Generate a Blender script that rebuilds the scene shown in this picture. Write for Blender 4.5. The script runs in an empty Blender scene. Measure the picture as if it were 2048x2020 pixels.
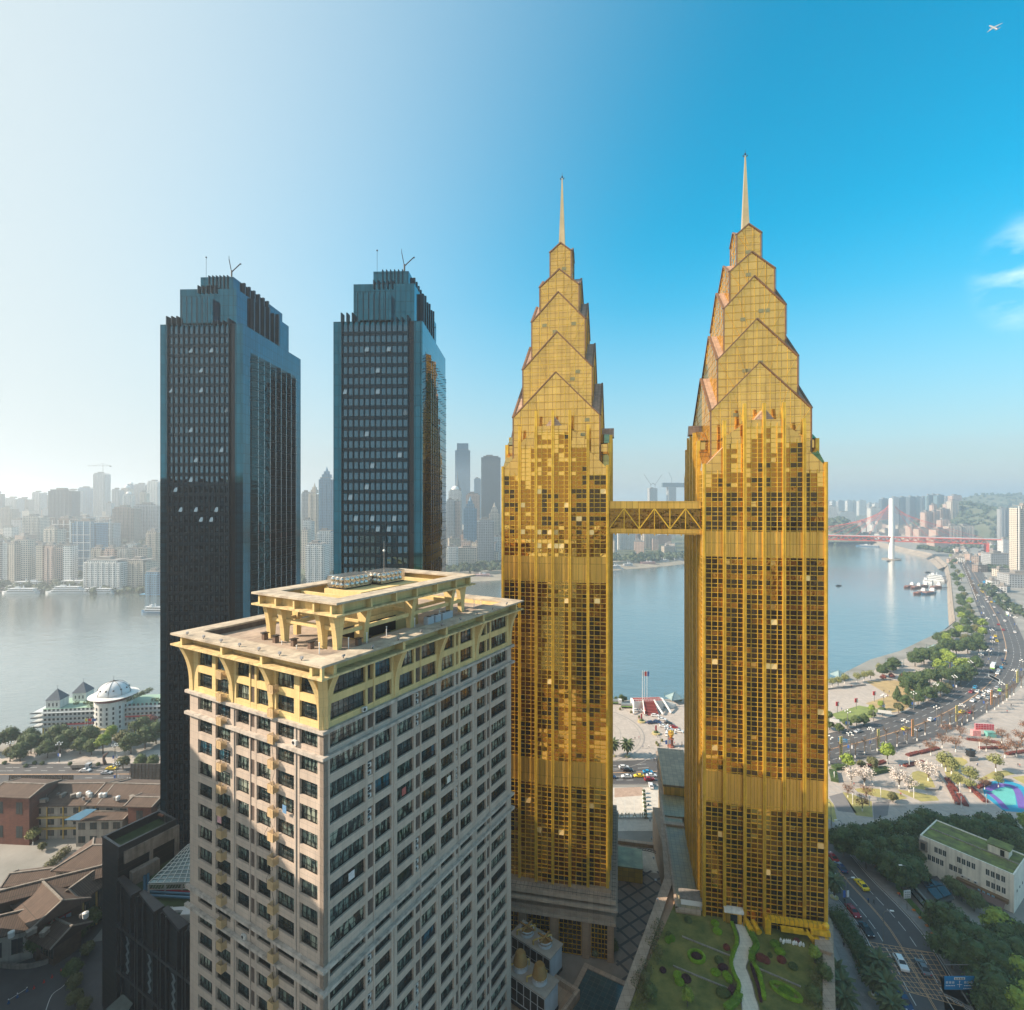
import bpy, math, random
from mathutils import Vector, Matrix, noise as mnoise
from mathutils.geometry import tessellate_polygon
R = math.radians
random.seed(7)
C = bpy.context.scene.collection
S = bpy.context.scene
H = 122.0            # height of the viewpoint over the street, metres
F = 1070.0; CX = 1024.0; HY = 1005.0

# ------------------------------------------------------------------ camera
cam_d = bpy.data.cameras.new('camera'); cam = bpy.data.objects.new('camera', cam_d); C.objects.link(cam)
cam.location = (0, 0, H); cam.rotation_euler = (R(90), 0, 0)
cam_d.sensor_width = 36.0; cam_d.lens = 36.0 * F / 2048.0
cam_d.shift_y = -5.0 / 2048.0
cam_d.clip_start = 1.0; cam_d.clip_end = 60000.0
S.camera = cam
# ------------------------------------------------------------------ sky and sun
SUN_EL = R(32.0)
sh = Vector((-0.99, -0.06)).normalized()
sdir = Vector((sh.x * math.cos(SUN_EL), sh.y * math.cos(SUN_EL), math.sin(SUN_EL)))
W = bpy.data.worlds.new('World'); S.world = W; W.use_nodes = True
wn = W.node_tree.nodes; wl = W.node_tree.links; wn.clear()
sky = wn.new('ShaderNodeTexSky'); sky.sky_type = 'NISHITA'; sky.sun_disc = False
sky.sun_elevation = SUN_EL; sky.sun_rotation = math.atan2(sh.x, sh.y)
sky.altitude = 250; sky.air_density = 1.3; sky.dust_density = 1.0; sky.ozone_density = 4.0
hs = wn.new('ShaderNodeHueSaturation'); hs.inputs['Hue'].default_value = 0.468
hs.inputs['Saturation'].default_value = 1.55
bg = wn.new('ShaderNodeBackground'); bg.inputs['Strength'].default_value = 0.12
wo = wn.new('ShaderNodeOutputWorld')
# thin wisps of cloud low on the right, as part of the sky itself
tc = wn.new('ShaderNodeTexCoord'); mp = wn.new('ShaderNodeMapping'); mp.inputs['Scale'].default_value = (1.6, 1.6, 4.2)
mp.inputs['Location'].default_value = (0.35, 0.1, 0.22)
nz = wn.new('ShaderNodeTexNoise'); nz.inputs['Scale'].default_value = 5.0; nz.inputs['Detail'].default_value = 9; nz.inputs['Roughness'].default_value = .58
cr = wn.new('ShaderNodeValToRGB'); cr.color_ramp.elements[0].position = .45; cr.color_ramp.elements[1].position = .68
mxc = wn.new('ShaderNodeMix'); mxc.data_type = 'RGBA'
mxc.inputs[7].default_value = (7.0, 7.3, 7.6, 1)
wl.new(tc.outputs['Generated'], mp.inputs[0]); wl.new(mp.outputs[0], nz.inputs['Vector']); wl.new(nz.outputs['Fac'], cr.inputs[0])
mulc = wn.new('ShaderNodeMath'); mulc.operation = 'MULTIPLY'; mulc.inputs[1].default_value = .5
cdir = Vector((1090, 1070, 470)).normalized(); vdot = wn.new('ShaderNodeVectorMath'); vdot.operation = 'DOT_PRODUCT'; vdot.inputs[1].default_value = cdir
wl.new(tc.outputs['Generated'], vdot.inputs[0]); cm = wn.new('ShaderNodeMapRange'); cm.interpolation_type = 'SMOOTHSTEP'; cm.inputs[1].default_value = .9955; cm.inputs[2].default_value = 1.0
wl.new(vdot.outputs['Value'], cm.inputs[0]); cm2 = wn.new('ShaderNodeMath'); cm2.operation = 'MULTIPLY'; wl.new(cm.outputs[0], cm2.inputs[0]); wl.new(cr.outputs[0], cm2.inputs[1])
wl.new(cm2.outputs[0], mulc.inputs[0]); wl.new(mulc.outputs[0], mxc.inputs[0])
wl.new(sky.outputs[0], hs.inputs['Color']); # the bright dusty veil of a hazy afternoon: towards the sun and towards the horizon
def wmix(fac, a, col):
    q = wn.new('ShaderNodeMix'); q.data_type = 'RGBA'; wl.new(fac, q.inputs[0]); wl.new(a, q.inputs[6]); q.inputs[7].default_value = (*col, 1); return q.outputs[2]
vs1 = wn.new('ShaderNodeVectorMath'); vs1.operation = 'DOT_PRODUCT'; vs1.inputs[1].default_value = (-.93, -.32, 0.10); wl.new(tc.outputs['Generated'], vs1.inputs[0])
r1 = wn.new('ShaderNodeMapRange'); r1.interpolation_type = 'SMOOTHSTEP'; r1.inputs[1].default_value = -.52; r1.inputs[2].default_value = .52; r1.inputs[4].default_value = .94; wl.new(vs1.outputs['Value'], r1.inputs[0])
sz = wn.new('ShaderNodeSeparateXYZ'); wl.new(tc.outputs['Generated'], sz.inputs[0]); r2 = wn.new('ShaderNodeMapRange'); r2.interpolation_type = 'SMOOTHSTEP'; r2.inputs[1].default_value = .45; r2.inputs[2].default_value = -.04; r2.inputs[3].default_value = 0; r2.inputs[4].default_value = .82; wl.new(sz.outputs[2], r2.inputs[0])
veil = wmix(r1.outputs[0], wmix(r2.outputs[0], hs.outputs[0], (2.05, 2.62, 3.05)), (3.2, 3.55, 3.62))
wl.new(veil, mxc.inputs[6]); wl.new(mxc.outputs[2], bg.inputs['Color']); wl.new(bg.outputs[0], wo.inputs[0])
sun_d = bpy.data.lights.new('sun', 'SUN'); sun_d.energy = 5.0; sun_d.angle = R(.5); sun_d.color = (1.0, .84, .66)
sun = bpy.data.objects.new('sun', sun_d); C.objects.link(sun); sun.location = (-200, -50, 300)
sun.rotation_euler = sdir.to_track_quat('Z', 'Y').to_euler()
S.view_settings.view_transform = 'Standard'; S.view_settings.look = 'None'
S.view_settings.exposure = 0.93; S.view_settings.gamma = 1.0
S.render.engine = 'CYCLES'
cy = S.cycles
cy.use_denoising = True; cy.max_bounces = 5; cy.diffuse_bounces = 2; cy.glossy_bounces = 3; cy.transmission_bounces = 3
cy.volume_bounces = 1; cy.transparent_max_bounces = 6; cy.caustics_reflective = False; cy.caustics_refractive = False

# ------------------------------------------------------------------ helpers
def P(px, py, z=0.0):                     # a point of the ground (height z) that a given direction of view meets
    Y = (H - z) * F / (py - HY); return Vector(((px - CX) / F * Y, Y, z))
def PD(px, Y, z=0.0): return Vector(((px - CX) / F * Y, Y, z))
def zat(py, Y): return H - (py - HY) * Y / F
ORD = ['first','second','third','fourth','fifth','sixth','seventh','eighth','ninth','tenth','eleventh','twelfth','thirteenth','fourteenth','fifteenth','sixteenth','seventeenth','eighteenth','nineteenth','twentieth','twenty-first','twenty-second','twenty-third','twenty-fourth','twenty-fifth','twenty-sixth','twenty-seventh','twenty-eighth','twenty-ninth','thirtieth','thirty-first','thirty-second','thirty-third','thirty-fourth','thirty-fifth','thirty-sixth','thirty-seventh','thirty-eighth','thirty-ninth','fortieth']
def ordw(i): return ORD[i] if i < len(ORD) else '%dth' % (i + 1)
def tag(o, label=None, cat=None, group=None, kind=None):
    if label: o['label'] = label
    if cat: o['category'] = cat
    if group: o['group'] = group
    if kind: o['kind'] = kind
    return o
def thing(name, label, cat, loc=(0, 0, 0), rz=0.0, group=None):
    o = bpy.data.objects.new(name, None); C.objects.link(o); o.location = loc; o.rotation_euler = (0, 0, rz)
    o.empty_display_size = .5
    return tag(o, label, cat, group)
KIDS = {}
class MB:
    def __init__(s, T=None): s.v = []; s.f = []; s.m = []; s.T = T
    def add(s, vs, fs, m=0):
        n = len(s.v); T = s.T
        if T is None: s.v += [tuple(p) for p in vs]
        else: s.v += [tuple(T @ Vector(p)) for p in vs]
        s.f += [[i + n for i in f] for f in fs]; s.m += [m] * len(fs); return s
    def box(s, x0, x1, y0, y1, z0, z1, m=0):
        return s.add([(x0,y0,z0),(x1,y0,z0),(x1,y1,z0),(x0,y1,z0),(x0,y0,z1),(x1,y0,z1),(x1,y1,z1),(x0,y1,z1)],
                     [(0,3,2,1),(4,5,6,7),(0,1,5,4),(1,2,6,5),(2,3,7,6),(3,0,4,7)], m)
    def cbox(s, c, d, rz=0.0, m=0, taper=1.0):
        hx, hy, hz = d[0]/2, d[1]/2, d[2]/2; co, si = math.cos(rz), math.sin(rz); vs = []
        for z, k in ((-hz, 1.0), (hz, taper)):
            for x, y in ((-hx,-hy),(hx,-hy),(hx,hy),(-hx,hy)):
                x *= k; y *= k; vs.append((c[0]+x*co-y*si, c[1]+x*si+y*co, c[2]+z))
        return s.add(vs, [(0,3,2,1),(4,5,6,7),(0,1,5,4),(1,2,6,5),(2,3,7,6),(3,0,4,7)], m)
    def quad(s, a, b, c, d, m=0): return s.add([a,b,c,d], [(0,1,2,3)], m)
    def tri(s, a, b, c, m=0): return s.add([a,b,c], [(0,1,2)], m)
    def poly(s, ps, m=0): return s.add(ps, [tuple(range(len(ps)))], m)
    def beam(s, p, q, w, h, m=0, up=(0,0,1)):
        p, q = Vector(p), Vector(q); d = (q-p)
        if d.length < 1e-6: return s
        d.normalize(); u = Vector(up)
        if abs(d.dot(u)) > .99: u = Vector((0,1,0))
        r = d.cross(u).normalized(); u = r.cross(d); a = r*(w/2); b = u*(h/2)
        return s.add([p-a-b,p+a-b,p+a+b,p-a+b,q-a-b,q+a-b,q+a+b,q-a+b],
                     [(0,1,2,3),(7,6,5,4),(0,4,5,1),(1,5,6,2),(2,6,7,3),(3,7,4,0)], m)
    def tube(s, p, q, r0, r1=None, n=8, m=0, caps=True):
        if r1 is None: r1 = r0
        p, q = Vector(p), Vector(q); d = (q-p).normalized(); u = Vector((0,0,1)) if abs(d.z) < .95 else Vector((1,0,0))
        a = d.cross(u).normalized(); b = d.cross(a); vs = []
        for c, r in ((p, r0), (q, r1)):
            for i in range(n):
                t = 2*math.pi*i/n; vs.append(c + a*(r*math.cos(t)) + b*(r*math.sin(t)))
        fs = [(i, n+i, n+(i+1)%n, (i+1)%n) for i in range(n)]
        if caps: fs += [tuple(range(n)), tuple(range(2*n-1, n-1, -1))]
        return s.add(vs, fs, m)
    def path(s, pts, r, n=6, m=0):
        for a, b in zip(pts, pts[1:]): s.tube(a, b, r, r, n, m)
        return s
    def lathe(s, c, prof, n=12, m=0, sx=1.0, sy=1.0):
        vs = []; fs = []
        for r, z in prof:
            for i in range(n):
                t = 2*math.pi*i/n; vs.append((c[0]+r*sx*math.cos(t), c[1]+r*sy*math.sin(t), c[2]+z))
        for k in range(len(prof)-1):
            for i in range(n): fs.append((k*n+i, k*n+(i+1)%n, (k+1)*n+(i+1)%n, (k+1)*n+i))
        fs.append(tuple(range(n-1, -1, -1))); k = len(prof)-1; fs.append(tuple(k*n+i for i in range(n)))
        return s.add(vs, fs, m)
    def prism(s, pts, z0, z1, m=0, mtop=None):
        n = len(pts); A = sum(pts[i][0]*pts[(i+1)%n][1]-pts[(i+1)%n][0]*pts[i][1] for i in range(n))
        if A < 0: pts = list(pts)[::-1]
        vs = [(p[0],p[1],z0) for p in pts] + [(p[0],p[1],z1) for p in pts]
        s.add(vs, [(i,(i+1)%n,n+(i+1)%n,n+i) for i in range(n)], m)
        tr = tessellate_polygon([[Vector((p[0],p[1],0)) for p in pts]])
        fs = []
        for t in tr:
            a, b, c = (Vector(pts[i][:2]) for i in t)
            fs.append(t if (b-a).cross(c-a) > 0 else t[::-1])
        s.add([(p[0],p[1],z1) for p in pts], fs, m if mtop is None else mtop)
        s.add([(p[0],p[1],z0) for p in pts], [f[::-1] for f in fs], m)
        return s
    def ball(s, c, r, m=0, n=8, k=5, sz=1.0):
        return s.lathe(c, [(max(.001, r*math.sin(math.pi*i/k)), -r*sz*math.cos(math.pi*i/k)) for i in range(k+1)], n, m)
    def build(s, name, mats, parent=None, loc=None, rz=None, smooth=False):
        me = bpy.data.meshes.new(name); me.from_pydata(s.v, [], s.f)
        if not isinstance(mats, (list, tuple)): mats = [mats]
        for m in mats: me.materials.append(m)
        if len(mats) > 1: me.polygons.foreach_set('material_index', s.m)
        if smooth: me.polygons.foreach_set('use_smooth', [True]*len(s.f))
        me.update()
        o = bpy.data.objects.new(name, me); C.objects.link(o)
        if parent is not None: o.parent = parent; KIDS.setdefault(parent.name, []).append(o)
        if loc is not None: o.location = loc
        if rz is not None: o.rotation_euler = (0, 0, rz)
        return o
def inst(o, name, parent, loc=(0,0,0), rz=0.0, sc=None):     # a further object with the same mesh
    c = bpy.data.objects.new(name, o.data if hasattr(o, 'data') else o); C.objects.link(c); c.parent = parent
    if parent is not None: KIDS.setdefault(parent.name, []).append(c)
    c.location = loc; c.rotation_euler = (0, 0, rz)
    if sc: c.scale = sc
    return c
def copy_tree(o, parent=None):
    c = o.copy(); C.objects.link(c)
    if parent is not None: c.parent = parent; KIDS.setdefault(parent.name, []).append(c)
    for ch in list(KIDS.get(o.name, [])): copy_tree(ch, c)
    return c
USED = set()
def place(proto, loc, rz=0.0, label=None, cat=None, group=None, sc=None):   # first use moves the thing itself, later ones copy it
    if proto.name not in USED: USED.add(proto.name); o = proto
    else:
        o = copy_tree(proto)
    o.location = loc; o.rotation_euler = (0, 0, rz)
    if sc: o.scale = sc if isinstance(sc, (tuple, list)) else (sc, sc, sc)
    if 'group' in o and not group: del o['group']
    return tag(o, label, cat, group)

# ------------------------------------------------------------------ materials
MC = {}
def mat(name, col, rough=.7, metal=0.0, vary=.12, vs=.35, bump=0.0, bs=None, col2=None, spec=None, emit=None, geo=False, dirt=0.0):
    if name in MC: return MC[name]
    m = bpy.data.materials.new(name); MC[name] = m; m.use_nodes = True; nt = m.node_tree; b = nt.nodes['Principled BSDF']
    b.inputs['Base Color'].default_value = (*col, 1); b.inputs['Roughness'].default_value = rough; b.inputs['Metallic'].default_value = metal
    if spec is not None: b.inputs['Specular IOR Level'].default_value = spec
    m.diffuse_color = (*col, 1)
    if vary or bump or col2:
        tcn = nt.nodes.new('ShaderNodeTexCoord')
        src = tcn.outputs['Object']
        if geo: g = nt.nodes.new('ShaderNodeNewGeometry'); src = g.outputs['Position']
        n = nt.nodes.new('ShaderNodeTexNoise'); n.inputs['Scale'].default_value = vs; n.inputs['Detail'].default_value = 6; n.inputs['Roughness'].default_value = .65
        nt.links.new(src, n.inputs['Vector'])
        r = nt.nodes.new('ShaderNodeValToRGB'); r.color_ramp.elements[0].position = .3; r.color_ramp.elements[1].position = .7
        a = col2 or tuple(c*(1-vary) for c in col); c2 = tuple(min(1, c*(1+vary*.6)) for c in col)
        r.color_ramp.elements[0].color = (*a, 1); r.color_ramp.elements[1].color = (*c2, 1)
        nt.links.new(n.outputs['Fac'], r.inputs[0]); out = r.outputs[0]
        if dirt:                      # vertical streaks of grime
            mpn = nt.nodes.new('ShaderNodeMapping'); mpn.inputs['Scale'].default_value = (1.2, 1.2, .06); nt.links.new(src, mpn.inputs[0])
            n3 = nt.nodes.new('ShaderNodeTexNoise'); n3.inputs['Scale'].default_value = 1.0; n3.inputs['Detail'].default_value = 5; nt.links.new(mpn.outputs[0], n3.inputs['Vector'])
            mr = nt.nodes.new('ShaderNodeMapRange'); mr.inputs[1].default_value = .45; mr.inputs[2].default_value = .75; mr.inputs[3].default_value = 1.0; mr.inputs[4].default_value = 1-dirt
            nt.links.new(n3.outputs['Fac'], mr.inputs[0]); mm = nt.nodes.new('ShaderNodeMix'); mm.data_type = 'RGBA'; mm.blend_type = 'MULTIPLY'; mm.inputs[0].default_value = 1
            nt.links.new(out, mm.inputs[6]); nt.links.new(mr.outputs[0], mm.inputs[7]); out = mm.outputs[2]
        nt.links.new(out, b.inputs['Base Color'])
        if bump:
            n2 = nt.nodes.new('ShaderNodeTexNoise'); n2.inputs['Scale'].default_value = bs or vs*6; n2.inputs['Detail'].default_value = 4
            nt.links.new(src, n2.inputs['Vector'])
            bm_ = nt.nodes.new('ShaderNodeBump'); bm_.inputs['Strength'].default_value = bump; bm_.inputs['Distance'].default_value = .2
            nt.links.new(n2.outputs['Fac'], bm_.inputs['Height']); nt.links.new(bm_.outputs[0], b.inputs['Normal'])
    if emit: b.inputs['Emission Color'].default_value = (*emit, 1); b.inputs['Emission Strength'].default_value = 1
    return m
def grid_mat(name, base, line, uw, vw, lw=.08, rough=.3, metal=0.0, vary=.25, offset=0.0, lrough=None, wavy=0.0, horiz=False, base2=None, win=None):
    """panels with joints: u runs along the wall (or x on flat surfaces), v is height (or y). win=(u0,u1,v0,v1) window rectangle in each cell"""
    if name in MC: return MC[name]
    m = bpy.data.materials.new(name); MC[name] = m; m.use_nodes = True; nt = m.node_tree; N = nt.nodes; L = nt.links; b = N['Principled BSDF']
    b.inputs['Roughness'].default_value = rough; b.inputs['Metallic'].default_value = metal
    tcn = N.new('ShaderNodeTexCoord'); sp = N.new('ShaderNodeSeparateXYZ'); L.new(tcn.outputs['Object'], sp.inputs[0])
    def M(op, a, bb=None, c=None):
        n = N.new('ShaderNodeMath'); n.operation = op
        for i, x in enumerate((a, bb, c)):
            if x is None: continue
            if isinstance(x, (int, float)): n.inputs[i].default_value = x
            else: L.new(x, n.inputs[i])
        return n.outputs[0]
    if horiz: u, v = sp.outputs[0], sp.outputs[1]
    else:
        g = N.new('ShaderNodeNewGeometry'); vt = N.new('ShaderNodeVectorTransform'); vt.vector_type = 'NORMAL'; vt.convert_from = 'WORLD'; vt.convert_to = 'OBJECT'
        L.new(g.outputs['True Normal'], vt.inputs[0]); ns = N.new('ShaderNodeSeparateXYZ'); L.new(vt.outputs[0], ns.inputs[0])
        usey = M('GREATER_THAN', M('ABSOLUTE', ns.outputs[0]), M('ABSOLUTE', ns.outputs[1]))
        mx = N.new('ShaderNodeMix'); L.new(usey, mx.inputs[0]); L.new(sp.outputs[0], mx.inputs[2]); L.new(sp.outputs[1], mx.inputs[3]); u = mx.outputs[0]; v = sp.outputs[2]
    uu = M('DIVIDE', u, uw); vv = M('DIVIDE', v, vw)
    if offset: uu = M('ADD', uu, M('MULTIPLY', M('FLOOR', vv), offset))
    fu = M('FRACT', uu); fv = M('FRACT', vv)
    cb = N.new('ShaderNodeCombineXYZ'); L.new(M('FLOOR', uu), cb.inputs[0]); L.new(M('FLOOR', vv), cb.inputs[1])
    wn_ = N.new('ShaderNodeTexWhiteNoise'); L.new(cb.outputs[0], wn_.inputs['Vector'])
    if win:
        inw = M('MULTIPLY', M('MULTIPLY', M('GREATER_THAN', fu, win[0]), M('LESS_THAN', fu, win[1])), M('MULTIPLY', M('GREATER_THAN', fv, win[2]), M('LESS_THAN', fv, win[3])))
        if not horiz:
            inw = M('MULTIPLY', inw, M('LESS_THAN', M('ABSOLUTE', ns.outputs[2]), .5))
        lineM = inw
    else:
        lineM = M('MAXIMUM', M('LESS_THAN', fu, lw/uw), M('LESS_THAN', fv, lw/vw))
    rmp = N.new('ShaderNodeMix'); rmp.data_type = 'RGBA'; L.new(wn_.outputs['Value'], rmp.inputs[0])
    tgt = line if win else base
    t2 = base2 if base2 else tuple(c*(1-vary) for c in tgt)
    rmp.inputs[6].default_value = (*tgt, 1); rmp.inputs[7].default_value = (*t2, 1)
    n2 = N.new('ShaderNodeTexNoise'); n2.inputs['Scale'].default_value = .5; n2.inputs['Detail'].default_value = 6; n2.inputs['Roughness'].default_value = .65; mps = N.new('ShaderNodeMapping'); mps.inputs['Scale'].default_value = (1, 1, 1 if horiz else .14); L.new(tcn.outputs['Object'], mps.inputs[0]); L.new(mps.outputs[0], n2.inputs['Vector'])
    mr = N.new('ShaderNodeMapRange'); mr.inputs[1].default_value = .3; mr.inputs[2].default_value = .7; mr.inputs[3].default_value = .80; mr.inputs[4].default_value = 1.08; L.new(n2.outputs['Fac'], mr.inputs[0])
    fin = N.new('ShaderNodeMix'); fin.data_type = 'RGBA'; L.new(lineM, fin.inputs[0])
    if win: fin.inputs[6].default_value = (*base, 1); L.new(rmp.outputs[2], fin.inputs[7])
    else: L.new(rmp.outputs[2], fin.inputs[6]); fin.inputs[7].default_value = (*line, 1)
    mm = N.new('ShaderNodeMix'); mm.data_type = 'RGBA'; mm.blend_type = 'MULTIPLY'; mm.inputs[0].default_value = 1; L.new(fin.outputs[2], mm.inputs[6]); L.new(mr.outputs[0], mm.inputs[7])
    L.new(mm.outputs[2], b.inputs['Base Color'])
    if lrough is not None:
        rr = N.new('ShaderNodeMix'); L.new(lineM, rr.inputs[0]); rr.inputs[2].default_value = rough; rr.inputs[3].default_value = lrough; L.new(rr.outputs[0], b.inputs['Roughness'])
    if wavy:
        n3 = N.new('ShaderNodeTexNoise'); n3.inputs['Scale'].default_value = .7; n3.inputs['Detail'].default_value = 2
        vadd = N.new('ShaderNodeVectorMath'); vadd.operation = 'MULTIPLY_ADD'; L.new(cb.outputs[0], vadd.inputs[0]); vadd.inputs[1].default_value = (3.7, 5.1, 2.3); L.new(tcn.outputs['Object'], vadd.inputs[2])
        L.new(vadd.outputs[0], n3.inputs['Vector'])
        bn = N.new('ShaderNodeBump'); bn.inputs['Strength'].default_value = wavy; bn.inputs['Distance'].default_value = .1; L.new(n3.outputs['Fac'], bn.inputs['Height']); L.new(bn.outputs[0], b.inputs['Normal'])
    return m
def wavy_glass(name, col, rough=.03, metal=1.0, k=.05, sc=.9, spec=None):
    if name in MC: return MC[name]
    m = mat(name, col, rough, metal, vary=.0); nt = m.node_tree; b = nt.nodes['Principled BSDF']
    tcn = nt.nodes.new('ShaderNodeTexCoord'); n = nt.nodes.new('ShaderNodeTexNoise'); n.inputs['Scale'].default_value = sc; n.inputs['Detail'].default_value = 2
    nt.links.new(tcn.outputs['Object'], n.inputs['Vector']); bn = nt.nodes.new('ShaderNodeBump'); bn.inputs['Strength'].default_value = k; bn.inputs['Distance'].default_value = .3
    nt.links.new(n.outputs['Fac'], bn.inputs['Height']); nt.links.new(bn.outputs[0], b.inputs['Normal']); return m
def struct(mb, name, mats): return tag(mb.build(name, mats), kind='structure')
def ribbon(pts, widths, z, m=0, mb=None, side=None):
    """flat strip along ground points; widths one value or list; side=(lo,hi) offsets as fractions of half width"""
    mb = mb or MB(); n = len(pts); L = []; Rr = []
    for i in range(n):
        a = Vector(pts[max(0,i-1)][:2]); b = Vector(pts[min(n-1,i+1)][:2]); d = (b-a).normalized(); nn = Vector((-d.y, d.x)); c = Vector(pts[i][:2])
        w = widths[i] if isinstance(widths, (list, tuple)) else widths
        if side is None: lo, hi = -w/2, w/2
        else: lo, hi = side(w)
        L.append(c + nn*hi); Rr.append(c + nn*lo)
    for i in range(n-1):
        mb.quad((*Rr[i], z), (*Rr[i+1], z), (*L[i+1], z), (*L[i], z), m)
    return mb
def smooth_pts(pts, k=4):
    out = []
    n = len(pts); V = [Vector(p[:2]) for p in pts]
    for i in range(n-1):
        p0, p1, p2, p3 = V[max(0,i-1)], V[i], V[i+1], V[min(n-1,i+2)]
        for j in range(k):
            t = j/k; out.append(0.5*((2*p1)+(p2-p0)*t+(2*p0-5*p1+4*p2-p3)*t*t+(3*p1-p0-3*p2+p3)*t**3))
    out.append(V[-1]); return out
# ------------------------------------------------------------------ setting: river, banks, terrain
ZW = -10.0
def water_mat():
    m = bpy.data.materials.new('river_water'); m.use_nodes = True; nt = m.node_tree; b = nt.nodes['Principled BSDF']
    b.inputs['Base Color'].default_value = (.055, .105, .105, 1); b.inputs['Roughness'].default_value = .2; b.inputs['IOR'].default_value = 1.7
    g = nt.nodes.new('ShaderNodeNewGeometry'); mp = nt.nodes.new('ShaderNodeMapping'); mp.inputs['Scale'].default_value = (1, 1.6, 1)
    nt.links.new(g.outputs['Position'], mp.inputs[0])
    last = None
    for sc, st in ((.35, .30), (.06, .45)):
        n = nt.nodes.new('ShaderNodeTexNoise'); n.inputs['Scale'].default_value = sc; n.inputs['Detail'].default_value = 5; n.inputs['Roughness'].default_value = .6
        nt.links.new(mp.outputs[0], n.inputs['Vector']); bn = nt.nodes.new('ShaderNodeBump'); bn.inputs['Strength'].default_value = st; bn.inputs['Distance'].default_value = .35 if sc > .1 else .8
        nt.links.new(n.outputs['Fac'], bn.inputs['Height'])
        if last: nt.links.new(last, bn.inputs['Normal'])
        last = bn.outputs[0]
    nt.links.new(last, b.inputs['Normal']); nt.links.new(last, b.inputs['Coat Normal']); b.inputs['Coat Weight'].default_value = 1; b.inputs['Coat IOR'].default_value = 1.75; b.inputs['Coat Roughness'].default_value = .1
    n = nt.nodes.new('ShaderNodeTexNoise'); n.inputs['Scale'].default_value = .006; n.inputs['Detail'].default_value = 4; nt.links.new(g.outputs['Position'], n.inputs['Vector'])
    r = nt.nodes.new('ShaderNodeValToRGB'); r.color_ramp.elements[0].position = .35; r.color_ramp.elements[0].color = (.10,.125,.11,1); r.color_ramp.elements[1].position = .7; r.color_ramp.elements[1].color = (.15,.165,.145,1)
    nt.links.new(n.outputs['Fac'], r.inputs[0]); nt.links.new(r.outputs[0], b.inputs['Base Color'])
    return m
struct(MB().quad((-9000,-600,ZW),(9000,-600,ZW),(9000,9000,ZW),(-9000,9000,ZW)), 'river_water', water_mat())

M_pave = grid_mat('plaza_paving', (.47,.41,.36), (.36,.32,.285), 3.2, 3.2, lw=.12, rough=.85, vary=.10, horiz=True)
M_asph = mat('asphalt', (.088,.086,.088), .9, vary=.25, vs=.12, geo=True, bump=.1, bs=6)
M_kerb = mat('kerb_stone', (.30,.28,.26), .85, vary=.15)
M_quay = mat('quay_stone', (.34,.29,.24), .9, vary=.3, vs=.08, geo=True, dirt=.25)
M_line = mat('road_paint', (.62,.62,.60), .7, vary=.2, vs=1.5)
M_oline = mat('orange_road_paint', (.50,.30,.16), .7, vary=.2, vs=1.5)
M_soil = mat('bank_soil', (.20,.17,.12), .95, vary=.35, vs=.02, geo=True, col2=(.08,.09,.05))

# near bank: the edge of the water seen from the viewpoint, left to right
near = [(-1500,1486),(-300,1480),(100,1478),(420,1470),(900,1440),(1150,1408),(1222,1401),(1378,1397),(1500,1378),(1655,1362),(1740,1345),(1800,1326),(1850,1300),(1890,1280),(1911,1262),(1908,1240),(1904,1199),(1901,1161),(1895,1140),(1877,1123),(1862,1115),(1819,1106),(1788,1098),(1745,1087),(1703,1083),(1655,1079),(1560,1074)]
near_xy = [P(a, b, 0 if b > 1355 else ZW) for a, b in near]
near_xy = [(p.x, p.y) for p in near_xy]
land = near_xy + [(2200, 4200), (7000, 4200), (7000, -600), (-7000, -600), (-7000, near_xy[0][1])]
g = MB().prism(land, ZW-2, 0, 1, 0); struct(g, 'ground', [mat('ground_concrete', (.30,.285,.265), .9, vary=.3, vs=.03, geo=True, col2=(.17,.17,.15)), M_quay])
# sloping stone embankment along the right shore
emb = MB()
pts = [Vector(p) for p in near_xy[13:26]]
for a, b in zip(pts, pts[1:]):
    d = (b-a).normalized(); n = Vector((-d.y, d.x))
    wf = .35 if a.y < 1000 else 1.0
    for k, (o0, o1, z0, z1) in enumerate(((14*wf, 7*wf, ZW, -5.0), (7*wf, 4*wf, -5.0, -4.8), (4*wf, 0.05, -4.8, .5))):
        emb.quad((*(a+n*o0), z0), (*(a+n*o1), z1), (*(b+n*o1), z1), (*(b+n*o0), z0), 0)
struct(emb, 'embankment', M_quay)

# far bank: terrain rising from the water
far = [(-2600,1200),(-600,1192),(0,1184),(315,1179),(620,1172),(900,1163),(1000,1160),(1220,1141),(1364,1128),(1440,1114),(1520,1098),(1600,1086),(1640,1081)]
fxy = [P(a, b, ZW) for a, b in far]; fxy = [Vector((p.x, p.y)) for p in fxy]
def bank_d(x, y):           # distance behind the far shore (negative: water)
    p = Vector((x, y)); best = 1e9; sg = 1
    for a, b in zip(fxy, fxy[1:]):
        ab = b-a; t = max(0, min(1, (p-a).dot(ab)/ab.length_squared)); q = a+ab*t; d = (p-q).length
        if d < best: best = d; sg = 1 if ab.cross(p-a) > 0 else -1
    return best*sg
def th(x, y):
    d = bank_d(x, y)
    if d < 0: return ZW - 3
    px = CX + F*x/max(y, 1)
    left = max(0.0, min(1.0, (420-px)/300.0))
    top = 34 + 52*left + 10*math.sin(px*.004)
    base = ZW + min(12, d*.16)
    if d > 90: base += (top-4)*(1-math.exp(-(d-90)/420.0))
    n = mnoise.fractal(Vector((x*.0025, y*.0025, 3.1)), 1.0, 2.0, 4)
    return base + n*min(1, d/250.0)*9
tm = MB(); NX, NY = 150, 64
idx = {}
vs_ = []
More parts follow.
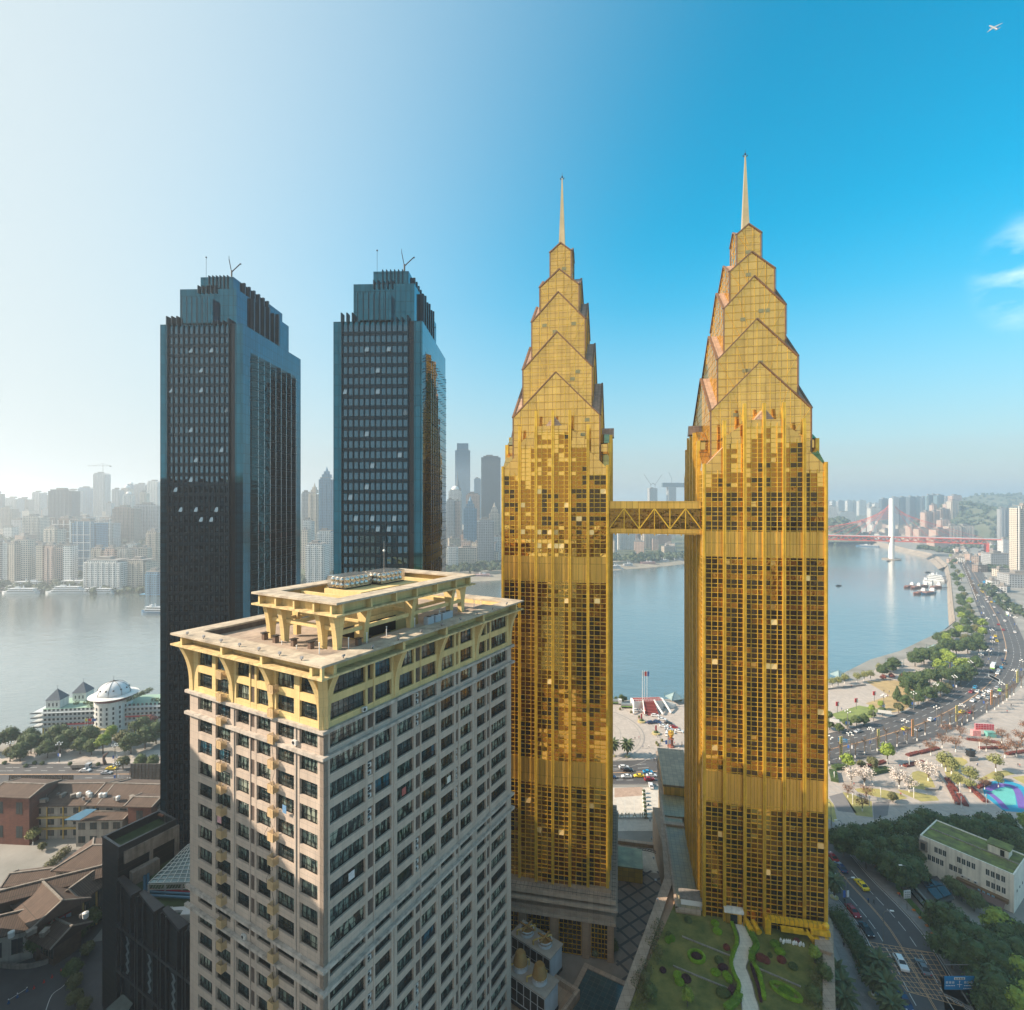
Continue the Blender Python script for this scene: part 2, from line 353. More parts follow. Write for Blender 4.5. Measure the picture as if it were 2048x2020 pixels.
for j in range(NY+1):
    for i in range(NX+1):
        px = -700 + 2480*i/NX
        t = (j/NY)**2.2; 
        # rows follow the far shore outwards
        a = PD(px, 1.0); base_py = None
        for (x0, y0), (x1, y1) in zip(far, far[1:]):
            if x0 <= px <= x1: base_py = y0+(y1-y0)*(px-x0)/(x1-x0)
        if base_py is None: base_py = far[-1][1]-2 if px > far[-1][0] else far[0][1]
        Y0 = (H-ZW)*F/(base_py-HY)
        if px > 1640: Y0 = (H-ZW)*F/76 + (px-1640)*6
        Y = Y0-8 + (7800-Y0)*t
        X = (px-CX)/F*Y; vs_.append((X, Y, th(X, Y) if j else ZW-2))
tm.add(vs_, [(j*(NX+1)+i, j*(NX+1)+i+1, (j+1)*(NX+1)+i+1, (j+1)*(NX+1)+i) for j in range(NY) for i in range(NX)])
ob = struct(tm, 'terrain', mat('hill_ground', (.13,.135,.085), .95, vary=.4, vs=.012, geo=True, col2=(.05,.075,.04)))
ob.data.polygons.foreach_set('use_smooth', [True]*len(ob.data.polygons))

# ------------------------------------------------------------------ gold towers
ANG = R(11.4)
GW, GD = 27.6, 38.0
M_gold = mat('gold_frame', (.96,.54,.06), .36, .55, vary=.28, vs=.6, dirt=.3)
M_goldp = grid_mat('gold_panel', (1.0,.58,.15), (.33,.15,.03), 2.15, 1.95, lw=.11, rough=.09, metal=.88, vary=.16, wavy=.05)
M_goldb = grid_mat('gold_band', (1.0,.58,.12), (.40,.20,.03), 1.43, 9.0, lw=.09, rough=.30, metal=.8, vary=.22)
M_rooft = grid_mat('roof_tiles', (.62,.42,.30), (.28,.17,.11), .9, .55, lw=.07, rough=.5, metal=.25, vary=.25)
M_trim = mat('bronze_trim', (.26,.14,.07), .5, .4, vary=.3, vs=1.2)
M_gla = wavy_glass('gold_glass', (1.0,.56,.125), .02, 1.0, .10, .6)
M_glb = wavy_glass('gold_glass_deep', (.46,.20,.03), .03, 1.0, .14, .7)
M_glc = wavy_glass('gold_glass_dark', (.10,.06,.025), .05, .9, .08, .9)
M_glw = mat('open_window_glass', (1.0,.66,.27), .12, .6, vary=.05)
M_spire = mat('spire_metal', (.66,.50,.27), .4, .5, vary=.15, vs=.3, dirt=.2)
M_dark = mat('dark_metal', (.03,.03,.033), .5, .3, vary=.2)
M_white = mat('white_paint', (.78,.77,.74), .6, vary=.08)
TIERS = [(22.8, 22.5, 34.1), (18.6, 35.8, 45.6), (14.6, 49.5, 57.3), (10.9, 59.9, 64.6), (6.0, 71.0, 73.5)]
def gold_tower(label, loc, base, bands, darkness, seed, hide_sides=()):
    rnd = random.Random(seed)
    t = thing('gold_tower', label, 'tower', (loc[0], loc[1], base), -ANG)
    Z = lambda c: H + c - base
    bw = [(0.7,4.9,0.0,8.6),(4.9,9.3,-.6,15.7),(9.3,13.6,-1.2,19.5),(13.6,17.9,-1.2,19.5),(17.9,22.4,-.6,15.7),(22.4,26.9,0.0,8.6)]
    dw = [(0.7,6.8,0,8.6),(6.8,12.9,-.2,15.7),(12.9,19.0,-.4,18.5),(19.0,25.1,-.4,18.5),(25.1,31.2,-.2,15.7),(31.2,37.3,0,8.6)]
    sides = {'front': (Matrix.Identity(4), bw, GW), 'left': (Matrix.Translation((0,GD,0)) @ Matrix.Rotation(-math.pi/2,4,'Z'), dw, GD),
             'right': (Matrix.Translation((GW,0,0)) @ Matrix.Rotation(math.pi/2,4,'Z'), dw, GD),
             'back': (Matrix.Translation((GW,GD,0)) @ Matrix.Rotation(math.pi,4,'Z'), bw, GW)}
    core = MB().box(.25,GW-.25,.25,GD-.25,0,Z(8.4)); core.box(5.0,22.3,.7,GD-.7,Z(8.4),Z(15.4),1); core.box(9.4,17.8,.8,GD-.8,Z(15.4),Z(19.2),1); core.box(.6,GW-.6,6.9,31.1,Z(8.4),Z(15.45),1); core.box(.8,GW-.8,13,25,Z(15.45),Z(18.3),1)
    core.build('core_wall', [M_glb, M_goldp], t)
    FL = 3.45
    for sn, (T, bays, WW) in sides.items():
        glass = MB(T); bars = MB(T); band = MB(T)
        for (u0, u1, out, top) in bays:
            zt = Z(top)-1.7; n = 3 if sn in ('front','back') else 4; cw = (u1-u0)/n; y = out+.12
            band.box(u0, u1, out, out+.4, zt, Z(top), 0)
            if out < 0:
                band.box(u0+.02, u1-.02, out+.42, .3-out, 0 , Z(top)-.05, 0)
            if sn == 'back':
                band.box(u0, u1, out+.1, out+.4, 0, zt, 0); continue
            z = 0.0
            while z < zt-.1:
                for a, b_ in ((0,.95),(.95,2.2),(2.2,3.45)):
                    z0 = z+a; z1 = min(z+b_, zt)
                    if z1-z0 < .2: continue
                    zc = H-(base+ (z0+z1)/2); inb = any(lo < -zc < hi for lo, hi in bands)
                    if inb: continue
                    for k in range(n):
                        x0 = u0+k*cw; x1 = x0+cw; tx = rnd.gauss(0,.006); tz = rnd.gauss(0,.006)
                        if sn == 'front' and b_ > 3 and rnd.random() < .028: continue
                        hdark = darkness*(1.0 if z < Z(2) else .55)  # pane colours imitate dark rooms and the mirrored city, darker below eye level
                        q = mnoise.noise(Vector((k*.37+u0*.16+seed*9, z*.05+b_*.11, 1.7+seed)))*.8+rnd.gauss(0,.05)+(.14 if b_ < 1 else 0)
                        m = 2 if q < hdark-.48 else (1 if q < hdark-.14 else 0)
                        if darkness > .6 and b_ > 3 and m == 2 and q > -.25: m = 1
                        glass.quad((x0,y-tx-tz,z0),(x1,y+tx-tz,z0),(x1,y+tx+tz,z1),(x0,y-tx+tz,z1),m)
                    bars.box(u0, u1, out-.02, out+.16, z1-.07, z1+.07)
                z += FL
            for lo, hi in bands:
                band.box(u0+.02, u1-.02, out+.03, out+.25, H+lo-base-1, H+hi-base+.6, 1)
            for k in range(1, n): bars.box(u0+k*cw-.06, u0+k*cw+.06, out-.16, out+.14, 0, Z(top)-.8)
        glass.build('curtain_glass', [M_gla, M_glb, M_glc], t)
        bars.build('glazing_bars', M_gold, t)
        band.build('gold_panels', [M_goldp, M_goldb], t)
        if sn == 'back': continue
        edges = [(bays[0][0],bays[0][2],8.6)]
        fins = []
        for i, (u0,u1,out,top) in enumerate(bays):
            if i: 
                p = bays[i-1]; fins.append((u0, min(out,p[2]), max(top,p[3]), i != 3))
            fins.append(((u0+u1)/2-.7 if False else None, out, top, False)) if False else None
        for u, out, top, step in fins:
            mb = MB(T); w = .34; zt = Z(top); out = out if sn == 'front' else out+.3
            mb.box(u-w, u-.08, out-.55, out+.3, 0, zt); mb.box(u+.08, u+w, out-.55, out+.3, 0, zt); mb.box(u-.1, u+.1, out-.35, out+.3, 0, zt)
            # pointed blade rising over the parapet
            for s0 in ((u-w, u+.02) if sn == 'front' else ()):
                a = [(s0,out-.55,zt),(s0,out+1.4,zt),(s0,out+1.4,zt+1.2),(s0,out+.15,zt+3.9),(s0,out-.25,zt+3.9)]
                b2 = [(x+.32,yy,zz) for x,yy,zz in a]
                mb.add(a+b2, [(0,1,2,3,4),(9,8,7,6,5)]+[(i,5+i,5+(i+1)%5,(i+1)%5) for i in range(5)])
            mb.build('mullion_fin', M_gold, t)
        # corner piers
        for u in (0.0, WW-.75):
            pier = MB(T).box(u, u+.75, -.35, .5, 0, Z(9.4)); pier.box(u+.28, u+.47, -.5, -.33, 0, Z(9.4))
            if sn == 'front' or u > 1 and sn == 'left' and False: pier.build('corner_pier', M_gold, t)
        # small steep roof between the centre blades and hips at the shoulder
        rf = MB(T); c = WW/2; hw = 2.1; zt = Z(bays[2][3])
        rf.add([(c-hw,-1.0,zt),(c+hw,-1.0,zt),(c,-1.0,zt+2.7),(c-hw,4.0,zt),(c+hw,4.0,zt),(c,4.0,zt+2.7)], [(0,1,2),(0,2,5,3),(1,4,5,2)], 0)
        for s0, s1, zz, e in ((bays[0][0]-.3, bays[0][1], 8.6, 1),(bays[5][1]+.3, bays[5][0], 8.6, 1),(bays[1][0], bays[1][1], 15.7, .6),(bays[4][1], bays[4][0], 15.7, .6)):
            za = Z(zz); zb = za + (4.8 if e == 1 else 3.0)
            rf.add([(s0,.1,za),(s1,.1,za),(s1,.1,zb),(s0,3.4,za),(s1,3.4,za),(s1,3.4,zb)], [(0,1,2),(3,5,4),(1,4,5,2),(0,3,4,1)], 1); rf.add([(s0,.1,za+.04),(s1,.1,zb+.04),(s1,3.4,zb+.04),(s0,3.4,za+.04)], [(0,1,2,3)], 0 if sn == 'front' else 1)
        rf.build('roof_hip', [M_rooft, M_goldp], t)
        # windows tilted open, their bright sky reflection put into a paler glass colour
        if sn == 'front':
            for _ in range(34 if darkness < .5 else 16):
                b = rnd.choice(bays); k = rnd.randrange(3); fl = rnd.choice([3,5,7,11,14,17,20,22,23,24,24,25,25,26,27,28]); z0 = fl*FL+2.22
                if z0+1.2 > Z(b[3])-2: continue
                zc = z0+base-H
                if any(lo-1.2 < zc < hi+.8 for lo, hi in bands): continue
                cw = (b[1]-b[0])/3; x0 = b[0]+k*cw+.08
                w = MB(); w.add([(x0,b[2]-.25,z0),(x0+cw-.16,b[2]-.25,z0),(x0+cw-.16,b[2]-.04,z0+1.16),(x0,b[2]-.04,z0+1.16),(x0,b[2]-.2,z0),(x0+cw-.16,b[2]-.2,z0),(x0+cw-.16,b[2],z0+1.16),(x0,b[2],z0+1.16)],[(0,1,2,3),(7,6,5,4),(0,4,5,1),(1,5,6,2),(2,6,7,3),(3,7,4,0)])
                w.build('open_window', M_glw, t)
    # stepped crown of cross gabled tiers
    prev = 6.0
    for wd, ev, ap in TIERS:
        dp = wd*1.38; x0, x1 = (GW-wd)/2, (GW+wd)/2; y0, y1 = (GD-dp)/2, (GD+dp)/2; zb, ze, za = Z(prev), Z(ev), Z(ap); cx, cyy = GW/2, GD/2
        w = MB(); E = [(x0,y0),(x1,y0),(x1,y1),(x0,y1)]; A = [(cx,y0),(x1,cyy),(cx,y1),(x0,cyy)]
        for i in range(4):
            p, q = E[i], E[(i+1)%4]; w.poly([(*p,zb),(*q,zb),(*q,ze),(*A[i],za),(*p,ze)], 0)
        wall = w.build('gable_tier', M_goldp, t)
        r = MB()
        for i in range(4):
            p = E[i]; a1 = A[i]; a0 = A[i-1]; up = .25
            r.tri((*p,ze+.02),(*a1,za+.02),(cx,cyy,za+.05)); r.tri((*p,ze+.02),(cx,cyy,za+.05),(*a0,za+.02))
        # eave overhang strips standing proud of the wall
        tr = MB()
        for i in range(4):
            p, q = E[i], E[(i+1)%4]; n = Vector((q[1]-p[1], -(q[0]-p[0]))).normalized()*.22; nin = -n*2.6
            for s0 in (p, q):
                a = Vector((*s0, ze+.1)); b = Vector((*A[i], za+.1)); N3 = Vector((n.x,n.y,0))
                tr.beam(a+N3*.5, b+N3*.5, .5, .28)
            for s0 in (p,):
                tr.beam(Vector((*s0,zb)), Vector((*s0,ze)), .32, .32)
        r.build('roof', M_rooft, wall); tr.build('edge_trim', M_trim, wall)
        # glazing bars: verticals, a few storeys and slender diagonals
        g = MB()
        for T, WW, yoff in ((Matrix.Translation((x0,y0,0)), wd, 0), (Matrix.Translation((x0,y1,0)) @ Matrix.Rotation(-math.pi/2,4,'Z'), dp, 0), (Matrix.Translation((x1,y0,0)) @ Matrix.Rotation(math.pi/2,4,'Z'), dp, 0)):
            g.T = T; nb = max(3, int(WW/2.1)); 
            for k in range(1, nb):
                u = WW*k/nb; zt = ze+(za-ze)*(1-abs(u-WW/2)/(WW/2)); g.box(u-.04,u+.04,-.09,.02,zb,zt-.05)
            z = zb+1
            while z < za-.5:
                hw = WW/2 if z < ze else WW/2*(1-(z-ze)/(za-ze)); g.box(WW/2-hw+.05,WW/2+hw-.05,-.07,.02,z-.04,z+.04); z += 1.95
            for sgn in (-1, 1):
                for f0 in (.0, .45):
                    a = (WW/2+sgn*WW/2*(1-f0)*.98, -.10, ze+(za-ze)*f0*.9); b = (WW/2+sgn*WW*.02, -.10, max(zb, ze-(za-ze)*(1.4-f0)*1.2)); g.beam(a, b, .07, .05)
        g.T = None; g.build('glazing_bars', M_gold, wall)
        hv = MB()
        for k in range(3 if wd > 12 else 1):
            u = x0+wd*rnd.uniform(.12,.85); zz = ze-rnd.choice([1.5,3.4,5.3]); 
            if zz > zb+1: hv.box(u, u+1.2, y0-.12, y0-.02, zz, zz+.9)
        if hv.v: hv.build('vent', mat('vent_glass', (.30,.26,.12), .2, .4), wall)
        prev = ev-6.0
    # spire
    sp = MB(); cx, cyy = GW/2, GD/2; b0 = Z(68); b1 = Z(94.2)
    sp.add([(cx-1.15,cyy-1.15,b0),(cx+1.15,cyy-1.15,b0),(cx+1.15,cyy+1.15,b0),(cx-1.15,cyy+1.15,b0),(cx-.14,cyy-.14,b1),(cx+.14,cyy-.14,b1),(cx+.14,cyy+.14,b1),(cx-.14,cyy+.14,b1)],
           [(4,5,6,7),(0,1,5,4),(1,2,6,5),(2,3,7,6),(3,0,4,7)])
    so = sp.build('spire', M_spire, t)
    bc = MB(); bc.tube((cx,cyy,b1),(cx,cyy,b1+1.6),.06,.05); bc.ball((cx,cyy,b1+.5),.28); bc.beam((cx-.5,cyy,b1-.2),(cx+.5,cyy,b1-.2),.1,.1); bc.ball((cx-.5,cyy,b1+.05),.18); bc.ball((cx+.5,cyy,b1+.05),.18); bc.build('beacon', M_dark, so)
    # roof rails at the tier shoulders
    rl = MB()
    for wd, ev, ap in TIERS[1:]:
        dp = wd*1.38; x1 = (GW+wd)/2+.6; y0 = (GD-dp)/2
        for k in range(2): rl.tube((x1,y0+1+k*2,Z(ev)-7),(x1,y0+1+k*2,Z(ev)+.6),.05,n=5)
        rl.tube((x1,y0+1,Z(ev)+.5),(x1,y0+3,Z(ev)+.5),.05,n=5)
    rl.build('roof_rail', M_dark, t)
    return t
fl_l = Vector((-2.7, 139.7)); fl_r = Vector((46.1, 129.5))
gt1 = gold_tower('gold glass twin tower left of the skybridge, with stepped gabled crown and shorter-looking spire', fl_l, 25.4, [(-19.3,-14.5),(-70.9,-66.2)], .30, 3)
gt2 = gold_tower('gold glass twin tower right of the skybridge, beside the roof garden, with stepped gabled crown', fl_r, 22.2, [(-12.0,-7.5),(-71.0,-65.3)], .70, 4)
def gloc(o, x, y, z): # a point in the frame of a gold tower, given in metres, absolute height
    ca, sa = math.cos(-ANG), math.sin(-ANG); b = fl_l if o == 1 else fl_r
    return Vector((b.x+x*ca-y*sa, b.y+x*sa+y*ca, z))
# skybridge between the two towers
p0 = gloc(1, GW, 1.6, 0); p1 = gloc(2, 0, 1.6, 0)
ang = math.atan2(p1.y-p0.y, p1.x-p0.x); L = (p1-p0).length
sb = thing('skybridge', 'gold trussed glass skybridge joining the two gold towers', 'footbridge', (p0.x,p0.y,H-7.7), ang)
m = MB(); m.box(0,L,0,6,6.2,7.9); m.box(0,L,-.15,6.15,7.9,8.05); m.build('roof_beam', M_goldb, sb)
m = MB(); m.box(0,L,0,6,0,1.1); m.box(0,L,-.15,6.15,-.15,0); 
for k in range(7): m.box(L*(k+.5)/7-.15,L*(k+.5)/7+.15,-.05,.02,-.5,0)
m.build('floor_beam', M_goldb, sb)
m = MB(); m.quad((0,.35,1.1),(L,.35,1.1),(L,.35,6.2),(0,.35,6.2)); m.quad((0,5.65,1.1),(L,5.65,1.1),(L,5.65,6.2),(0,5.65,6.2)); m.build('glazing', wavy_glass('bridge_glass', (.28,.15,.03), .04, .9, .2, .6), sb)
n = 6
for k in range(n+1):
    if 0 < k < n: MB().box(L*k/n-.1,L*k/n+.1,.02,.3,1.1,6.2).build('post', M_gold, sb)
for k in range(n):
    a, b = (1.1, 6.2) if k % 2 == 0 else (6.2, 1.1)
    mm = MB().beam((L*k/n,.1,a),(L*(k+1)/n,.1,b),.26,.26); mm.build('truss_diagonal', M_gold, sb)
m = MB()
for z in (2.8, 4.5): m.box(0,L,.2,.3,z-.04,z+.04)
for k in range(18): m.box(L*k/18-.03,L*k/18+.03,.2,.3,1.1,6.2)
m.build('glazing_bars', M_trim, sb)

# ------------------------------------------------------------------ dark glass towers
M_bglass = wavy_glass('dark_tower_glass', (.075,.14,.18), .02, 1.0, .02, .5)
M_bpanel = grid_mat('dark_tower_panels', (.035,.15,.205), (.012,.02,.028), 1.45, 2.97, lw=.13, rough=.08, metal=.95, vary=.2, wavy=.02)
M_bspan = mat('dark_spandrel', (.012,.036,.052), .35, .5, vary=.2)
M_bfin = mat('dark_fin', (.010,.030,.045), .35, .6, vary=.12)
M_bblack = mat('black_glass', (.012,.016,.02), .12, .3, vary=.1)
M_open = mat('open_pane', (.28,.36,.40), .05, .9, vary=.05)
def dark_tower(label, loc, dz):
    # local frame: x 0..25.3 along the front, y 0..40 back, z absolute-dz
    t = thing('dark_glass_tower', label, 'skyscraper', (loc[0], loc[1], dz), -R(2.1)); rnd = random.Random(11)
    w = MB(); w.box(0,25.3,0,40,-2,175.4); w.build('wall', M_bpanel, t)
    w = MB(); w.box(5.4,22.8,1,35.6,175.4,186.3); w.build('crown_tier', M_bpanel, t)
    w = MB(); w.box(10.5,20.7,3,35,186.3,190.7); w.build('crown_tier', M_bpanel, t)
    w = MB(); w.box(7.7,16.7,-1,7,175.45,182.6); w.build('centre_bay', M_bpanel, t)
    FH = 2.97; x0, x1 = 2.6, 21.3; nf = 13; st = (x1-x0)/(nf-1)
    gl = MB(); sp = MB()
    z = 14.0
    while z+FH < 175.3:
        gl = MB()
        for k in range(nf-1):
            a = x0+k*st+.2; b = a+st-.4; q = rnd.gauss(0,.004); q2 = rnd.gauss(0,.004)
            gl.quad((a,-.02-q-q2,z+1.15),(b,-.02+q-q2,z+1.15),(b,-.02+q+q2,z+FH-.06),(a,-.02-q+q2,z+FH-.06))
        gl.build('window_band', M_bglass, t); sp.box(x0,x1,-.22,-.06,z,z+1.1); sp.box(x0,x1,-.3,-.2,z+.5,z+.6); z += FH
    sp.build('spandrels', M_bspan, t)
    for k in range(nf):
        x = x0+k*st; top = 183.2 if 3 <= k <= 8 else (177.6 if k < 3 else 176.2 if k < nf-1 else 176.8)
        f = MB().box(x-.13,x+.13,-.75 if k in (0,nf-1) else -.5,-.05,0,175.0)
        f.box(x-.17,x+.17,-1.0,1.2 if not 3 <= k <= 8 else -1.02,175.0,top)
        f.build('fin', M_bfin, t)
    for z in range(5):
        MB().box(11.2+z*1.3,11.5+z*1.3,.3,3.2,175.4+9.5,187.2).build('fin', M_bfin, t)
    for k in range(6): MB().box(13.1+k*1.15,13.35+k*1.15,2.6,5,186.3,191.1).build('fin', M_bfin, t)
    # recess near the corner and the black recess of the side face with its stacks of bays
    MB().box(21.5,22.9,-.06,.1,12,175.4).build('recess', M_bblack, t)
    MB().box(25.2,25.36,4.6,35.4,12,168.0).build('side_recess', M_bblack, t)
    b = MB()
    for k in range(8):
        ya = 5.0+k*3.8; zt = 167.5-(k%2)*.8; pl_ = [(25.36,ya),(26.55,ya+1.5),(26.55,ya+1.8),(25.36,ya+3.3)]
        b.prism(pl_, 0, zt); z = 14.0
        while z < zt-1:
            for dz_, t_ in ((0,.14),(.85,.09)): b.prism([(25.3,ya-.15),(26.7,ya+1.45),(26.7,ya+1.85),(25.3,ya+3.45)], z+dz_, z+dz_+t_, 1)
            z += FH
    b.build('side_bays', [wavy_glass('side_bay_glass', (.34,.35,.36), .06, 1.0, .25, .5), M_bspan], t)
    for k in range(6):
        MB().box(22.8,23.9,9+k*3.3,9.8+k*3.3,176.0,186.0+ (1.2 if k%2 else .4)).build('fin', M_bfin, t)
    for k in range(6): MB().box(20.7,21.5,8+k*3.0,8.7+k*3.0,183.6,190.9).build('fin', M_bfin, t)
    for i in range(18):
        k = rnd.randrange(nf-1); fl = rnd.choice([20,21,22,33,34,34,35,35,36,37,38,40,41,43,45,47,49,51]); z = 14+fl*FH+1.3
        if z > 172: continue
        a = x0+k*st+.24; MB().add([(a,-.55,z),(a+st-.48,-.55,z),(a+st-.48,-.06,z+1.3),(a,-.06,z+1.3)],[(0,1,2,3)]).build('open_window', M_open, t)
    for (x, y, z0, h) in ((11,5,190.7,7),(24.5,24,175.4,6)):
        MB().tube((x,y,z0),(x,y,z0+h),.05,n=5).ball((x,y,z0+h),.25).build('lightning_rod', M_dark, t)
    c = MB(); c.tube((19,5,190.7),(19,5,193.5),.25); c.beam((19,5,193),(18.2,5,197),.18,.18); c.beam((19,5,193),(21.6,5,195.4),.22,.22); c.beam((18.2,5,197),(18.2,5,198),.1,.1); c.beam((21.6,5,195.4),(22,5,195.5),.3,.3)
    c.build('window_cleaning_crane', M_dark, t)
    return t
dark_tower('dark blue glass skyscraper with finned stepped crown, nearest the left edge of the photo', (-105.6,160.6), 0)
dark_tower('dark blue glass skyscraper right of its leftmost twin, with bronze reflections on its right side', (-50.4,151.0), -2.4)
# ------------------------------------------------------------------ plants, vehicles, lamps, people: one of each kind, copied later
random.seed(21)
def leafmat(name, col, col2): 
    m = mat(name, col, .75, vary=.3, vs=.9, col2=col2); return m
L_dark = leafmat('leaf_dark', (.065,.105,.022), (.026,.05,.014))
L_mid = leafmat('leaf_mid', (.10,.135,.035), (.04,.07,.022))
L_bright = leafmat('leaf_bright', (.24,.30,.035), (.10,.17,.025))
L_willow = leafmat('leaf_willow', (.26,.26,.09), (.14,.16,.05))
L_brown = leafmat('leaf_brown', (.27,.12,.06), (.14,.07,.04))
L_red = leafmat('leaf_red', (.20,.045,.03), (.11,.03,.025))
L_blos = leafmat('blossom', (.78,.70,.66), (.52,.45,.38))
L_olive = leafmat('leaf_olive', (.15,.14,.05), (.07,.08,.03))
L_hedge = leafmat('hedge_green', (.13,.24,.012), (.06,.14,.01))
L_purple = leafmat('leaf_purple', (.07,.02,.03), (.03,.012,.02))
M_bark = mat('bark', (.13,.10,.075), .95, vary=.3, vs=2)
M_barkw = mat('whitewashed_trunk', (.72,.70,.66), .9, vary=.1)
def leaves(mb, blobs, n, size, rnd, m=0, shell=.55, flat=.6):
    tot = sum(b[3]**2 for b in blobs)
    for cx, cyy, cz, r in [b[:4] for b in blobs]:
        k = int(n*r*r/tot)
        for _ in range(k):
            u = rnd.uniform(-1, 1); th_ = rnd.uniform(0, 2*math.pi); s = math.sqrt(1-u*u); q = r*(shell+(1-shell)*rnd.random()**.6)*(1+.12*math.sin(5*th_+u*7))
            d = Vector((s*math.cos(th_), s*math.sin(th_), u*.82)); c = Vector((cx,cyy,cz))+d*q
            nn = (d+Vector((rnd.gauss(0,.5),rnd.gauss(0,.5),rnd.gauss(.35,.5)))).normalized()
            t = nn.orthogonal().normalized(); b2 = nn.cross(t); w = size*rnd.uniform(.6,1.3); a = rnd.uniform(0,3.14); t, b2 = t*math.cos(a)+b2*math.sin(a), b2*math.cos(a)-t*math.sin(a)
            mb.add([c-t*w, c-b2*w*flat, c+t*w, c+b2*w*flat], [(0,1,2,3)], m)
def tree_proto(kind, rad, ht, lm, n=1300, size=.42, seed=1, white=False, spread=1.0, cone=False, bare=False, core=True, tr=.16, kids=True):
    rnd = random.Random(seed); t = thing(kind, None, 'tree')
    tk = MB(); c0 = ht-rad*1.1 if not cone else ht*.25
    tk.tube((0,0,0),(0.05,.05,max(c0,1.2)),tr*1.35,tr,7,0); top = Vector((.05,.05,max(c0,1.2)))
    blobs = []
    for k in range(7 if not bare else 14):
        a = 2*math.pi*k/7+rnd.uniform(-.3,.3); rr = rad*rnd.uniform(.35,.62)*spread; e = Vector((rr*math.cos(a), rr*math.sin(a), ht-rad*rnd.uniform(.75,1.25)))
        if bare: e = Vector((rad*rnd.uniform(.4,1)*math.cos(a), rad*rnd.uniform(.4,1)*math.sin(a), ht*rnd.uniform(.55,1.0)))
        tk.tube(top-Vector((0,0,rnd.uniform(0,.8))), e, tr*.55, tr*.15, 5, 0)
        if bare:
            for q in range(5):
                e2 = e+Vector((rnd.uniform(-1,1),rnd.uniform(-1,1),rnd.uniform(.1,1)))*rad*.5; tk.tube(top.lerp(e,rnd.uniform(.4,1)), e2, tr*.2, tr*.06, 4, 0, False)
        blobs.append((e.x, e.y, e.z, rad*rnd.uniform(.38,.58)))
    if white: tk.tube((0,0,0),(0,0,min(1.3,ht*.2)),tr*1.6,tr*1.5,7,1)
    tk.build('trunk', [M_bark, M_barkw], t)
    if cone:
        blobs = [(0,0,ht*(.28+.65*i/6),rad*(1-.8*i/6)) for i in range(7)]
    elif not bare:
        blobs += [(0,0,ht-rad*.62,rad*.68)] + [(rnd.uniform(-.5,.5)*rad,rnd.uniform(-.5,.5)*rad,ht-rad*rnd.uniform(.5,1.2),rad*rnd.uniform(.3,.45)) for _ in range(6)]
    cr_ = MB(); leaves(cr_, blobs, n, size, rnd, 0, .55 if not bare else .0)
    if core and not bare:
        for b in blobs: cr_.ball(b[:3], b[3]*.68, 0, 7, 5)
    cr_.build('crown', lm, t)
    return t
TP = {}
TP['dark'] = [tree_proto('broadleaf_tree', 4.2, 8.6, L_dark, 3000, .34, s) for s in (1,2,3)]
TP['mid'] = [tree_proto('broadleaf_tree', 3.4, 7.2, L_mid, 2200, .34, s) for s in (4,5)]
TP['bright'] = [tree_proto('broadleaf_tree', 2.6, 7.0, L_bright, 1600, .30, s) for s in (6,7)]
TP['willow'] = [tree_proto('willow_tree', 2.8, 6.8, L_willow, 1000, .28, 8, white=True, core=False)]
TP['olive'] = [tree_proto('broadleaf_tree', 2.7, 5.4, L_olive, 1500, .28, 9)]
TP['brown'] = [tree_proto('autumn_tree', 3.2, 7.2, L_brown, 420, .24, 10, white=True, bare=True, core=False)]
TP['bare'] = [tree_proto('bare_tree', 1.5, 8.5, L_brown, 50, .18, 11, white=True, bare=True, core=False, tr=.2)]
TP['blossom'] = [tree_proto('blossom_tree', 2.7, 5.2, L_blos, 800, .22, 12, white=True, bare=True, core=False)]
TP['pine'] = [tree_proto('conifer_tree', 2.3, 8.5, L_dark, 1500, .34, 13, cone=True)]
TP['redshrub'] = [tree_proto('red_leaved_tree', 2.4, 4.4, L_red, 1100, .26, 14)]
def palm_proto():
    rnd = random.Random(5); t = thing('palm_tree', None, 'palm'); tk = MB(); z = 0
    for k in range(9): tk.tube((0,0,k*.62),(0,0,(k+1)*.62),.34-.012*k,.29-.012*k,8,0)
    tk.tube((0,0,0),(0,0,.9),.42,.38,8,1); tk.build('trunk', [M_bark, M_barkw], t)
    fr = MB()
    for k in range(46):
        a = k*2.399; el = 1.15-1.75*(k/46); L_ = 3.4; p = Vector((0,0,5.5)); d = Vector((math.cos(a)*math.cos(el), math.sin(a)*math.cos(el), math.sin(el))); side = Vector((-math.sin(a), math.cos(a), 0)); pts = [p]
        for j in range(7):
            d = (d+Vector((0,0,-.17))).normalized(); p = p+d*L_/7; pts.append(p)
        for j in range(7):
            w = .55*math.sin(math.pi*(j+.7)/8.2); w2 = .55*math.sin(math.pi*(j+1.7)/8.4)
            for sg in (-1, 1):
                dn = Vector((0,0,-.22))
                fr.add([pts[j], pts[j+1], pts[j+1]+side*sg*w2+dn, pts[j]+side*sg*w+dn-(pts[j+1]-pts[j])*.0], [(0,1,2,3)])
    fr.build('fronds', leafmat('palm_green', (.085,.115,.04), (.04,.06,.025)), t)
    MB().lathe((0,0,0), [(1.1,0),(1.2,.35),(1.0,.4)], 14).build('planter_ring', mat('ring_stone', (.5,.42,.2), .8), t)
    return t
TP['palm'] = [palm_proto()]
TCNT = {}
def tree(kind, p, label, sc=1.0, group=None, rz=None, z=0):
    i = TCNT.get(kind, 0); TCNT[kind] = i+1; pr = TP[kind][i % len(TP[kind])]
    return place(pr, (p[0],p[1],z), random.uniform(0,6.28) if rz is None else rz, label, 'palm' if kind == 'palm' else 'tree', group, sc)
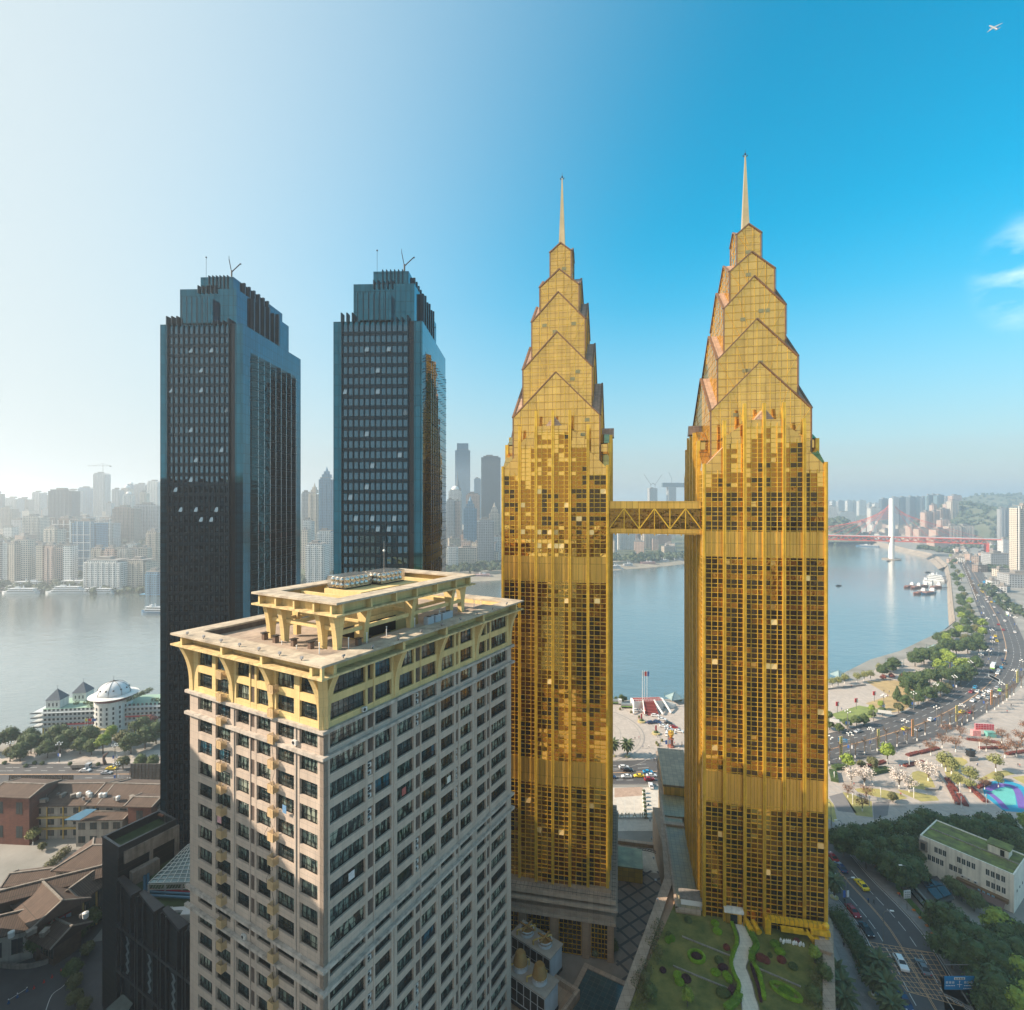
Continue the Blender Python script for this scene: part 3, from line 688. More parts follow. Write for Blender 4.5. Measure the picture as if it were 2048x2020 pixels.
# cars
M_tyre = mat('tyre', (.02,.02,.02), .9, vary=0); M_rim = mat('rim', (.5,.5,.52), .35, .7, vary=0)
M_cglass = mat('car_glass', (.02,.028,.035), .06, .2, vary=0); M_head = mat('lamp_clear', (.8,.8,.8), .1, vary=0); M_tail = mat('lamp_red', (.5,.02,.02), .2, vary=0)
PAINT = {k: mat('paint_'+k, c, .22, .1, vary=0) for k, c in dict(white=(.80,.80,.80), silver=(.45,.47,.50), black=(.02,.022,.03), red=(.30,.015,.02), yellow=(.85,.62,.02), blue=(.02,.30,.55), navy=(.02,.05,.13), grey=(.16,.18,.20), teal=(.06,.13,.16), green=(.25,.55,.08)).items()}
def car_proto(kind='parked_car', suv=False):
    t = thing(kind, None, 'car'); hh = .18 if suv else 0; Lh = 2.3; w = .9
    b = MB(); prof = [(-Lh,.35),(-Lh,.78+hh),(-Lh+.15,.92+hh),(-1.35,1.0+hh),(1.0,1.0+hh),(2.1,.80+hh),(Lh,.62+hh),(Lh,.35)]
    n = len(prof)
    def ring(y, k): return [(x*(1 if abs(y) < w-.05 else .985), y, z*k+(1-k)*.6) for x, z in prof]
    ys = [(-w,.93),(-w+.12,1.0),(w-.12,1.0),(w,.93)]; vs = []
    for y, k in ys: vs += ring(y, k)
    fs = []
    for j in range(3):
        for i in range(n): fs.append((j*n+i, j*n+(i+1)%n, (j+1)*n+(i+1)%n, (j+1)*n+i))
    fs.append(tuple(range(n-1,-1,-1))); fs.append(tuple(3*n+i for i in range(n))); b.add(vs, [f[::-1] for f in fs])
    # roof
    z0, z1 = 1.36+hh, 1.44+hh; xr = (-1.5 if suv else -.95, .35)
    b.add([(xr[0],-.62,z0),(xr[1],-.62,z0),(xr[1],.62,z0),(xr[0],.62,z0),(xr[0]+.1,-.55,z1),(xr[1]-.1,-.55,z1),(xr[1]-.1,.55,z1),(xr[0]+.1,.55,z1)], [(4,5,6,7),(0,1,5,4),(1,2,6,5),(2,3,7,6),(3,0,4,7)])
    for x0, x1 in ((-2.0 if suv else -1.72, xr[0]),(1.15,xr[1])):
        for s_ in (-1,1): b.beam((x0,s_*.8,.98+hh),(x1,s_*.64,z0+.02),.09,.07)
    for s_ in (-1,1): b.beam((-.25,s_*.81,.98+hh),(-.25,s_*.645,z0+.02),.08,.06)
    b.build('body', [PAINT['white']], t)
    g = MB(); x0, x1 = (-1.98 if suv else -1.70), 1.13; g.add([(x0,-.79,.99+hh),(x1,-.79,.97+hh),(x1,.79,.97+hh),(x0,.79,.99+hh),(xr[0],-.63,z0),(xr[1],-.63,z0),(xr[1],.63,z0),(xr[0],.63,z0)], [(0,1,5,4),(1,2,6,5),(2,3,7,6),(3,0,4,7),(4,5,6,7)]); g.build('windows', M_cglass, t)
    for x in (-1.38,1.38):
        for s_ in (-1,1):
            wh = MB(); wh.tube((x,s_*.74,.33),(x,s_*.93,.33),.33,.33,12,0); wh.tube((x,s_*.925,.33),(x,s_*.94,.33),.2,.18,8,1); wh.build('wheel', [M_tyre, M_rim], t)
    for s_ in (-1,1):
        MB().cbox((2.2,s_*.62,.70+hh),(.16,.34,.14)).build('headlight', M_head, t); MB().cbox((-2.28,s_*.66,.80+hh),(.08,.28,.16)).build('taillight', M_tail, t)
    return t
CAR = car_proto(); SUV = car_proto('parked_car', True)
def car(p, rz, paint, label, group=None, suv=False, z=0, sc=1.0, cat='car'):
    o = place(SUV if suv else CAR, (p[0],p[1],z), rz, label, cat, group, sc)
    ch = [c for c in KIDS[o.name] if c.name.startswith('body')][0]
    if paint != 'white': ch.material_slots[0].link = 'OBJECT'; ch.material_slots[0].material = PAINT[paint]
    return o
def bus(p, rz, label, group=None, low='green'):
    t = thing('city_bus', label, 'bus', (p[0],p[1],0), rz, group)
    b = MB().box(-5.5,5.5,-1.25,1.25,1.1,3.1); b.build('body', PAINT['white'], t); MB().box(-5.52,5.52,-1.27,1.27,.35,1.1).build('skirt', PAINT[low], t)
    MB().box(-5.3,5.45,-1.28,1.28,1.6,2.6).build('windows', M_cglass, t); MB().box(-3,-.5,-.8,.8,3.1,3.35).box(1,3,-.8,.8,3.1,3.3).build('roof_unit', M_white, t)
    for x in (-3.4,3.4):
        for s_ in (-1,1): MB().tube((x,s_*1.0,.5),(x,s_*1.29,.5),.5,.5,12).build('wheel', M_tyre, t)
def truck(p, rz, label, group, z=0, tank=True):
    t = thing('tank_truck', label, 'truck', (p[0],p[1],z), rz, group)
    MB().box(2.6,4.6,-1.2,1.2,.6,3.0).box(2.4,2.6,-1.0,1.0,1.0,3.3).build('cab', PAINT['white'], t); MB().box(4.0,4.63,-1.1,1.1,1.7,2.6).build('windscreen', M_cglass, t)
    if tank: MB().tube((-4.6,0,1.9),(2.3,0,1.9),1.15,1.15,16).build('tank', mat('tank_grey', (.35,.37,.36), .35, .6), t); MB().box(-4.6,2.3,-1.18,1.18,1.05,1.25).build('stripe', PAINT['green'], t)
    MB().box(-4.7,4.4,-.9,.9,.5,.9).build('chassis', M_dark, t)
    for x in (-3.8,-2.6,3.4):
        for s_ in (-1,1): MB().tube((x,s_*.85,.5),(x,s_*1.2,.5),.5,.5,10).build('wheel', M_tyre, t)
# plaza lamp with a cluster of white globes
M_post = mat('lamp_post_grey', (.22,.21,.20), .5, .4, vary=.1); M_globe = mat('globe_glass', (.85,.85,.83), .25, vary=0)
def lamp_proto():
    t = thing('street_lamp', None, 'street lamp'); p = MB(); p.tube((0,0,0),(0,0,.9),.34,.24,8); p.tube((0,0,.9),(0,0,8.2),.16,.11,8)
    gl = []
    for k in range(6):
        a = k*math.pi/3; c = (math.cos(a)*1.15, math.sin(a)*1.15, 8.4+(.5 if k%2 else 0)); p.tube((0,0,7.6),c,.05,.05,5); gl.append(c)
    gl.append((0,0,9.4)); p.tube((0,0,8.2),(0,0,9.3),.06,.05,5); p.build('post', M_post, t)
    for c in gl: MB().ball((0,0,0),.27,0,8,6).build('globe', M_globe, t, loc=c)
    MB().box(.3,1.0,-.03,.03,2.6,4.0).build('banner', mat('banner_white', (.75,.75,.78), .6, vary=.1), t); MB().box(-1.0,-.3,-.03,.03,2.6,4.0).build('banner', mat('banner_blue', (.05,.15,.50), .6, vary=.2), t)
    return t
LAMP = lamp_proto()
def lamp(p, label, group='globe cluster lamps round the plaza', sc=1.0, z=0): return place(LAMP, (p[0],p[1],z), random.uniform(-.6,.6), label, 'street lamp', group, sc)
# a person: one skinned body, coloured by height
def person_mesh(name, shirt, legs, hair, stride):
    J = [(0,0,.95),(0,0,1.18),(0,0,1.42),(0,0,1.53),(0,.02,1.66),(.10,0,.92),(.11,stride,.50),(.12,stride*1.3-.05,.07),(.12,stride*1.3+.14,.04),(-.10,0,.92),(-.11,-stride*.6,.50),(-.12,-stride*1.5,.09),(-.12,-stride*1.5+.16,.04),(.20,0,1.40),(.27,-stride*.5,1.14),(.27,-stride*.6+.10,.90),(-.20,0,1.40),(-.27,stride*.5,1.14),(-.27,stride*.5+.12,.90)]
    E = [(0,1),(1,2),(2,3),(3,4),(0,5),(5,6),(6,7),(7,8),(0,9),(9,10),(10,11),(11,12),(2,13),(13,14),(14,15),(2,16),(16,17),(17,18)]
    Rr = [.15,.14,.15,.06,.105,.10,.07,.045,.04,.10,.07,.045,.04,.065,.05,.035,.065,.05,.035]
    me = bpy.data.meshes.new('sk'); me.from_pydata(J, E, []); o = bpy.data.objects.new('sk', me); C.objects.link(o)
    o.modifiers.new('s', 'SKIN'); o.modifiers.new('u', 'SUBSURF').levels = 1
    for i, r in enumerate(Rr): me.skin_vertices[0].data[i].radius = (r, r*.8)
    me.skin_vertices[0].data[0].use_root = True
    dg = bpy.context.evaluated_depsgraph_get(); nm = bpy.data.meshes.new_from_object(o.evaluated_get(dg)); nm.name = name; bpy.data.objects.remove(o)
    nm.materials.clear()
    for m in (mat('skin', (.45,.28,.2), .6, vary=0), mat('cloth_'+shirt[0], shirt[1], .9, vary=.1), mat('cloth_'+legs[0], legs[1], .9, vary=.1), mat('hair_black', (.015,.012,.01), .6, vary=0)): nm.materials.append(m)
    for p in nm.polygons:
        c = p.center; p.material_index = 3 if (c.z > 1.66 or (c.z > 1.58 and c.y < -.0)) else 0 if c.z > 1.52 or (abs(c.x) > .2 and c.z < .98) else 1 if c.z > .95 else 2 if c.z > .09 else 3
        p.use_smooth = True
    return nm
PM = [person_mesh('person', ('black',(.02,.02,.025)), ('dark',(.03,.03,.04)), 0, .16), person_mesh('person', ('red',(.45,.04,.03)), ('navy',(.03,.04,.08)), 0, .10), person_mesh('person', ('white',(.7,.7,.7)), ('grey',(.12,.12,.13)), 0, .2), person_mesh('person', ('blue',(.05,.12,.3)), ('dark',(.03,.03,.04)), 0, .05)]
PW = ['black', 'red', 'white', 'blue']
def person(p, k, label, rz=0.0, z=0, group=None):
    o = bpy.data.objects.new('person', PM[k]); C.objects.link(o); o.location = (p[0],p[1],z); o.rotation_euler = (0,0,rz); return tag(o, label, 'person', group)
# ------------------------------------------------------------------ the beige apartment tower in front
random.seed(5)
BX, BY = -25.0, 71.0
apt = thing('apartment_building', 'beige tiled apartment tower with yellow flared top floors and pergola roof, filling the lower left', 'building', (BX, BY, 0), R(60))
M_tile = grid_mat('beige_tile', (.54,.44,.36), (.30,.265,.24), 1.6, 1.15, lw=.035, rough=.75, vary=.07)
M_yel = grid_mat('yellow_tile', (.76,.56,.25), (.50,.36,.16), 1.3, 1.3, lw=.03, rough=.8, vary=.08)
M_corn = mat('cornice_stone', (.52,.46,.40), .85, vary=.2, vs=.8, dirt=.45)
M_slab = mat('roof_slab_concrete', (.52,.44,.33), .9, vary=.3, vs=.5, col2=(.27,.22,.17), bump=.1)
M_slabu = mat('roof_slab_yellow', (.74,.55,.26), .9, vary=.3, vs=.5, dirt=.5, col2=(.50,.38,.20))
M_deck = mat('roof_deck', (.42,.32,.24), .95, vary=.35, vs=.25, col2=(.20,.16,.13), bump=.1)
M_inner = mat('dark_interior', (.02,.024,.024), .7, vary=.4, vs=.8)
M_frame = mat('window_frame_black', (.018,.02,.02), .45, .3, vary=0)
def curt(name, a, b_, sc):
    m = bpy.data.materials.new(name); m.use_nodes = True; nt = m.node_tree; N = nt.nodes; L = nt.links; p = N['Principled BSDF']; p.inputs['Roughness'].default_value = .07; p.inputs['IOR'].default_value = 2.1
    g = N.new('ShaderNodeNewGeometry'); mp_ = N.new('ShaderNodeMapping'); mp_.inputs['Scale'].default_value = (1,1,.22); n = N.new('ShaderNodeTexNoise'); n.inputs['Scale'].default_value = sc; n.inputs['Detail'].default_value = 3
    r = N.new('ShaderNodeValToRGB'); r.color_ramp.elements[0].position = .47; r.color_ramp.elements[1].position = .56; r.color_ramp.elements[0].color = (*a,1); r.color_ramp.elements[1].color = (*b_,1)
    L.new(g.outputs['Position'], mp_.inputs[0]); L.new(mp_.outputs[0], n.inputs['Vector']); L.new(n.outputs['Fac'], r.inputs[0]); L.new(r.outputs[0], p.inputs['Base Color'])
    n2 = N.new('ShaderNodeTexNoise'); n2.inputs['Scale'].default_value = .8; bn = N.new('ShaderNodeBump'); bn.inputs['Strength'].default_value = .06; L.new(g.outputs['Position'], n2.inputs['Vector']); L.new(n2.outputs['Fac'], bn.inputs['Height']); L.new(bn.outputs[0], p.inputs['Normal']); return m
CUR = [curt('pane_curtained', (.012,.022,.022), (.34,.38,.30), 1.7), curt('pane_dark', (.010,.022,.024), (.05,.08,.08), 1.1), curt('pane_green', (.015,.03,.03), (.16,.22,.19), 2.4), curt('pane_teal', (.008,.02,.03), (.03,.14,.2), .5)]
def tl(p): r = (p-CX)/F; return (BX-BY*r)/(.866+.5*r)
def trr(p): r = (p-CX)/F; return (BX-BY*r)/(.866*r-.5)
left_cols = sorted([sorted((tl(a), tl(b))) for a, b in ((396,424),(431,461),(472,498),(513,541),(552,588),(599,635))])
right_cols = sorted([sorted((trr(a), trr(b))) for a, b in ((660,731),(750.5,783),(794.5,827.5),(843,873),(882,908),(921,944.7),(954,972),(982.6,1013.5))])
left_louv = [sorted((tl(500.5), tl(509)))]
right_louv = [sorted((trr(a), trr(b))) for a, b in ((735.5,747.3),(831.5,841),(912,917),(974,979.5))]
rows = [(96.0,98.6),(92.6,94.9),(88.95,91.0),(85.4,87.5)]
z = 82.0
while z > 1: rows.append((z, z+2.2)); z -= 3.4
rows = [(a, b if not (a < 60.0 < b) else 59.5) for a, b in rows]; rows = [(a, b if not (a < 57.0 < b) else 56.6) for a, b in rows]
SX, SY = 49.6, 31.4
wall = MB(); wall.box(.75,SX-.75,.75,SY-.75,0,99.0,2)
def face(cols, louv, T, width, wd):
    T0 = wall.T; wall.T = T
    ops = sorted([(a, b, 0) for a, b in cols] + [(a, b, 1) for a, b in louv]); u = 0.0
    for a, b, k in ops + [(width, width, 0)]:
        if a > u: wall.box(u, a, 0, .75, 0, 91.7, 0); wall.box(u, a, 0, .75, 91.7, 99.1, 1)
        u = b
    for a, b, k in ops:
        zt = 99.1
        for z0, z1 in rows:
            wall.box(a, b, .02 if k == 0 else .1, .75, z1, min(zt, 91.7) if z1 < 91.7 else zt, 1 if z1 > 91 else 0)
            if z1 < 91.7 < zt: wall.box(a, b, .02, .75, 91.7, zt, 1)
            zt = z0
    wall.T = T0
T_r = Matrix.Identity(4)                                  # right face: plane y = 0
T_l = Matrix.Translation((0,0,0)) @ Matrix(((0,1,0,0),(1,0,0,0),(0,0,1,0),(0,0,0,1)))  # left face: u runs along +y
def faceL(): 
    n0 = len(wall.f); face(left_cols, left_louv, T_l, SY, 0)
    for i in range(n0, len(wall.f)): wall.f[i] = wall.f[i][::-1]
face([(a, b) for a, b in right_cols], right_louv, T_r, SX, 0); faceL()
wall.box(SX-.75,SX,0.8,SY,0,99.1,0); wall.box(.8,SX-.8,SY-.75,SY,0,99.1,0)
wall.build('wall', [M_tile, M_yel, M_inner], apt)
# windows: frame with mullions and balcony rail, pane as its sub-part
def win_mesh(w, h, var):
    f = MB(); t = .07; f.box(0,w,0,.08,0,t); f.box(0,w,0,.08,h-t,h); f.box(0,t,0,.08,t,h-t); f.box(w-t,w,0,.08,t,h-t)
    n = max(2, int(round(w/.95)))
    for k in range(1, n): f.box(w*k/n-.03,w*k/n+.03,0.005,.075,t,h-t)
    f.box(t,w-t,.01,.07,h*.68,h*.68+.05)
    f.box(.02,w-.02,-.14,-.10,h*.36,h*.36+.05); f.box(.02,w-.02,-.14,-.10,.05,.10)
    k = .1
    while k < w-.05: f.box(k,k+.025,-.135,-.11,.1,h*.36); k += .22
    return f
allw = []
cen = Vector((0,0,H))
fm, pm = {}, {}
for side, cols in (('l', left_cols), ('r', right_cols)):
    for ci, (a, b) in enumerate(cols):
        for ri, (z0, z1) in enumerate(rows):
            h = round(z1-z0, 2); uu = (a+b)/2
            loc = Vector((.0, a, z0)) if side == 'l' else Vector((a, 0, z0))
            wp = Vector((BX, BY, 0)) + (Vector((-.866,.5,0)) if side == 'l' else Vector((.5,.866,0)))*uu + Vector((0,0,z0))
            py = HY + (H-z0)/wp.y*F
            if py > 2100: continue
            allw.append(((wp-cen).length, side, ci, a, b, z0, h))
allw.sort(key=lambda q: q[0])
rest = MB(); restp = MB(); rnd = random.Random(3)
for i, (_, side, ci, a, b, z0, h) in enumerate(allw):
    w = b-a; v = rnd.choices([0,1,2,3],[5,5,4,1])[0] if side == 'r' else rnd.choices([0,1,2,3],[3,5,5,.4])[0]
    if i < 98:
        key = (side, ci, h)
        if key not in fm: fm[key] = win_mesh(w, h, 0)
        if side == 'l': rz, loc = -math.pi/2, (.42, b, z0)
        else: rz, loc = 0.0, (a, .42, z0)
        if isinstance(fm[key], MB): o = fm[key].build('window', M_frame, apt, loc, rz); fm[key] = o
        else: o = inst(fm[key], 'window', apt, loc, rz)
        k2 = (side, ci, h, v)
        if k2 not in pm: pm[k2] = MB().quad((.04,.05,.04),(w-.04,.05,.04),(w-.04,.05,h-.04),(.04,.05,h-.04)).build('pane', CUR[v], o)
        else: inst(pm[k2], 'pane', o)
    else:
        rest.T = Matrix.Translation((.42,b,z0)) @ Matrix.Rotation(-math.pi/2,4,'Z') if side == 'l' else Matrix.Translation((a,.42,z0))
        s = win_mesh(w, h, 0); rest.add(s.v, s.f, 0); rest.quad((.04,.05,.04),(w-.04,.05,.04),(w-.04,.05,h-.04),(.04,.05,h-.04), v+1)
rest.T = None
ro = rest.build('window', [M_frame]+CUR, apt); tag(ro, kind='stuff')
# louvred shafts with the outdoor units
lv = MB(); M_louv = mat('louvre_brown', (.17,.13,.11), .7, vary=.15); M_acw = mat('ac_white', (.66,.65,.62), .5, vary=.1)
for a, b in right_louv:
    for z0, z1 in rows:
        if (z0+a) % 3 < 1.9:
            k = z0
            while k < z1: lv.box(a,b,.15,.2,k,k+.07); k += .16
for a, b in left_louv:
    for z0, z1 in rows:
        k = z0
        while k < z1: lv.box(.15,.2,a,b,k,k+.07); k += .16
lv.build('louvres', M_louv, apt)
acn = 0
def ac_mb(): 
    m = MB().box(0,.85,0,.35,0,.62,0); m.tube((.32,-.01,.31),(.32,-.03,.31),.24,.24,12,1); return m
ACO = None
def ac(parent, loc, rz):
    global ACO
    if ACO is None: ACO = ac_mb().build('air_conditioner', [M_acw, M_dark], parent, loc, rz); return ACO
    return inst(ACO, 'air_conditioner', parent, loc, rz)
for a, b in right_louv[:3]:
    for j, (z0, z1) in enumerate(rows[2:20]):
        if (z0+a) % 3 >= 1.9:
            for q in (0.05, 1.15): ac(apt, ((a+b)/2-.42, .3, z0+q), 0)
ac(apt, (trr(722), -.4, 91.95), 0); ac(apt, (-.4, tl(588), 88.7), -math.pi/2); ac(apt, (-.4, tl(487), 57.4), -math.pi/2)
# lattice boxes for the outdoor units on the left face
cage = MB(); M_cage = mat('tan_cage', (.62,.44,.24), .7, vary=.15)
for k in range(7): cage.box(-.95,-.88,.0,1.25,k*.17,k*.17+.09); cage.box(-.88,-.0,0,.06,k*.17,k*.17+.09); cage.box(-.88,-.0,1.19,1.25,k*.17,k*.17+.09)
for y in (0,.6,1.19): cage.box(-.95,-.89,y,y+.06,0,1.1)
cage.box(-.93,0,.02,1.23,-.08,0); cage.box(-.7,-.2,.25,1.0,.0,.55)
co = None
for pxl, off in ((449,0),(552,0)):
    y = tl(pxl)
    for j, (z0, z1) in enumerate(rows[:18]):
        if z0 < 48: continue
        loc = (0, y-.6, z0-.75)
        if co is None: co = cage.build('lattice_box', M_cage, apt, loc)
        else: inst(co, 'lattice_box', apt, loc)
# cornices
for zc, pr in ((91.55,.55),(88.1,.6),(60.0,.55),(57.0,.6)):
    m = MB(); m.box(-pr,SX+pr,-pr,-.0,zc-.22,zc+.22); m.box(-pr,-.0,.0,SY+pr,zc-.22,zc+.22); m.box(SX,SX+pr,0,SY+pr,zc-.22,zc+.22); m.build('cornice', M_corn, apt)
# flared brackets
def bracket(w, out=1.75, z0=91.8, z1=99.1, back=0.0):
    n = 9; pr = [(-.12-(out)*((k/n)**2.6), z0+(z1-z0)*k/n) for k in range(n+1)]; m = MB(); vs = []
    for x in (-w/2, w/2):
        for y, zz in pr: vs.append((x, y, zz))
        for y, zz in reversed(pr): vs.append((x, back, zz))
    N_ = 2*(n+1); fs = []
    for k in range(n): fs += [(k,N_+k,N_+k+1,k+1)]
    for k in range(n):
        a, b, c, d = k, k+1, N_-2-k, N_-1-k
        fs.append((a,b,c,d)); fs.append((N_+d,N_+c,N_+b,N_+a))
    m.add(vs, fs); return m
bo = bracket(1.0).build('bracket', M_yel, apt, (.5,0,0))
for x in (14.0,24.8,36.5,49.1): inst(bo, 'bracket', apt, (x,0,0))
for y in (.5,10.8,20.2,30.9): inst(bo, 'bracket', apt, (0,y,0), -math.pi/2)
inst(bo, 'bracket', apt, (.15,.15,0), -math.pi/4, (1.2,1.35,1))
o = 2.0
def ring(x0,x1,y0,y1,w,z0,z1,m,mb=None):
    mb = mb or MB(); mb.box(x0,x1,y0,y0+w,z0,z1,m); mb.box(x0,x1,y1-w,y1,z0,z1,m); mb.box(x0,x0+w,y0+w,y1-w,z0,z1,m); mb.box(x1-w,x1,y0+w,y1-w,z0,z1,m); return mb
m = ring(-o,SX+o,-o,SY+o,o+1.3,100.75,101.05,0); m.build('roof_slab', M_slab, apt)
m = ring(-o,SX+o,-o,SY+o,o+.7,99.1,99.35,0); m.build('roof_slab', M_slabu, apt)
m = ring(0,SX,0,SY,1.25,99.35,100.75,0); M_par = M_yel
MB().box(1.26,1.3,1.3,SY-1.3,99.9,100.74).box(1.3,SX-1.3,SY-1.3,SY-1.26,99.9,100.74).build('parapet_shade', mat('shaded_stained_wall', (.12,.09,.07), .9, vary=.4, vs=.8, dirt=.5), apt)  # inner parapet faces painted dark for their shade, with grime streaks
m.build('parapet_wall', M_par, apt)
for x in (.5,14,24.8,36.5,49.1): MB().box(x-.25,x+.25,-o+.35,0,99.35,100.75).build('rib', M_yel, apt)
for y in (.5,10.8,20.2,30.9): MB().box(-o+.35,0,y-.25,y+.25,99.35,100.75).build('rib', M_yel, apt)
MB().box(-o+.1,-o+.5,-o+.1,-o+.5,99.35,100.75).build('rib', M_yel, apt)
MB().box(1.25,SX-1.25,1.25,SY-1.25,98.9,99.9).build('roof_deck', M_deck, apt)
MB().box(1.3,4.2,1.3,19,99.9,100.95).box(4.2,44,1.3,3.4,99.9,100.95).build('roof_plinth', M_deck, apt)
# roof pergola
DK = 99.9
def column(x, y, ax):
    m = MB(); n = 7
    for sx in (1,):
        prof = [(.42+.85*((k/n)**2.2), 5.9*k/n) for k in range(n+1)]
        for (r0, z0), (r1, z1) in zip(prof, prof[1:]):
            # flares outwards along x only
            m.add([(-r0,-.45,z0),(r0,-.45,z0),(r0,.45,z0),(-r0,.45,z0),(-r1,-.45,z1),(r1,-.45,z1),(r1,.45,z1),(-r1,.45,z1)], [(0,1,5,4),(1,2,6,5),(2,3,7,6),(3,0,4,7)])
    return m
cobj = column(0,0,0).build('pergola_column', M_yel, apt, (5,3,DK+.3))
for x, y, a in ((10,2.8,1),(20.5,2.8,1),(31.5,2.8,1),(35.5,3.0,0),(5,6,0),(5,14.5,0),(5,17.8,0),(10,18,1),(20.5,18,1),(31.5,18,1),(35.5,17.8,0)):
    inst(cobj, 'pergola_column', apt, (x,y,DK+.3), math.pi/2 if a else 0)
X0,X1,Y0,Y1 = 3.0,37.5,.9,19.9
ring(X0,X1,Y0,Y1,3.0,107.75,108.05,0).build('pergola_slab', M_slab, apt)
ring(X0,X1,Y0,Y1,3.0,106.05,106.3,0).build('pergola_slab', M_slabu, apt)
ring(X0+1.3,X1-1.3,Y0+1.3,Y1-1.3,.3,106.3,107.75,0).build('pergola_fascia', M_yel, apt)
for x in (4.5,10,15.5,20.5,26,31.5,36): MB().box(x-.18,x+.18,Y0+.3,Y0+1.3,106.3,107.75).build('rib', M_yel, apt)
for y in (2.4,6,10.3,14.5,18.4): MB().box(X0+.3,X0+1.3,y-.18,y+.18,106.3,107.75).build('rib', M_yel, apt)
bm_ = MB()
for y in (2.8,6.0,14.5,18): bm_.box(5,35.5,y-.2,y+.2,102.9,103.5)
for x in (5.05,10,20.5,31.5): bm_.box(x-.2,x+.2,3,18,103.52,104.1)
for x in (10,15,31): bm_.box(x-.25,x+.25,3.9,17,106.9,107.5)
bm_.build('pergola_beam', M_yel, apt)
MB().box(13,27,6.5,15,DK,107.6).build('penthouse', M_yel, apt)
MB().box(13.6,21,6.44,6.5,DK+.2,102.6).box(12.94,13,8,13,DK+.2,102.4).build('penthouse_door', M_frame, apt)
# steel water tanks with dished panels
M_tank = mat('tank_steel', (.70,.66,.60), .22, .85, vary=.15)
def tank(x0,y0,L_,W_,label):
    t = thing('water_tank', label, 'water tank', (BX+x0*.5-y0*.866, BY+x0*.866+y0*.5, 107.62), R(60), 'panelled steel water tanks on the apartment roof')
    MB().box(0,L_,0,W_,.2,2.1).build('body', M_tank, t); d = MB()
    for i in range(int(L_/1.05)):
        for z in (.75,1.6): 
            for yy in (0,W_): d.ball((.55+i*1.05,yy,z),.42,0,10,6)
    for i in range(int(W_/1.05)):
        for z in (.75,1.6): d.ball((0,.55+i*1.05,z),.42,0,10,6)
    d.build('dished_panels', M_tank, t)
    MB().box(.1,L_-.1,.1,W_-.1,0,.2).build('base', M_dark, t); r_ = MB()
    for k in range(5): r_.box(-.15,-.1,.2,.6,.3+k*.4,.34+k*.4)
    r_.box(-.15,-.1,.17,.2,0,2.2).box(-.15,-.1,.6,.63,0,2.2); r_.build('ladder', M_dark, t)
tank(13.5,10.8,6.2,4.0,'panelled steel water tank at the left end of the yellow penthouse roof'); tank(20.4,9.2,6.0,4.6,'panelled steel water tank at the far end of the yellow penthouse roof')
def bl(x, y, z=DK): return (BX+x*.5-y*.866, BY+x*.866+y*.5, z)
for i, (x, y, s) in enumerate(((8,1.9,.0),(3.3,6.5,.0),(3.0,9.8,.0),(2.9,13.8,0),(3.2,16.8,0),(12.5,4.4,0),(17,4.6,0),(30,5.2,0))):
    t = thing('roof_vent', 'squat brown vent stack %s on the beige roof deck' % ('%s from the front corner' % ordw(i)), 'vent', bl(x,y,DK+1.05 if y<4 or x<4.2 else DK), R(60), 'vent stacks on the apartment roof')
    MB().box(-.35,.35,-.3,.3,0,.9).build('shaft', mat('vent_brown', (.17,.11,.08), .9, vary=.2), t); MB().box(-.5,.5,-.45,.45,1.0,1.1).box(-.3,-.25,-.25,-.2,.9,1.0).box(.25,.3,.2,.25,.9,1.0).build('cap', M_dark, t)
for i, (x, y) in enumerate(((2,3.2),(6,1.8),(2.2,8.2),(2.6,12),(9.5,1.7),(14,2.0),(21,2.2),(28,2.4),(40,3),(44,4))):
    m = MB().tube((0,0,0),(0,0,1.5),.07,.07,6); m.tube((0,0,1.5),(0,0,1.6),.12,.12,6); tag(m.build('vent_pipe', M_white, loc=bl(x,y,DK+1.05 if y<3.4 else DK)), 'thin white vent pipe, %s along the near roof edge' % ordw(i), 'pipe', 'white vent pipes on the apartment roof')
for i, (x, y) in enumerate([(-1.5,2.5+4.5*k) for k in range(7)]+[(2+5.4*k,-1.5) for k in range(9)]):
    t = thing('floodlight', 'small floodlight %s on the %s rim of the beige roof' % (ordw(i if i < 7 else i-7), 'left' if i < 7 else 'right'), 'floodlight', bl(x,y,101.05), R(60) + (math.pi/2 if i < 7 else 0), 'floodlights on the apartment roof rim')
    MB().box(-.04,.04,-.04,.04,0,.3).build('bracket', M_dark, t); MB().add([(-.22,-.12,.25),(.22,-.12,.25),(.22,.10,.2),(-.22,.10,.2),(-.22,-.16,.55),(.22,-.16,.55),(.22,.06,.5),(-.22,.06,.5)],[(0,3,2,1),(4,5,6,7),(0,1,5,4),(1,2,6,5),(2,3,7,6),(3,0,4,7)]).build('head', mat('flood_grey', (.35,.36,.38), .4, .4), t)
for i, (x, y) in enumerate(((24,1.6),(26,1.6),(28.2,1.7),(29.6,1.7))):
    t = thing('condenser_unit', 'pale condenser unit %s in the row on the beige roof' % ordw(i), 'air conditioner', bl(x,y,DK+1.05), R(60), 'condenser units on the apartment roof')
    MB().box(-.8,.8,-.5,.5,0,1.3).build('cabinet', mat('unit_blue_grey', (.42,.46,.50), .5), t); MB().tube((0,0,1.3),(0,0,1.36),.4,.4,12).build('fan', M_dark, t)
t = thing('antenna_mast', 'slim antenna mast rising behind the water tanks', 'antenna', bl(24,12,107.6), 0); MB().tube((0,0,0),(0,0,5.5),.09,.06,6).build('mast', M_post, t); MB().ball((0,0,5.6),.25).tube((0,0,5.7),(0,0,7.4),.025,.02,5).build('lightning_tip', M_white, t)

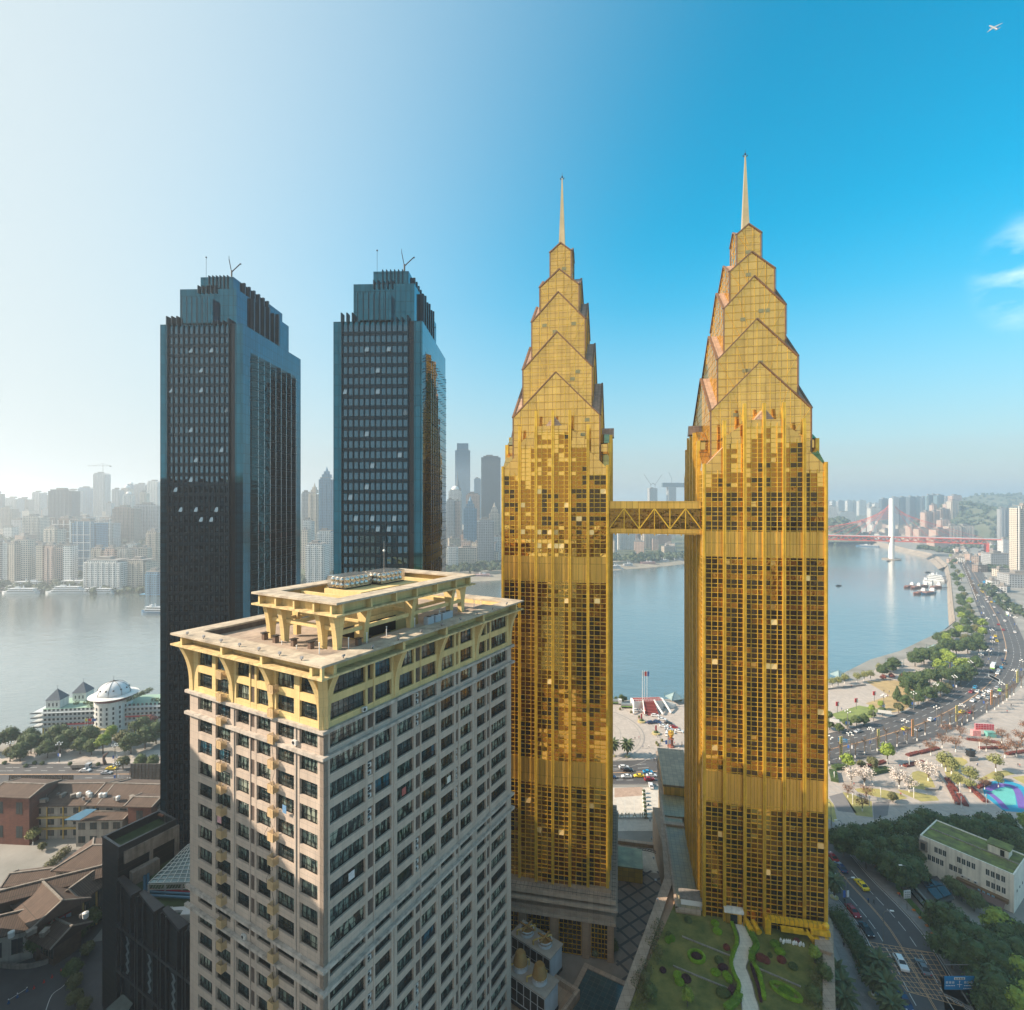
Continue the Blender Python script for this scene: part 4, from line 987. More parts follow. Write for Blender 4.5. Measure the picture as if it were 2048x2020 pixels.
dp = MB()
for u in (left_cols[1][0]-.5, left_cols[3][1]+.35): dp.tube((-.08,u,3),(-.08,u,91),.07,.07,6)
for u in (right_cols[2][0]-.75, right_cols[4][0]-.6, right_cols[6][0]-.7): dp.tube((u,-.08,3),(u,-.08,88),.07,.07,6)
dp.build('drain_pipe', M_corn, apt)
cb_ = MB(); rr = random.Random(4)
for u in (tl(443), tl(545)):
    z_ = 88.0
    while z_ > 50: a = Vector((-.25,u+rr.uniform(-.4,.4),z_)); b = Vector((-.25,u+rr.uniform(-.9,.9),z_-rr.uniform(2,3.4))); m_ = (a+b)/2+Vector((-.15,rr.uniform(-.7,.7),0)); cb_.tube(a,m_,.03,.03,4).tube(m_,b,.03,.03,4); z_ = b.z
cb_.build('cable', M_frame, apt)
for i, (x, y, z_, c_, w_) in enumerate(((-.9,tl(450),73.4,(.65,.35,.36),1.0),(-.5,tl(575),78.9,(.15,.3,.5),.8),(trr(700),-.3,69.3,(.6,.6,.62),1.1),(trr(805),-.3,76.0,(.45,.12,.10),.9),(trr(895),-.3,72.6,(.7,.68,.6),1.0))):
    l_ = MB(); 
    if x < 0: l_.box(x-.02,x+.02,y-w_/2,y+w_/2,z_,z_+1.1)
    else: l_.box(x-w_/2,x+w_/2,y-.02,y+.02,z_,z_+1.1)
    ob_ = l_.build('laundry', mat('cloth_%d' % i, c_, .9, vary=.3, vs=3)); ob_.location = (BX,BY,0); ob_.rotation_euler = (0,0,R(60)); tag(ob_, ['pink towel hanging at a lattice box on the left face','blue cloth hanging at the middle of the left face','white sheet hanging low on the right face near the corner','red cloth hanging on the third window column of the right face','cream sheet hanging far along the right face'][i], 'laundry')
# ------------------------------------------------------------------ lower left: black mall, old quarter, riverside road, hotel on the water
random.seed(31)
aX, aY = Vector((.866,-.5,0)), Vector((.5,.866,0))       # along and behind the facade line of the mall
# office tower just outside the left edge of the picture; its long shadow lies over the quarter
ot = thing('office_tower', 'tall grey office tower just left of the photo edge', 'building', (-122.2,39,0), R(10.1))
M_off = grid_mat('office_facade', (.38,.38,.37), (.05,.07,.08), 3.0, 3.3, rough=.4, win=(.18,.85,.25,.8))
MB().box(-22,0,-22,104,0,131).build('wall', M_off, ot); MB().box(-16,-6,0,30,131,135).build('roof_hut', M_slab, ot); MB().box(-22.4,.0,-22.4,104.4,131,131.3).build('parapet', M_corn, ot)

# the black mall: local x along the facade (to the right), y behind it
mall = thing('shopping_mall', 'black stone-clad mall with turf roofs and slanted zigzag facade beside the beige tower', 'building', (-92.5,125.6,0), -R(30))
M_mblk = grid_mat('black_cladding', (.028,.032,.035), (.10,.085,.07), 40, 1.75, lw=.06, rough=.3, vary=.15)
M_mtrim = mat('black_granite', (.045,.048,.052), .35, vary=.3, vs=1)
M_turf = mat('roof_turf', (.045,.085,.03), .95, vary=.3, vs=.3, col2=(.028,.05,.022))
M_conc = mat('old_concrete', (.28,.245,.21), .9, vary=.3, vs=.5, dirt=.4)
MB().box(-7.7,0,0,13,0,38.5).box(0,46,0.0,60,0,31).build('wall', M_mblk, mall)
m = MB(); ring(-7.7,0.4,0,13,.55,38.5,41.2,0,m); m.build('parapet_wall', M_mtrim, mall)
MB().box(-7.2,-.1,.55,12.5,38.4,39.3).build('turf_roof', M_turf, mall)
MB().box(.4,.9,1,13.4,36.8,39.6).build('parapet_wall', M_conc, mall); MB().box(.4,.9,12.4,13.4,31,36.8).box(.4,.9,6.5,7.2,31,36.8).build('column', M_conc, mall)
MB().box(.1,46,.6,60,31,31.5).build('turf_roof', M_turf, mall)
MB().box(.9,2.4,2,8,31.5,34.6).build('stair_hut', M_conc, mall)
# facade bays stepping down and forward, with dark reveals, caps and a wavy light panel each
for k in range(4):
    x0 = .6+k*9.6; zt = 34.3
    b = MB(); b.add([(x0,-.3,zt-.6),(x0+9,-1.6,zt-.6),(x0+9,.5,zt-.6),(x0,.9,zt-.6),(x0,-.3,zt),(x0+9,-1.6,zt),(x0+9,.5,zt),(x0,.9,zt)],[(0,3,2,1),(4,5,6,7),(0,1,5,4),(1,2,6,5),(2,3,7,6),(3,0,4,7)]); b.build('facade_cap', M_mtrim, mall)
    for zz in (zt-10.5, zt-21): MB().box(x0-.2,x0+9.2,-.85,.1,zz-.35,zz+.35).build('facade_ledge', M_mtrim, mall)
    for x in (x0,x0+2.3,x0+6.4,x0+8.5): MB().box(x,x+.4,-.8,.1,0,zt-.6).build('facade_pilaster', M_mtrim, mall)
    MB().box(x0+2.8,x0+6.3,-.32,0,2,zt-1.4).build('facade_panel', M_mblk, mall)
    for q, zb in enumerate((zt-20.5,)):
        if k == 0 and q: continue
        w = MB(); ps = []
        for j in range(9): ps.append((x0+4.6+(.38 if j%2 else -.38), zb+j*1.05))
        for (xa, za), (xb, zb2) in zip(ps, ps[1:]):
            w.add([(xa-.4,-.42,za),(xa+.4,-.42,za),(xb+.4,-.42,zb2),(xb-.4,-.42,zb2),(xa-.4,-.34,za),(xa+.4,-.34,za),(xb+.4,-.34,zb2),(xb-.4,-.34,zb2)],[(0,1,2,3),(7,6,5,4),(0,4,5,1),(1,5,6,2),(2,6,7,3),(3,7,4,0)])
        w.build('wavy_panel', mat('wavy_steel', (.30,.36,.38), .3, .5, vary=.2), mall)
def ml(px, py, z):
    p = P(px, py, z)-Vector((-92.5,125.6,0)); c_, s_ = math.cos(R(30)), math.sin(R(30)); return Vector((p.x*c_-p.y*s_, p.x*s_+p.y*c_, z))
SK = [ml(297,1766,34.6), ml(398,1764,34.0), ml(398,1680,38.4), ml(375,1690,38.6)]
# glazed skylight on steel trusses
sk = MB(); sk.add(SK, [(0,1,2,3)]); sko = sk.build('skylight', mat('skylight_glass', (.16,.24,.25), .08, .4, vary=.35, vs=.25), mall)
br = MB()
def skp(u, v): 
    a = SK[0].lerp(SK[1], u); b = SK[3].lerp(SK[2], u); return a.lerp(b, v)+Vector((0,0,.06))
for k in range(8): br.beam(skp(k/7,0), skp(k/7,1), .14, .08)
for k in range(11): br.beam(skp(0,k/10), skp(1,k/10), .14, .08)
br.build('glazing_bars', mat('bar_pale', (.62,.66,.64), .5, vary=.1), sko)
tr_ = MB(); q0, q1 = SK[0]-Vector((0,0,.3)), SK[1]-Vector((0,0,.3)); dn_ = Vector((0,0,1.2)); tr_.beam(q0,q1,.15,.15); tr_.beam(q0-dn_,q1-dn_,.15,.15)
for k in range(18): tr_.beam(q0.lerp(q1,k/18)-dn_, q0.lerp(q1,(k+1)/18), .08,.08)
for k in (0,.33,.66,1): c_ = q0.lerp(q1,k); tr_.box(c_.x-.15,c_.x+.15,c_.y-.15,c_.y+.15,31.5,c_.z)
tr_.build('skylight_truss', mat('truss_pale', (.42,.41,.38), .6), mall)
M_pipe = mat('pipe_blue', (.06,.17,.26), .4, .2); pp = MB()
for q in (0,1): pp.path([ml(283+q*7,1745-q*2,32),ml(289+q*7,1743-q*3,32.4),ml(289+q*7,1790-q*7,32.3),ml(398,1796-q*7,32.3)], .3, 8)
pp.build('pipe', M_pipe, mall); MB().beam(ml(297,1779,32.5),ml(398,1785,32.5),.35,.3).build('pipe', mat('pipe_red', (.25,.02,.03), .5), mall)
dq = ml(360,1822,32.6); ductt = MB().cbox((dq.x,dq.y,32.9),(4.5,1.0,.6),.6).cbox((dq.x-2.0,dq.y-1.2,32.4),(1,1,1.6),.6).cbox((dq.x+3.0,dq.y+.3,32.5),(3,1.6,1.9),.6); ductt.build('roof_duct', mat('duct_white', (.60,.62,.62), .5, vary=.1), mall)
ld = MB()
for k in range(9): ld.box(-4.2,-3.6,12.3,12.36,39.3+k*.3,39.35+k*.3)
ld.box(-4.25,-4.2,12.3,12.36,39,42).box(-3.6,-3.55,12.3,12.36,39,42); ld.build('ladder', M_post, mall)
MB().tube((-5.5,11.7,41.25),(-4.0,11.9,41.25),.35,.35,10).build('exhaust_pipe', mat('rusty', (.22,.09,.05), .8, vary=.3), mall)
cano = MB().add([(3,-6,7),(10,-6,7),(9,-1,9.5),(4.5,-1,9.5)],[(0,1,2,3)]).add([(3,-6,6.8),(10,-6,6.8),(9,-1,9.3),(4.5,-1,9.3)],[(3,2,1,0)]); cano.build('entrance_canopy', mat('canopy_glass', (.20,.23,.21), .15, .3, vary=.3), mall)

# old quarter
M_brick = grid_mat('red_brick', (.20,.075,.05), (.12,.06,.045), .9, .32, lw=.05, rough=.9, vary=.3, offset=.5)
M_rtile = grid_mat('grey_roof_tile', (.15,.10,.075), (.06,.045,.035), .55, 9, lw=.16, rough=.9, vary=.3, horiz=True)
M_plast = mat('grey_plaster', (.36,.33,.29), .9, vary=.2, vs=.4, dirt=.4)
M_yplast = mat('ochre_frame', (.50,.34,.10), .8, vary=.25)
M_wood = mat('dark_wood', (.10,.065,.045), .85, vary=.35, vs=.6)
M_wing = mat('shop_window', (.03,.045,.05), .2, vary=.5, vs=.4)
def house(label, p, rz, L_, W_, h0, h1, rise, wallm, over=.9, hip=False, wins=(2,5), base=0, extra=None, cat='house', posts=None):
    t = thing('tiled_house', label, cat, (p[0],p[1],base), rz)
    MB().box(0,L_,0,W_,h0,h1).build('wall', wallm, t)
    r = MB(); a, b, c, d = -over, L_+over, -over, W_+over; zm = h1+rise; th_ = .3; hp = (W_/2+over)*.8 if hip else 0
    ym = W_/2
    vs = [(a,c,h1),(b,c,h1),(b,d,h1),(a,d,h1),(a+hp,ym,zm),(b-hp,ym,zm),(a,c,h1+th_),(b,c,h1+th_),(b,d,h1+th_),(a,d,h1+th_),(a+hp,ym,zm+th_),(b-hp,ym,zm+th_)]
    r.add(vs, [(6,7,11,10),(8,9,10,11),(7,8,11),(9,6,10),(0,3,2,1),(0,1,7,6),(1,2,8,7),(2,3,9,8),(3,0,6,9)])
    ro_ = r.build('roof', M_rtile, t)
    rg = MB(); rg.beam((a+hp,ym,zm+th_+.1),(b-hp,ym,zm+th_+.1),.5,.35)
    for s_, e_ in (((a,c),(a+hp,ym)),((a,d),(a+hp,ym)),((b,c),(b-hp,ym)),((b,d),(b-hp,ym))): rg.beam((*s_,h1+th_+.08),(*e_,zm+th_+.1),.4,.28)
    rg.build('ridge', M_conc, ro_)
    fl, n = wins
    for i in range(fl):
        for k in range(n):
            x = L_*(k+.5)/n; z0 = h0+(h1-h0)*(i+.30)/fl; w = min(1.2, L_/n*.36); wn_ = MB().box(x-w,x+w,-.06,.02,z0,z0+(h1-h0)/fl*.48); 
            wo_ = wn_.build('window', M_wing, t); fr = MB(); fr.box(x-.04,x+.04,-.1,-.05,z0,z0+(h1-h0)/fl*.48).box(x-w-.1,x+w+.1,-.1,-.02,z0-.12,z0); fr.build('frame', M_wood, wo_)
    if posts:
        for k in range(posts+1): MB().box(L_*k/posts-.18,L_*k/posts+.18,-.35,-.02,h0,h1).build('post', M_yplast, t)
        for i in range(1, fl): MB().box(0,L_,-.9,-.02,h0+(h1-h0)*i/fl-.2,h0+(h1-h0)*i/fl+.15).build('balcony', M_yplast, t)
    return t
def hp(px, py, z): return P(px, py, z)
house('red brick tower house with flat tiled roof at the left edge of the old quarter', hp(-20,1592,17), R(-4), 15, 11, 0, 17, 1.6, M_brick, wins=(2,2))
house('long two storey hall with brown tiled roof and ochre balconies, behind the brick tower house', hp(62,1612,12), R(2), 23, 17, 0, 12, 3.2, M_plast, wins=(3,5), posts=4)
house('wide hall with brown tiled roof beside the dark tower foot', hp(178,1610,12), R(-3), 26, 17, 0, 12, 3.2, M_plast, wins=(3,5))
house('small red brick tower with flat tiled roof in front of the wide hall', hp(256,1612,14), R(-3), 8.5, 7, 0, 14, 1.0, M_brick, wins=(2,1))
house('pale two storey wing with small square windows left of the black mall', hp(152,1640,9.5), R(2), 16, 7, 0, 9.5, .5, M_plast, wins=(2,4))
house('grey hip roofed house half hidden by the black mall', hp(112,1740,12), R(-2), 20, 14, 0, 12, 2.8, M_plast, hip=True, wins=(2,4))
house('glass fronted gabled hall against the black mall', hp(165,1800,10), R(80), 12, 7, 0, 10, 3.0, M_wing, wins=(1,3), posts=3)
house('long low roof of dark tiles slanting in from the left edge', hp(-40,1816,12), R(27), 30, 5, 0, 12, 1.6, M_wood, wins=(2,6))
h8 = house('timber house with broken roof boards in the lower left', hp(40,1812,10), R(-32), 12, 10, 0, 10, 3.4, M_wood, over=1.6, wins=(2,4))
bb = MB()
for k in range(6): bb.beam((5+k*.55,1.3,11.6),(5+k*.55,4.6,13.35),.25,.12)
bb.build('roof_board', mat('broken_board', (.34,.22,.14), .9, vary=.3), h8)
MB().box(12.02,12.2,2.5,7.5,5.5,8.6).build('poster_board', grid_mat('shop_posters', (.30,.36,.42), (.35,.05,.05), 1.5, 1.4, lw=.3, rough=.7, vary=.6), h8)
house('small plaster house with tiled roof left of the timber house', hp(-30,1880,8), R(24), 13, 9, 0, 8, 2.4, M_plast, wins=(1,3))
house('low tiled shed on the pale yard below the brick tower house', hp(12,1772,6), R(12), 12, 6, 0, 6, 1.5, M_plast, wins=(1,3))
house('dark low house with wide eaves in front of the timber house', hp(58,1862,6), R(-22), 11, 6.5, 0, 6, 2.4, M_wood, over=1.8, wins=(1,5))
aw = thing('blue_awning', 'bright blue sloping awning between the tiled halls', 'awning', hp(128,1640,11), 0); MB().add([(0,0,0),(5.5,0,0),(8.5,4,1.6),(4.5,4,1.6),(0,0,-.12),(5.5,0,-.12),(8.5,4,1.48),(4.5,4,1.48)],[(0,1,2,3),(7,6,5,4),(0,4,5,1),(1,5,6,2),(2,6,7,3),(3,7,4,0)]).build('sheet', mat('awning_blue', (.01,.12,.22), .6, vary=.2), aw)
# billboard frames seen from behind
def billboard(p, L_, h, label, gap=1.0, z0=3, rz=0.0):
    t = thing('billboard', label, 'billboard', (p[0],p[1],0), rz); MB().box(0,L_,.1,.25,z0,z0+h).build('sheet', mat('billboard_back', (.20,.19,.18), .8, vary=.4, vs=.6, dirt=.4), t)
    f = MB(); x = 0
    while x <= L_: f.box(x-.06,x+.06,-.25,.1,0,z0+h); x += gap
    z = z0
    while z <= z0+h+.1: f.box(0,L_,-.3,-.2,z-.05,z+.05); z += 1.15
    for k in range(int(L_/4)+1): f.beam((k*4,-.3,z0+h*.8),(k*4,-3.2,0),.12,.12); f.beam((k*4,-.25,z0),(min(L_,k*4+4),-.25,z0+h),.08,.08)
    f.build('scaffold', mat('scaffold_rust', (.13,.10,.08), .8, vary=.3), t)
b0 = P(19,1577,3); billboard((b0.x,b0.y), 26.5, 5.6, 'long billboard frame seen from behind on the old quarter roofs')
b1 = P(262,1570,2); billboard((b1.x,b1.y), 15, 8.0, 'square scaffold billboard frame beside the foot of the left dark tower', 1.5)
for i, (x, y) in enumerate(((173,1823),(194,1820))):
    t = thing('parasol', '%s pale parasol beside the glass fronted hall' % ('left' if i == 0 else 'right'), 'parasol', P(x,y,2.6)*1+Vector((0,0,-2.6)), 0, 'pale parasols outside the glass hall'); t.location.z = 0
    MB().tube((0,0,0),(0,0,2.7),.05).build('pole', M_post, t); MB().lathe((0,0,2.3),[(2.1,0),(1.2,.35),(.05,.7)],8).build('canopy', mat('parasol_cloth', (.35,.36,.38), .8), t)
# lane with kerb, cones and shrubs at the very bottom left
lane = smooth_pts([P(-60,1975),P(60,1940),P(125,1905),P(170,1860),P(196,1820)], 5)
struct(ribbon(lane, 9, .02), 'road_lane', M_asph)
struct(MB().prism([tuple(p[:2]) for p in (P(-200,2060),P(-60,1960),P(40,1948),P(110,1925),P(140,1890),P(215,1880),P(215,2060))], .0, .012), 'road_forecourt', M_asph)
struct(ribbon(smooth_pts([P(92,2020),P(104,1990),P(126,1973),P(140,1955)],4), .18, .035), 'road_marking', M_line)
lw = thing('low_wall', 'curved low stone wall along the lane, lower left', 'wall'); wp_ = smooth_pts([P(-20,1932),P(40,1938),P(80,1932),P(115,1918),P(142,1900),P(160,1880)],4); q = MB()
for a, b in zip(wp_, wp_[1:]): q.beam((a.x,a.y,.5),(b.x,b.y,.5),.4,1.0); q.beam((a.x,a.y,1.08),(b.x,b.y,1.08),.6,.18)
q.build('balustrade', M_conc, lw)
for i, (x, y) in enumerate(((122,1943),(104,1955),(88,1965),(68,1977))):
    t = thing('traffic_cone', 'red traffic cone, %s of four on the lane from the upper end' % ordw(i), 'traffic cone', P(x,y), 0, 'red traffic cones on the lane'); MB().box(-.22,.22,-.22,.22,0,.05).build('base', mat('cone_red', (.6,.03,.02), .6, vary=0), t); MB().lathe((0,0,.05),[(.18,0),(.03,.75)],10).build('cone', MC['cone_red'], t)
for i, (x, y) in enumerate(((54,1983),(35,1995),(17,2007))):
    t = thing('bollard', 'blue and white bollard, %s from the cones' % ordw(i), 'bollard', P(x,y), 0, 'blue bollards with a rail'); MB().lathe((0,0,0),[(.3,0),(.25,.3),(.1,.5),(.1,.9)],8).build('base', mat('bollard_blue', (.03,.10,.25), .6), t); MB().ball((0,0,1.0),.14).build('knob', M_white, t)
t = thing('barrier_rail', 'white rail linking the blue bollards', 'barrier'); MB().tube(P(54,1983)+Vector((0,0,.8)),P(17,2007)+Vector((0,0,.8)),.04).build('rail', M_white, t)
for i, (x, y, s, k) in enumerate(((146,1945,.72,'mid'),(150,1970,.78,'olive'),(150,2000,.72,'olive'),(168,2012,.66,'olive'),(176,1900,.72,'olive'),(178,1850,.95,'mid'),(160,1868,.6,'mid'),(90,1890,1.15,'dark'),(116,1898,.7,'dark'),(66,1678,.95,'willow'),(84,1690,.6,'olive'))):
    tree(k, P(x,y+12,0)+Vector((0,0,0)), ['round clipped tree right of the cones','olive clipped tree second below the cones','olive clipped tree third below the cones','olive clipped tree at the bottom edge beside the black mall','loose grey green tree above the cones','leafy tree beside the parasols','small dark tree left of the leafy parasol tree','large dark tree inside the curved wall','dark bush tree right of the large one inside the wall','yellow green tree beside the red brick tower house','small olive tree right of the yellow green one'][i], s)
sh_ = MB(); rr = random.Random(9); leaves(sh_, [(P(x,y,1).x,P(x,y,1).y,1.0,1.7) for x, y in ((100,1728),(108,1722),(116,1714),(124,1706),(132,1700),(110,1748))], 1500, .25, rr); tag(sh_.build('hedge', L_olive), 'olive hedge climbing between the hip roofed house and the brick tower', 'hedge')
# riverside road and quay on the left
rl_ = [P(x,y) for x, y in ((-700,1552),(-200,1551),(0,1549),(315,1548),(700,1547),(1000,1546),(1245,1545),(1400,1536),(1560,1515),(1655,1499),(1725,1483),(1790,1464),(1850,1444),(1915,1412),(1960,1383),(1993,1350),(2010,1318),(2012,1295),(2006,1268),(1996,1240),(1982,1213),(1966,1180),(1950,1150),(1935,1129),(1922,1110),(1914,1098),(1905,1088),(1896,1080))]
ROAD = smooth_pts(rl_, 4)
RW = [19+min(7,max(0,(p.x-30)/14)) for p in ROAD]
struct(ribbon(ROAD, RW, .02), 'road_riverside', M_asph)
mk = MB(); 
for off in (-.33,-.17,.17,.33):
    n = len(ROAD)
    for i in range(n-1):
        a, b = ROAD[i], ROAD[i+1]; d = (b-a).normalized(); nn = Vector((-d.y,d.x)); L_ = (b-a).length; s = 0
        while s < L_:
            c = a+d*s+nn*RW[i]*off; e = a+d*min(L_,s+3.0)+nn*RW[i]*off
            if c.y < 900: mk.quad((c.x-nn.x*.1,c.y-nn.y*.1,.03),(e.x-nn.x*.1,e.y-nn.y*.1,.03),(e.x+nn.x*.1,e.y+nn.y*.1,.03),(c.x+nn.x*.1,c.y+nn.y*.1,.03))
            s += 8
struct(mk, 'road_marking', M_line)
struct(ribbon(ROAD, .5, .034), 'road_centre_line', M_oline)
kb = MB()
for sg in (1,-1):
    for i in range(len(ROAD)-1):
        a, b = ROAD[i], ROAD[i+1]; d = (b-a).normalized(); nn = Vector((-d.y,d.x))*sg; w = RW[i]/2+.15; w2 = RW[min(i+1,len(RW)-1)]/2+.15
        kb.beam((a.x+nn.x*w,a.y+nn.y*w,.07),(b.x+nn.x*w2,b.y+nn.y*w2,.07),.3,.14)
struct(kb, 'road_kerb', M_kerb)
pv_ = [P(x,y,0) for x, y in ((-400,1530),(0,1528),(330,1526),(330,1500),(0,1505),(-400,1508))]
struct(MB().prism([(p.x,p.y) for p in pv_], 0, .012), 'riverside_pavement', M_pave)
# riverside trees, first two rows
rt = [(-20,1500,'dark',1.2),(22,1510,'olive',1.2),(40,1515,'dark',1.15),(62,1500,'dark',1.25),(95,1508,'dark',1.1),(88,1490,'mid',1.1),(120,1500,'dark',1.15),(138,1488,'dark',1.2),(160,1500,'mid',1.2),(183,1502,'mid',1.15),(178,1482,'dark',1.2),(206,1500,'bright',1.45),(222,1478,'bright',1.35),(245,1485,'olive',1.6),(262,1500,'dark',1.3),(285,1465,'dark',1.3),(300,1450,'redshrub',1.9),(290,1490,'dark',1.4),(312,1480,'dark',1.4),(246,1530,'olive',1.15),(282,1530,'mid',1.0),(306,1530,'mid',.95),(150,1478,'olive',1.2),(110,1480,'dark',1.2),(60,1483,'dark',1.1),(20,1485,'dark',1.2)]
nm = {'dark':'dark green tree','olive':'olive green tree','mid':'mid green tree','bright':'bright yellow green tree','redshrub':'rust red tree'}
cc = {}
for x, y, k, s in rt:
    cc[k] = cc.get(k, 0)+1; tree(k, P(x,y+8), '%s on the left riverside promenade, %s of its colour planted' % (nm[k], ordw(cc[k]-1)), s, 'trees on the left riverside promenade')
for i, (x, y) in enumerate(((20,1523),(451*.2623,1524),(877*.2623,1528),(888*.2623,1568))):
    lamp(P(x,y), 'globe cluster lamp %s from the left on the left riverside road' % ordw(i), 'globe lamps on the left riverside road')
t = thing('sculpture', 'bent rust-brown steel sculpture on the riverside pavement', 'sculpture', P(210,1529)); MB().tube((0,0,0),(-.6,0,2.6),.8,.55,6).tube((-.6,0,2.6),(-.3,0,4.2),.55,.6,6).tube((-.3,0,4.2),(1.4,0,5.6),.6,.35,6).build('body', mat('corten', (.10,.06,.05), .8, vary=.2), t)
car(P(170,1543), R(4), 'white', 'white sedan on the left riverside road beside the billboard'); car(P(213,1548), R(3), 'silver', 'silver sedan right of the white sedan on the left riverside road'); 
o_ = car(P(223,1539), R(2), 'yellow', 'orange taxi ahead of the silver sedan on the left riverside road', cat='taxi')
t = thing('flatbed_truck', 'grey flatbed truck parked on the left riverside road', 'truck', P(163,1537), R(3)); MB().box(-4,2,-1.2,1.2,.9,2.2).build('load_bed', M_conc, t); MB().box(2.2,4,-1.1,1.1,.5,2.4).build('cab', PAINT['silver'], t); MB().box(3.4,4.03,-1,1,1.4,2.2).build('windscreen', M_cglass, t)
for x in (-3,-1.8,3): MB().tube((x,-1.15,.45),(x,1.15,.45),.45,.45,10).build('wheel', M_tyre, t)
for i, (x, y) in enumerate(((51,1534),(69,1528),(84,1529),(140,1530),(196,1531),(9,1528))):
    m = MB(); rr = random.Random(i); leaves(m, [(0,0,.7,1.0)], 220, .22, rr); m.ball((0,0,.7),.75); o_ = m.build('shrub', L_mid, loc=P(x,y)); tag(o_, 'small round shrub on the left riverside pavement, %s planted' % ordw(i), 'shrub', 'round shrubs on the left riverside pavement')

# hotel built like a ship at the quay
hb = P(66,1476,ZW); hY = hb.y
hot = thing('riverside_hotel', 'white ship-like hotel on the water with white dome and two slate spires', 'building', (hb.x,hb.y,ZW), R(7))
M_hw = mat('hotel_white', (.74,.73,.70), .8, vary=.12, dirt=.2); M_slate = mat('slate_blue', (.05,.08,.115), .7, vary=.2); M_gdeck = mat('green_deck', (.28,.42,.33), .9, vary=.15)
sc_ = hY/F
wd = (340-70)*sc_
def hx(px): return (px-66)*sc_
z0h, z1h = 0, 15.5
MB().box(hx(84),hx(345),0,18,0,15.5).build('wall', M_hw, hot)
bal = MB(); winm = MB()
for k in range(4):
    z = 6.2+k*2.6; bal.box(hx(64),hx(180),-1.6,0,z-.12,z+.12); bal.box(hx(64),hx(84),-1.6,19,z-.12,z+.12); bal.box(hx(240),hx(345),-1.6,0,z+1.0,z+1.25)
    for zz in (.5,1.0): bal.box(hx(64),hx(180),-1.62,-1.55,z+zz-.05,z+zz+.05); bal.box(hx(240),hx(345),-1.62,-1.55,z+zz+1.1,z+zz+1.2)
    for j in range(12):
        x = hx(86+j*7.8); winm.box(x,x+1.2,-.06,.02,z+.4,z+1.7)
    for j in range(12):
        x = hx(243+j*8); winm.box(x,x+1.2,-.06,.02,z+1.6,z+2.9)
bal.build('balcony_deck', mat('balcony_grey', (.52,.56,.58), .7), hot); winm.build('windows', M_wing, hot)
yb = MB(); gw = MB()
for j in range(24):
    x = hx(84+j*10.6); 
    if 180 < 84+j*10.6 < 236: continue
    yb.box(x,x+.6,-.5,0,0,5.9); gw.box(x+1.1,x+2.1,-.06,.02,.6,2.2); gw.box(x+1.1,x+2.1,-.06,.02,3.2,4.9)
yb.build('yellow_pilasters', mat('pilaster_yellow', (.62,.45,.12), .8), hot); gw.build('windows', M_wing, hot)
MB().box(hx(84),hx(345),0,18,15.5,15.75).build('green_roof_deck', M_gdeck, hot)
rd = MB(); cxh = hx(209); rd.lathe((cxh,3,0),[(9.2,0),(9.2,19.5)],20); 
rd.build('round_tower', M_hw, hot)
ww = MB()
for k in range(5):
    for j in range(8):
        a = -math.pi/2+(j-3.5)*.33; c = Vector((cxh+9.15*math.cos(a), 3+9.15*math.sin(a), 5.5+k*2.7)); ww.cbox(c,(.25,.8,1.5),a)
ww.build('windows', M_wing, hot)
MB().lathe((cxh,3,19.5),[(8.6,0),(8.6,2.0)],20).build('red_window_band', mat('band_red', (.25,.04,.04), .6, vary=.5, vs=1), hot)
MB().lathe((cxh,3,21.5),[(11.5,0),(12.2,.4),(8.4,.9)],24).build('dome_brim', M_hw, hot)
dm = MB(); dm.lathe((cxh,3,22.4),[(8.2*math.cos(t_*math.pi/16),6.8*math.sin(t_*math.pi/16)) for t_ in range(8)]+[(.3,6.8)],24); dmo = dm.build('dome', mat('dome_white', (.68,.69,.70), .4, vary=.08), hot, smooth=True)
rbb = MB()
for k in range(8):
    a = k*math.pi/4+.2; ps = [(cxh+8.3*math.cos(t_*math.pi/16)*math.cos(a), 3+8.3*math.cos(t_*math.pi/16)*math.sin(a), 22.4+6.9*math.sin(t_*math.pi/16)) for t_ in range(9)]; rbb.path(ps,.1,4)
for k in range(9):
    a = -math.pi/2+(k-4)*.5; rbb.ball((cxh+7.2*math.cos(a),3+7.2*math.sin(a),25.6),.5)
rbb.build('dome_rib', M_dark, dmo); MB().tube((cxh,3,29.2),(cxh,3,32.5),.08).ball((cxh,3,29.5),.5).build('finial', M_dark, dmo)
for px_, yy, h in ((100,1,15.75),(124,12,15.75)):
    x = hx(px_); MB().box(x-3.6,x+3.6,yy,yy+7.2,h,h+4.6).build('turret', M_hw, hot); r_ = MB().lathe((x,yy+3.6,h+4.6),[(5.6,0),(.05,5.4)],4); 
    r_.v = [((vx-x)*math.cos(.785)-(vy-yy-3.6)*math.sin(.785)+x,(vx-x)*math.sin(.785)+(vy-yy-3.6)*math.cos(.785)+yy+3.6,vz) for vx,vy,vz in r_.v]; ro_ = r_.build('spire_roof', M_slate, hot)
    MB().tube((x,yy+3.6,h+9.8),(x,yy+3.6,h+12),.07).build('finial', M_dark, ro_)
    w_ = MB()
    for dx in (-2,0,2): w_.box(x+dx-.35,x+dx+.35,yy-.05,yy+.02,h+1.2,h+3)
    w_.build('windows', M_wing, hot)
for (x0, x1, zz) in ((hx(130),hx(182),7.0),(hx(240),hx(290),9.8)):
    MB().box(x0,x1,-1.75,-1.66,zz,zz+.9).build('red_banner', mat('banner_red', (.45,.03,.04), .7), hot)
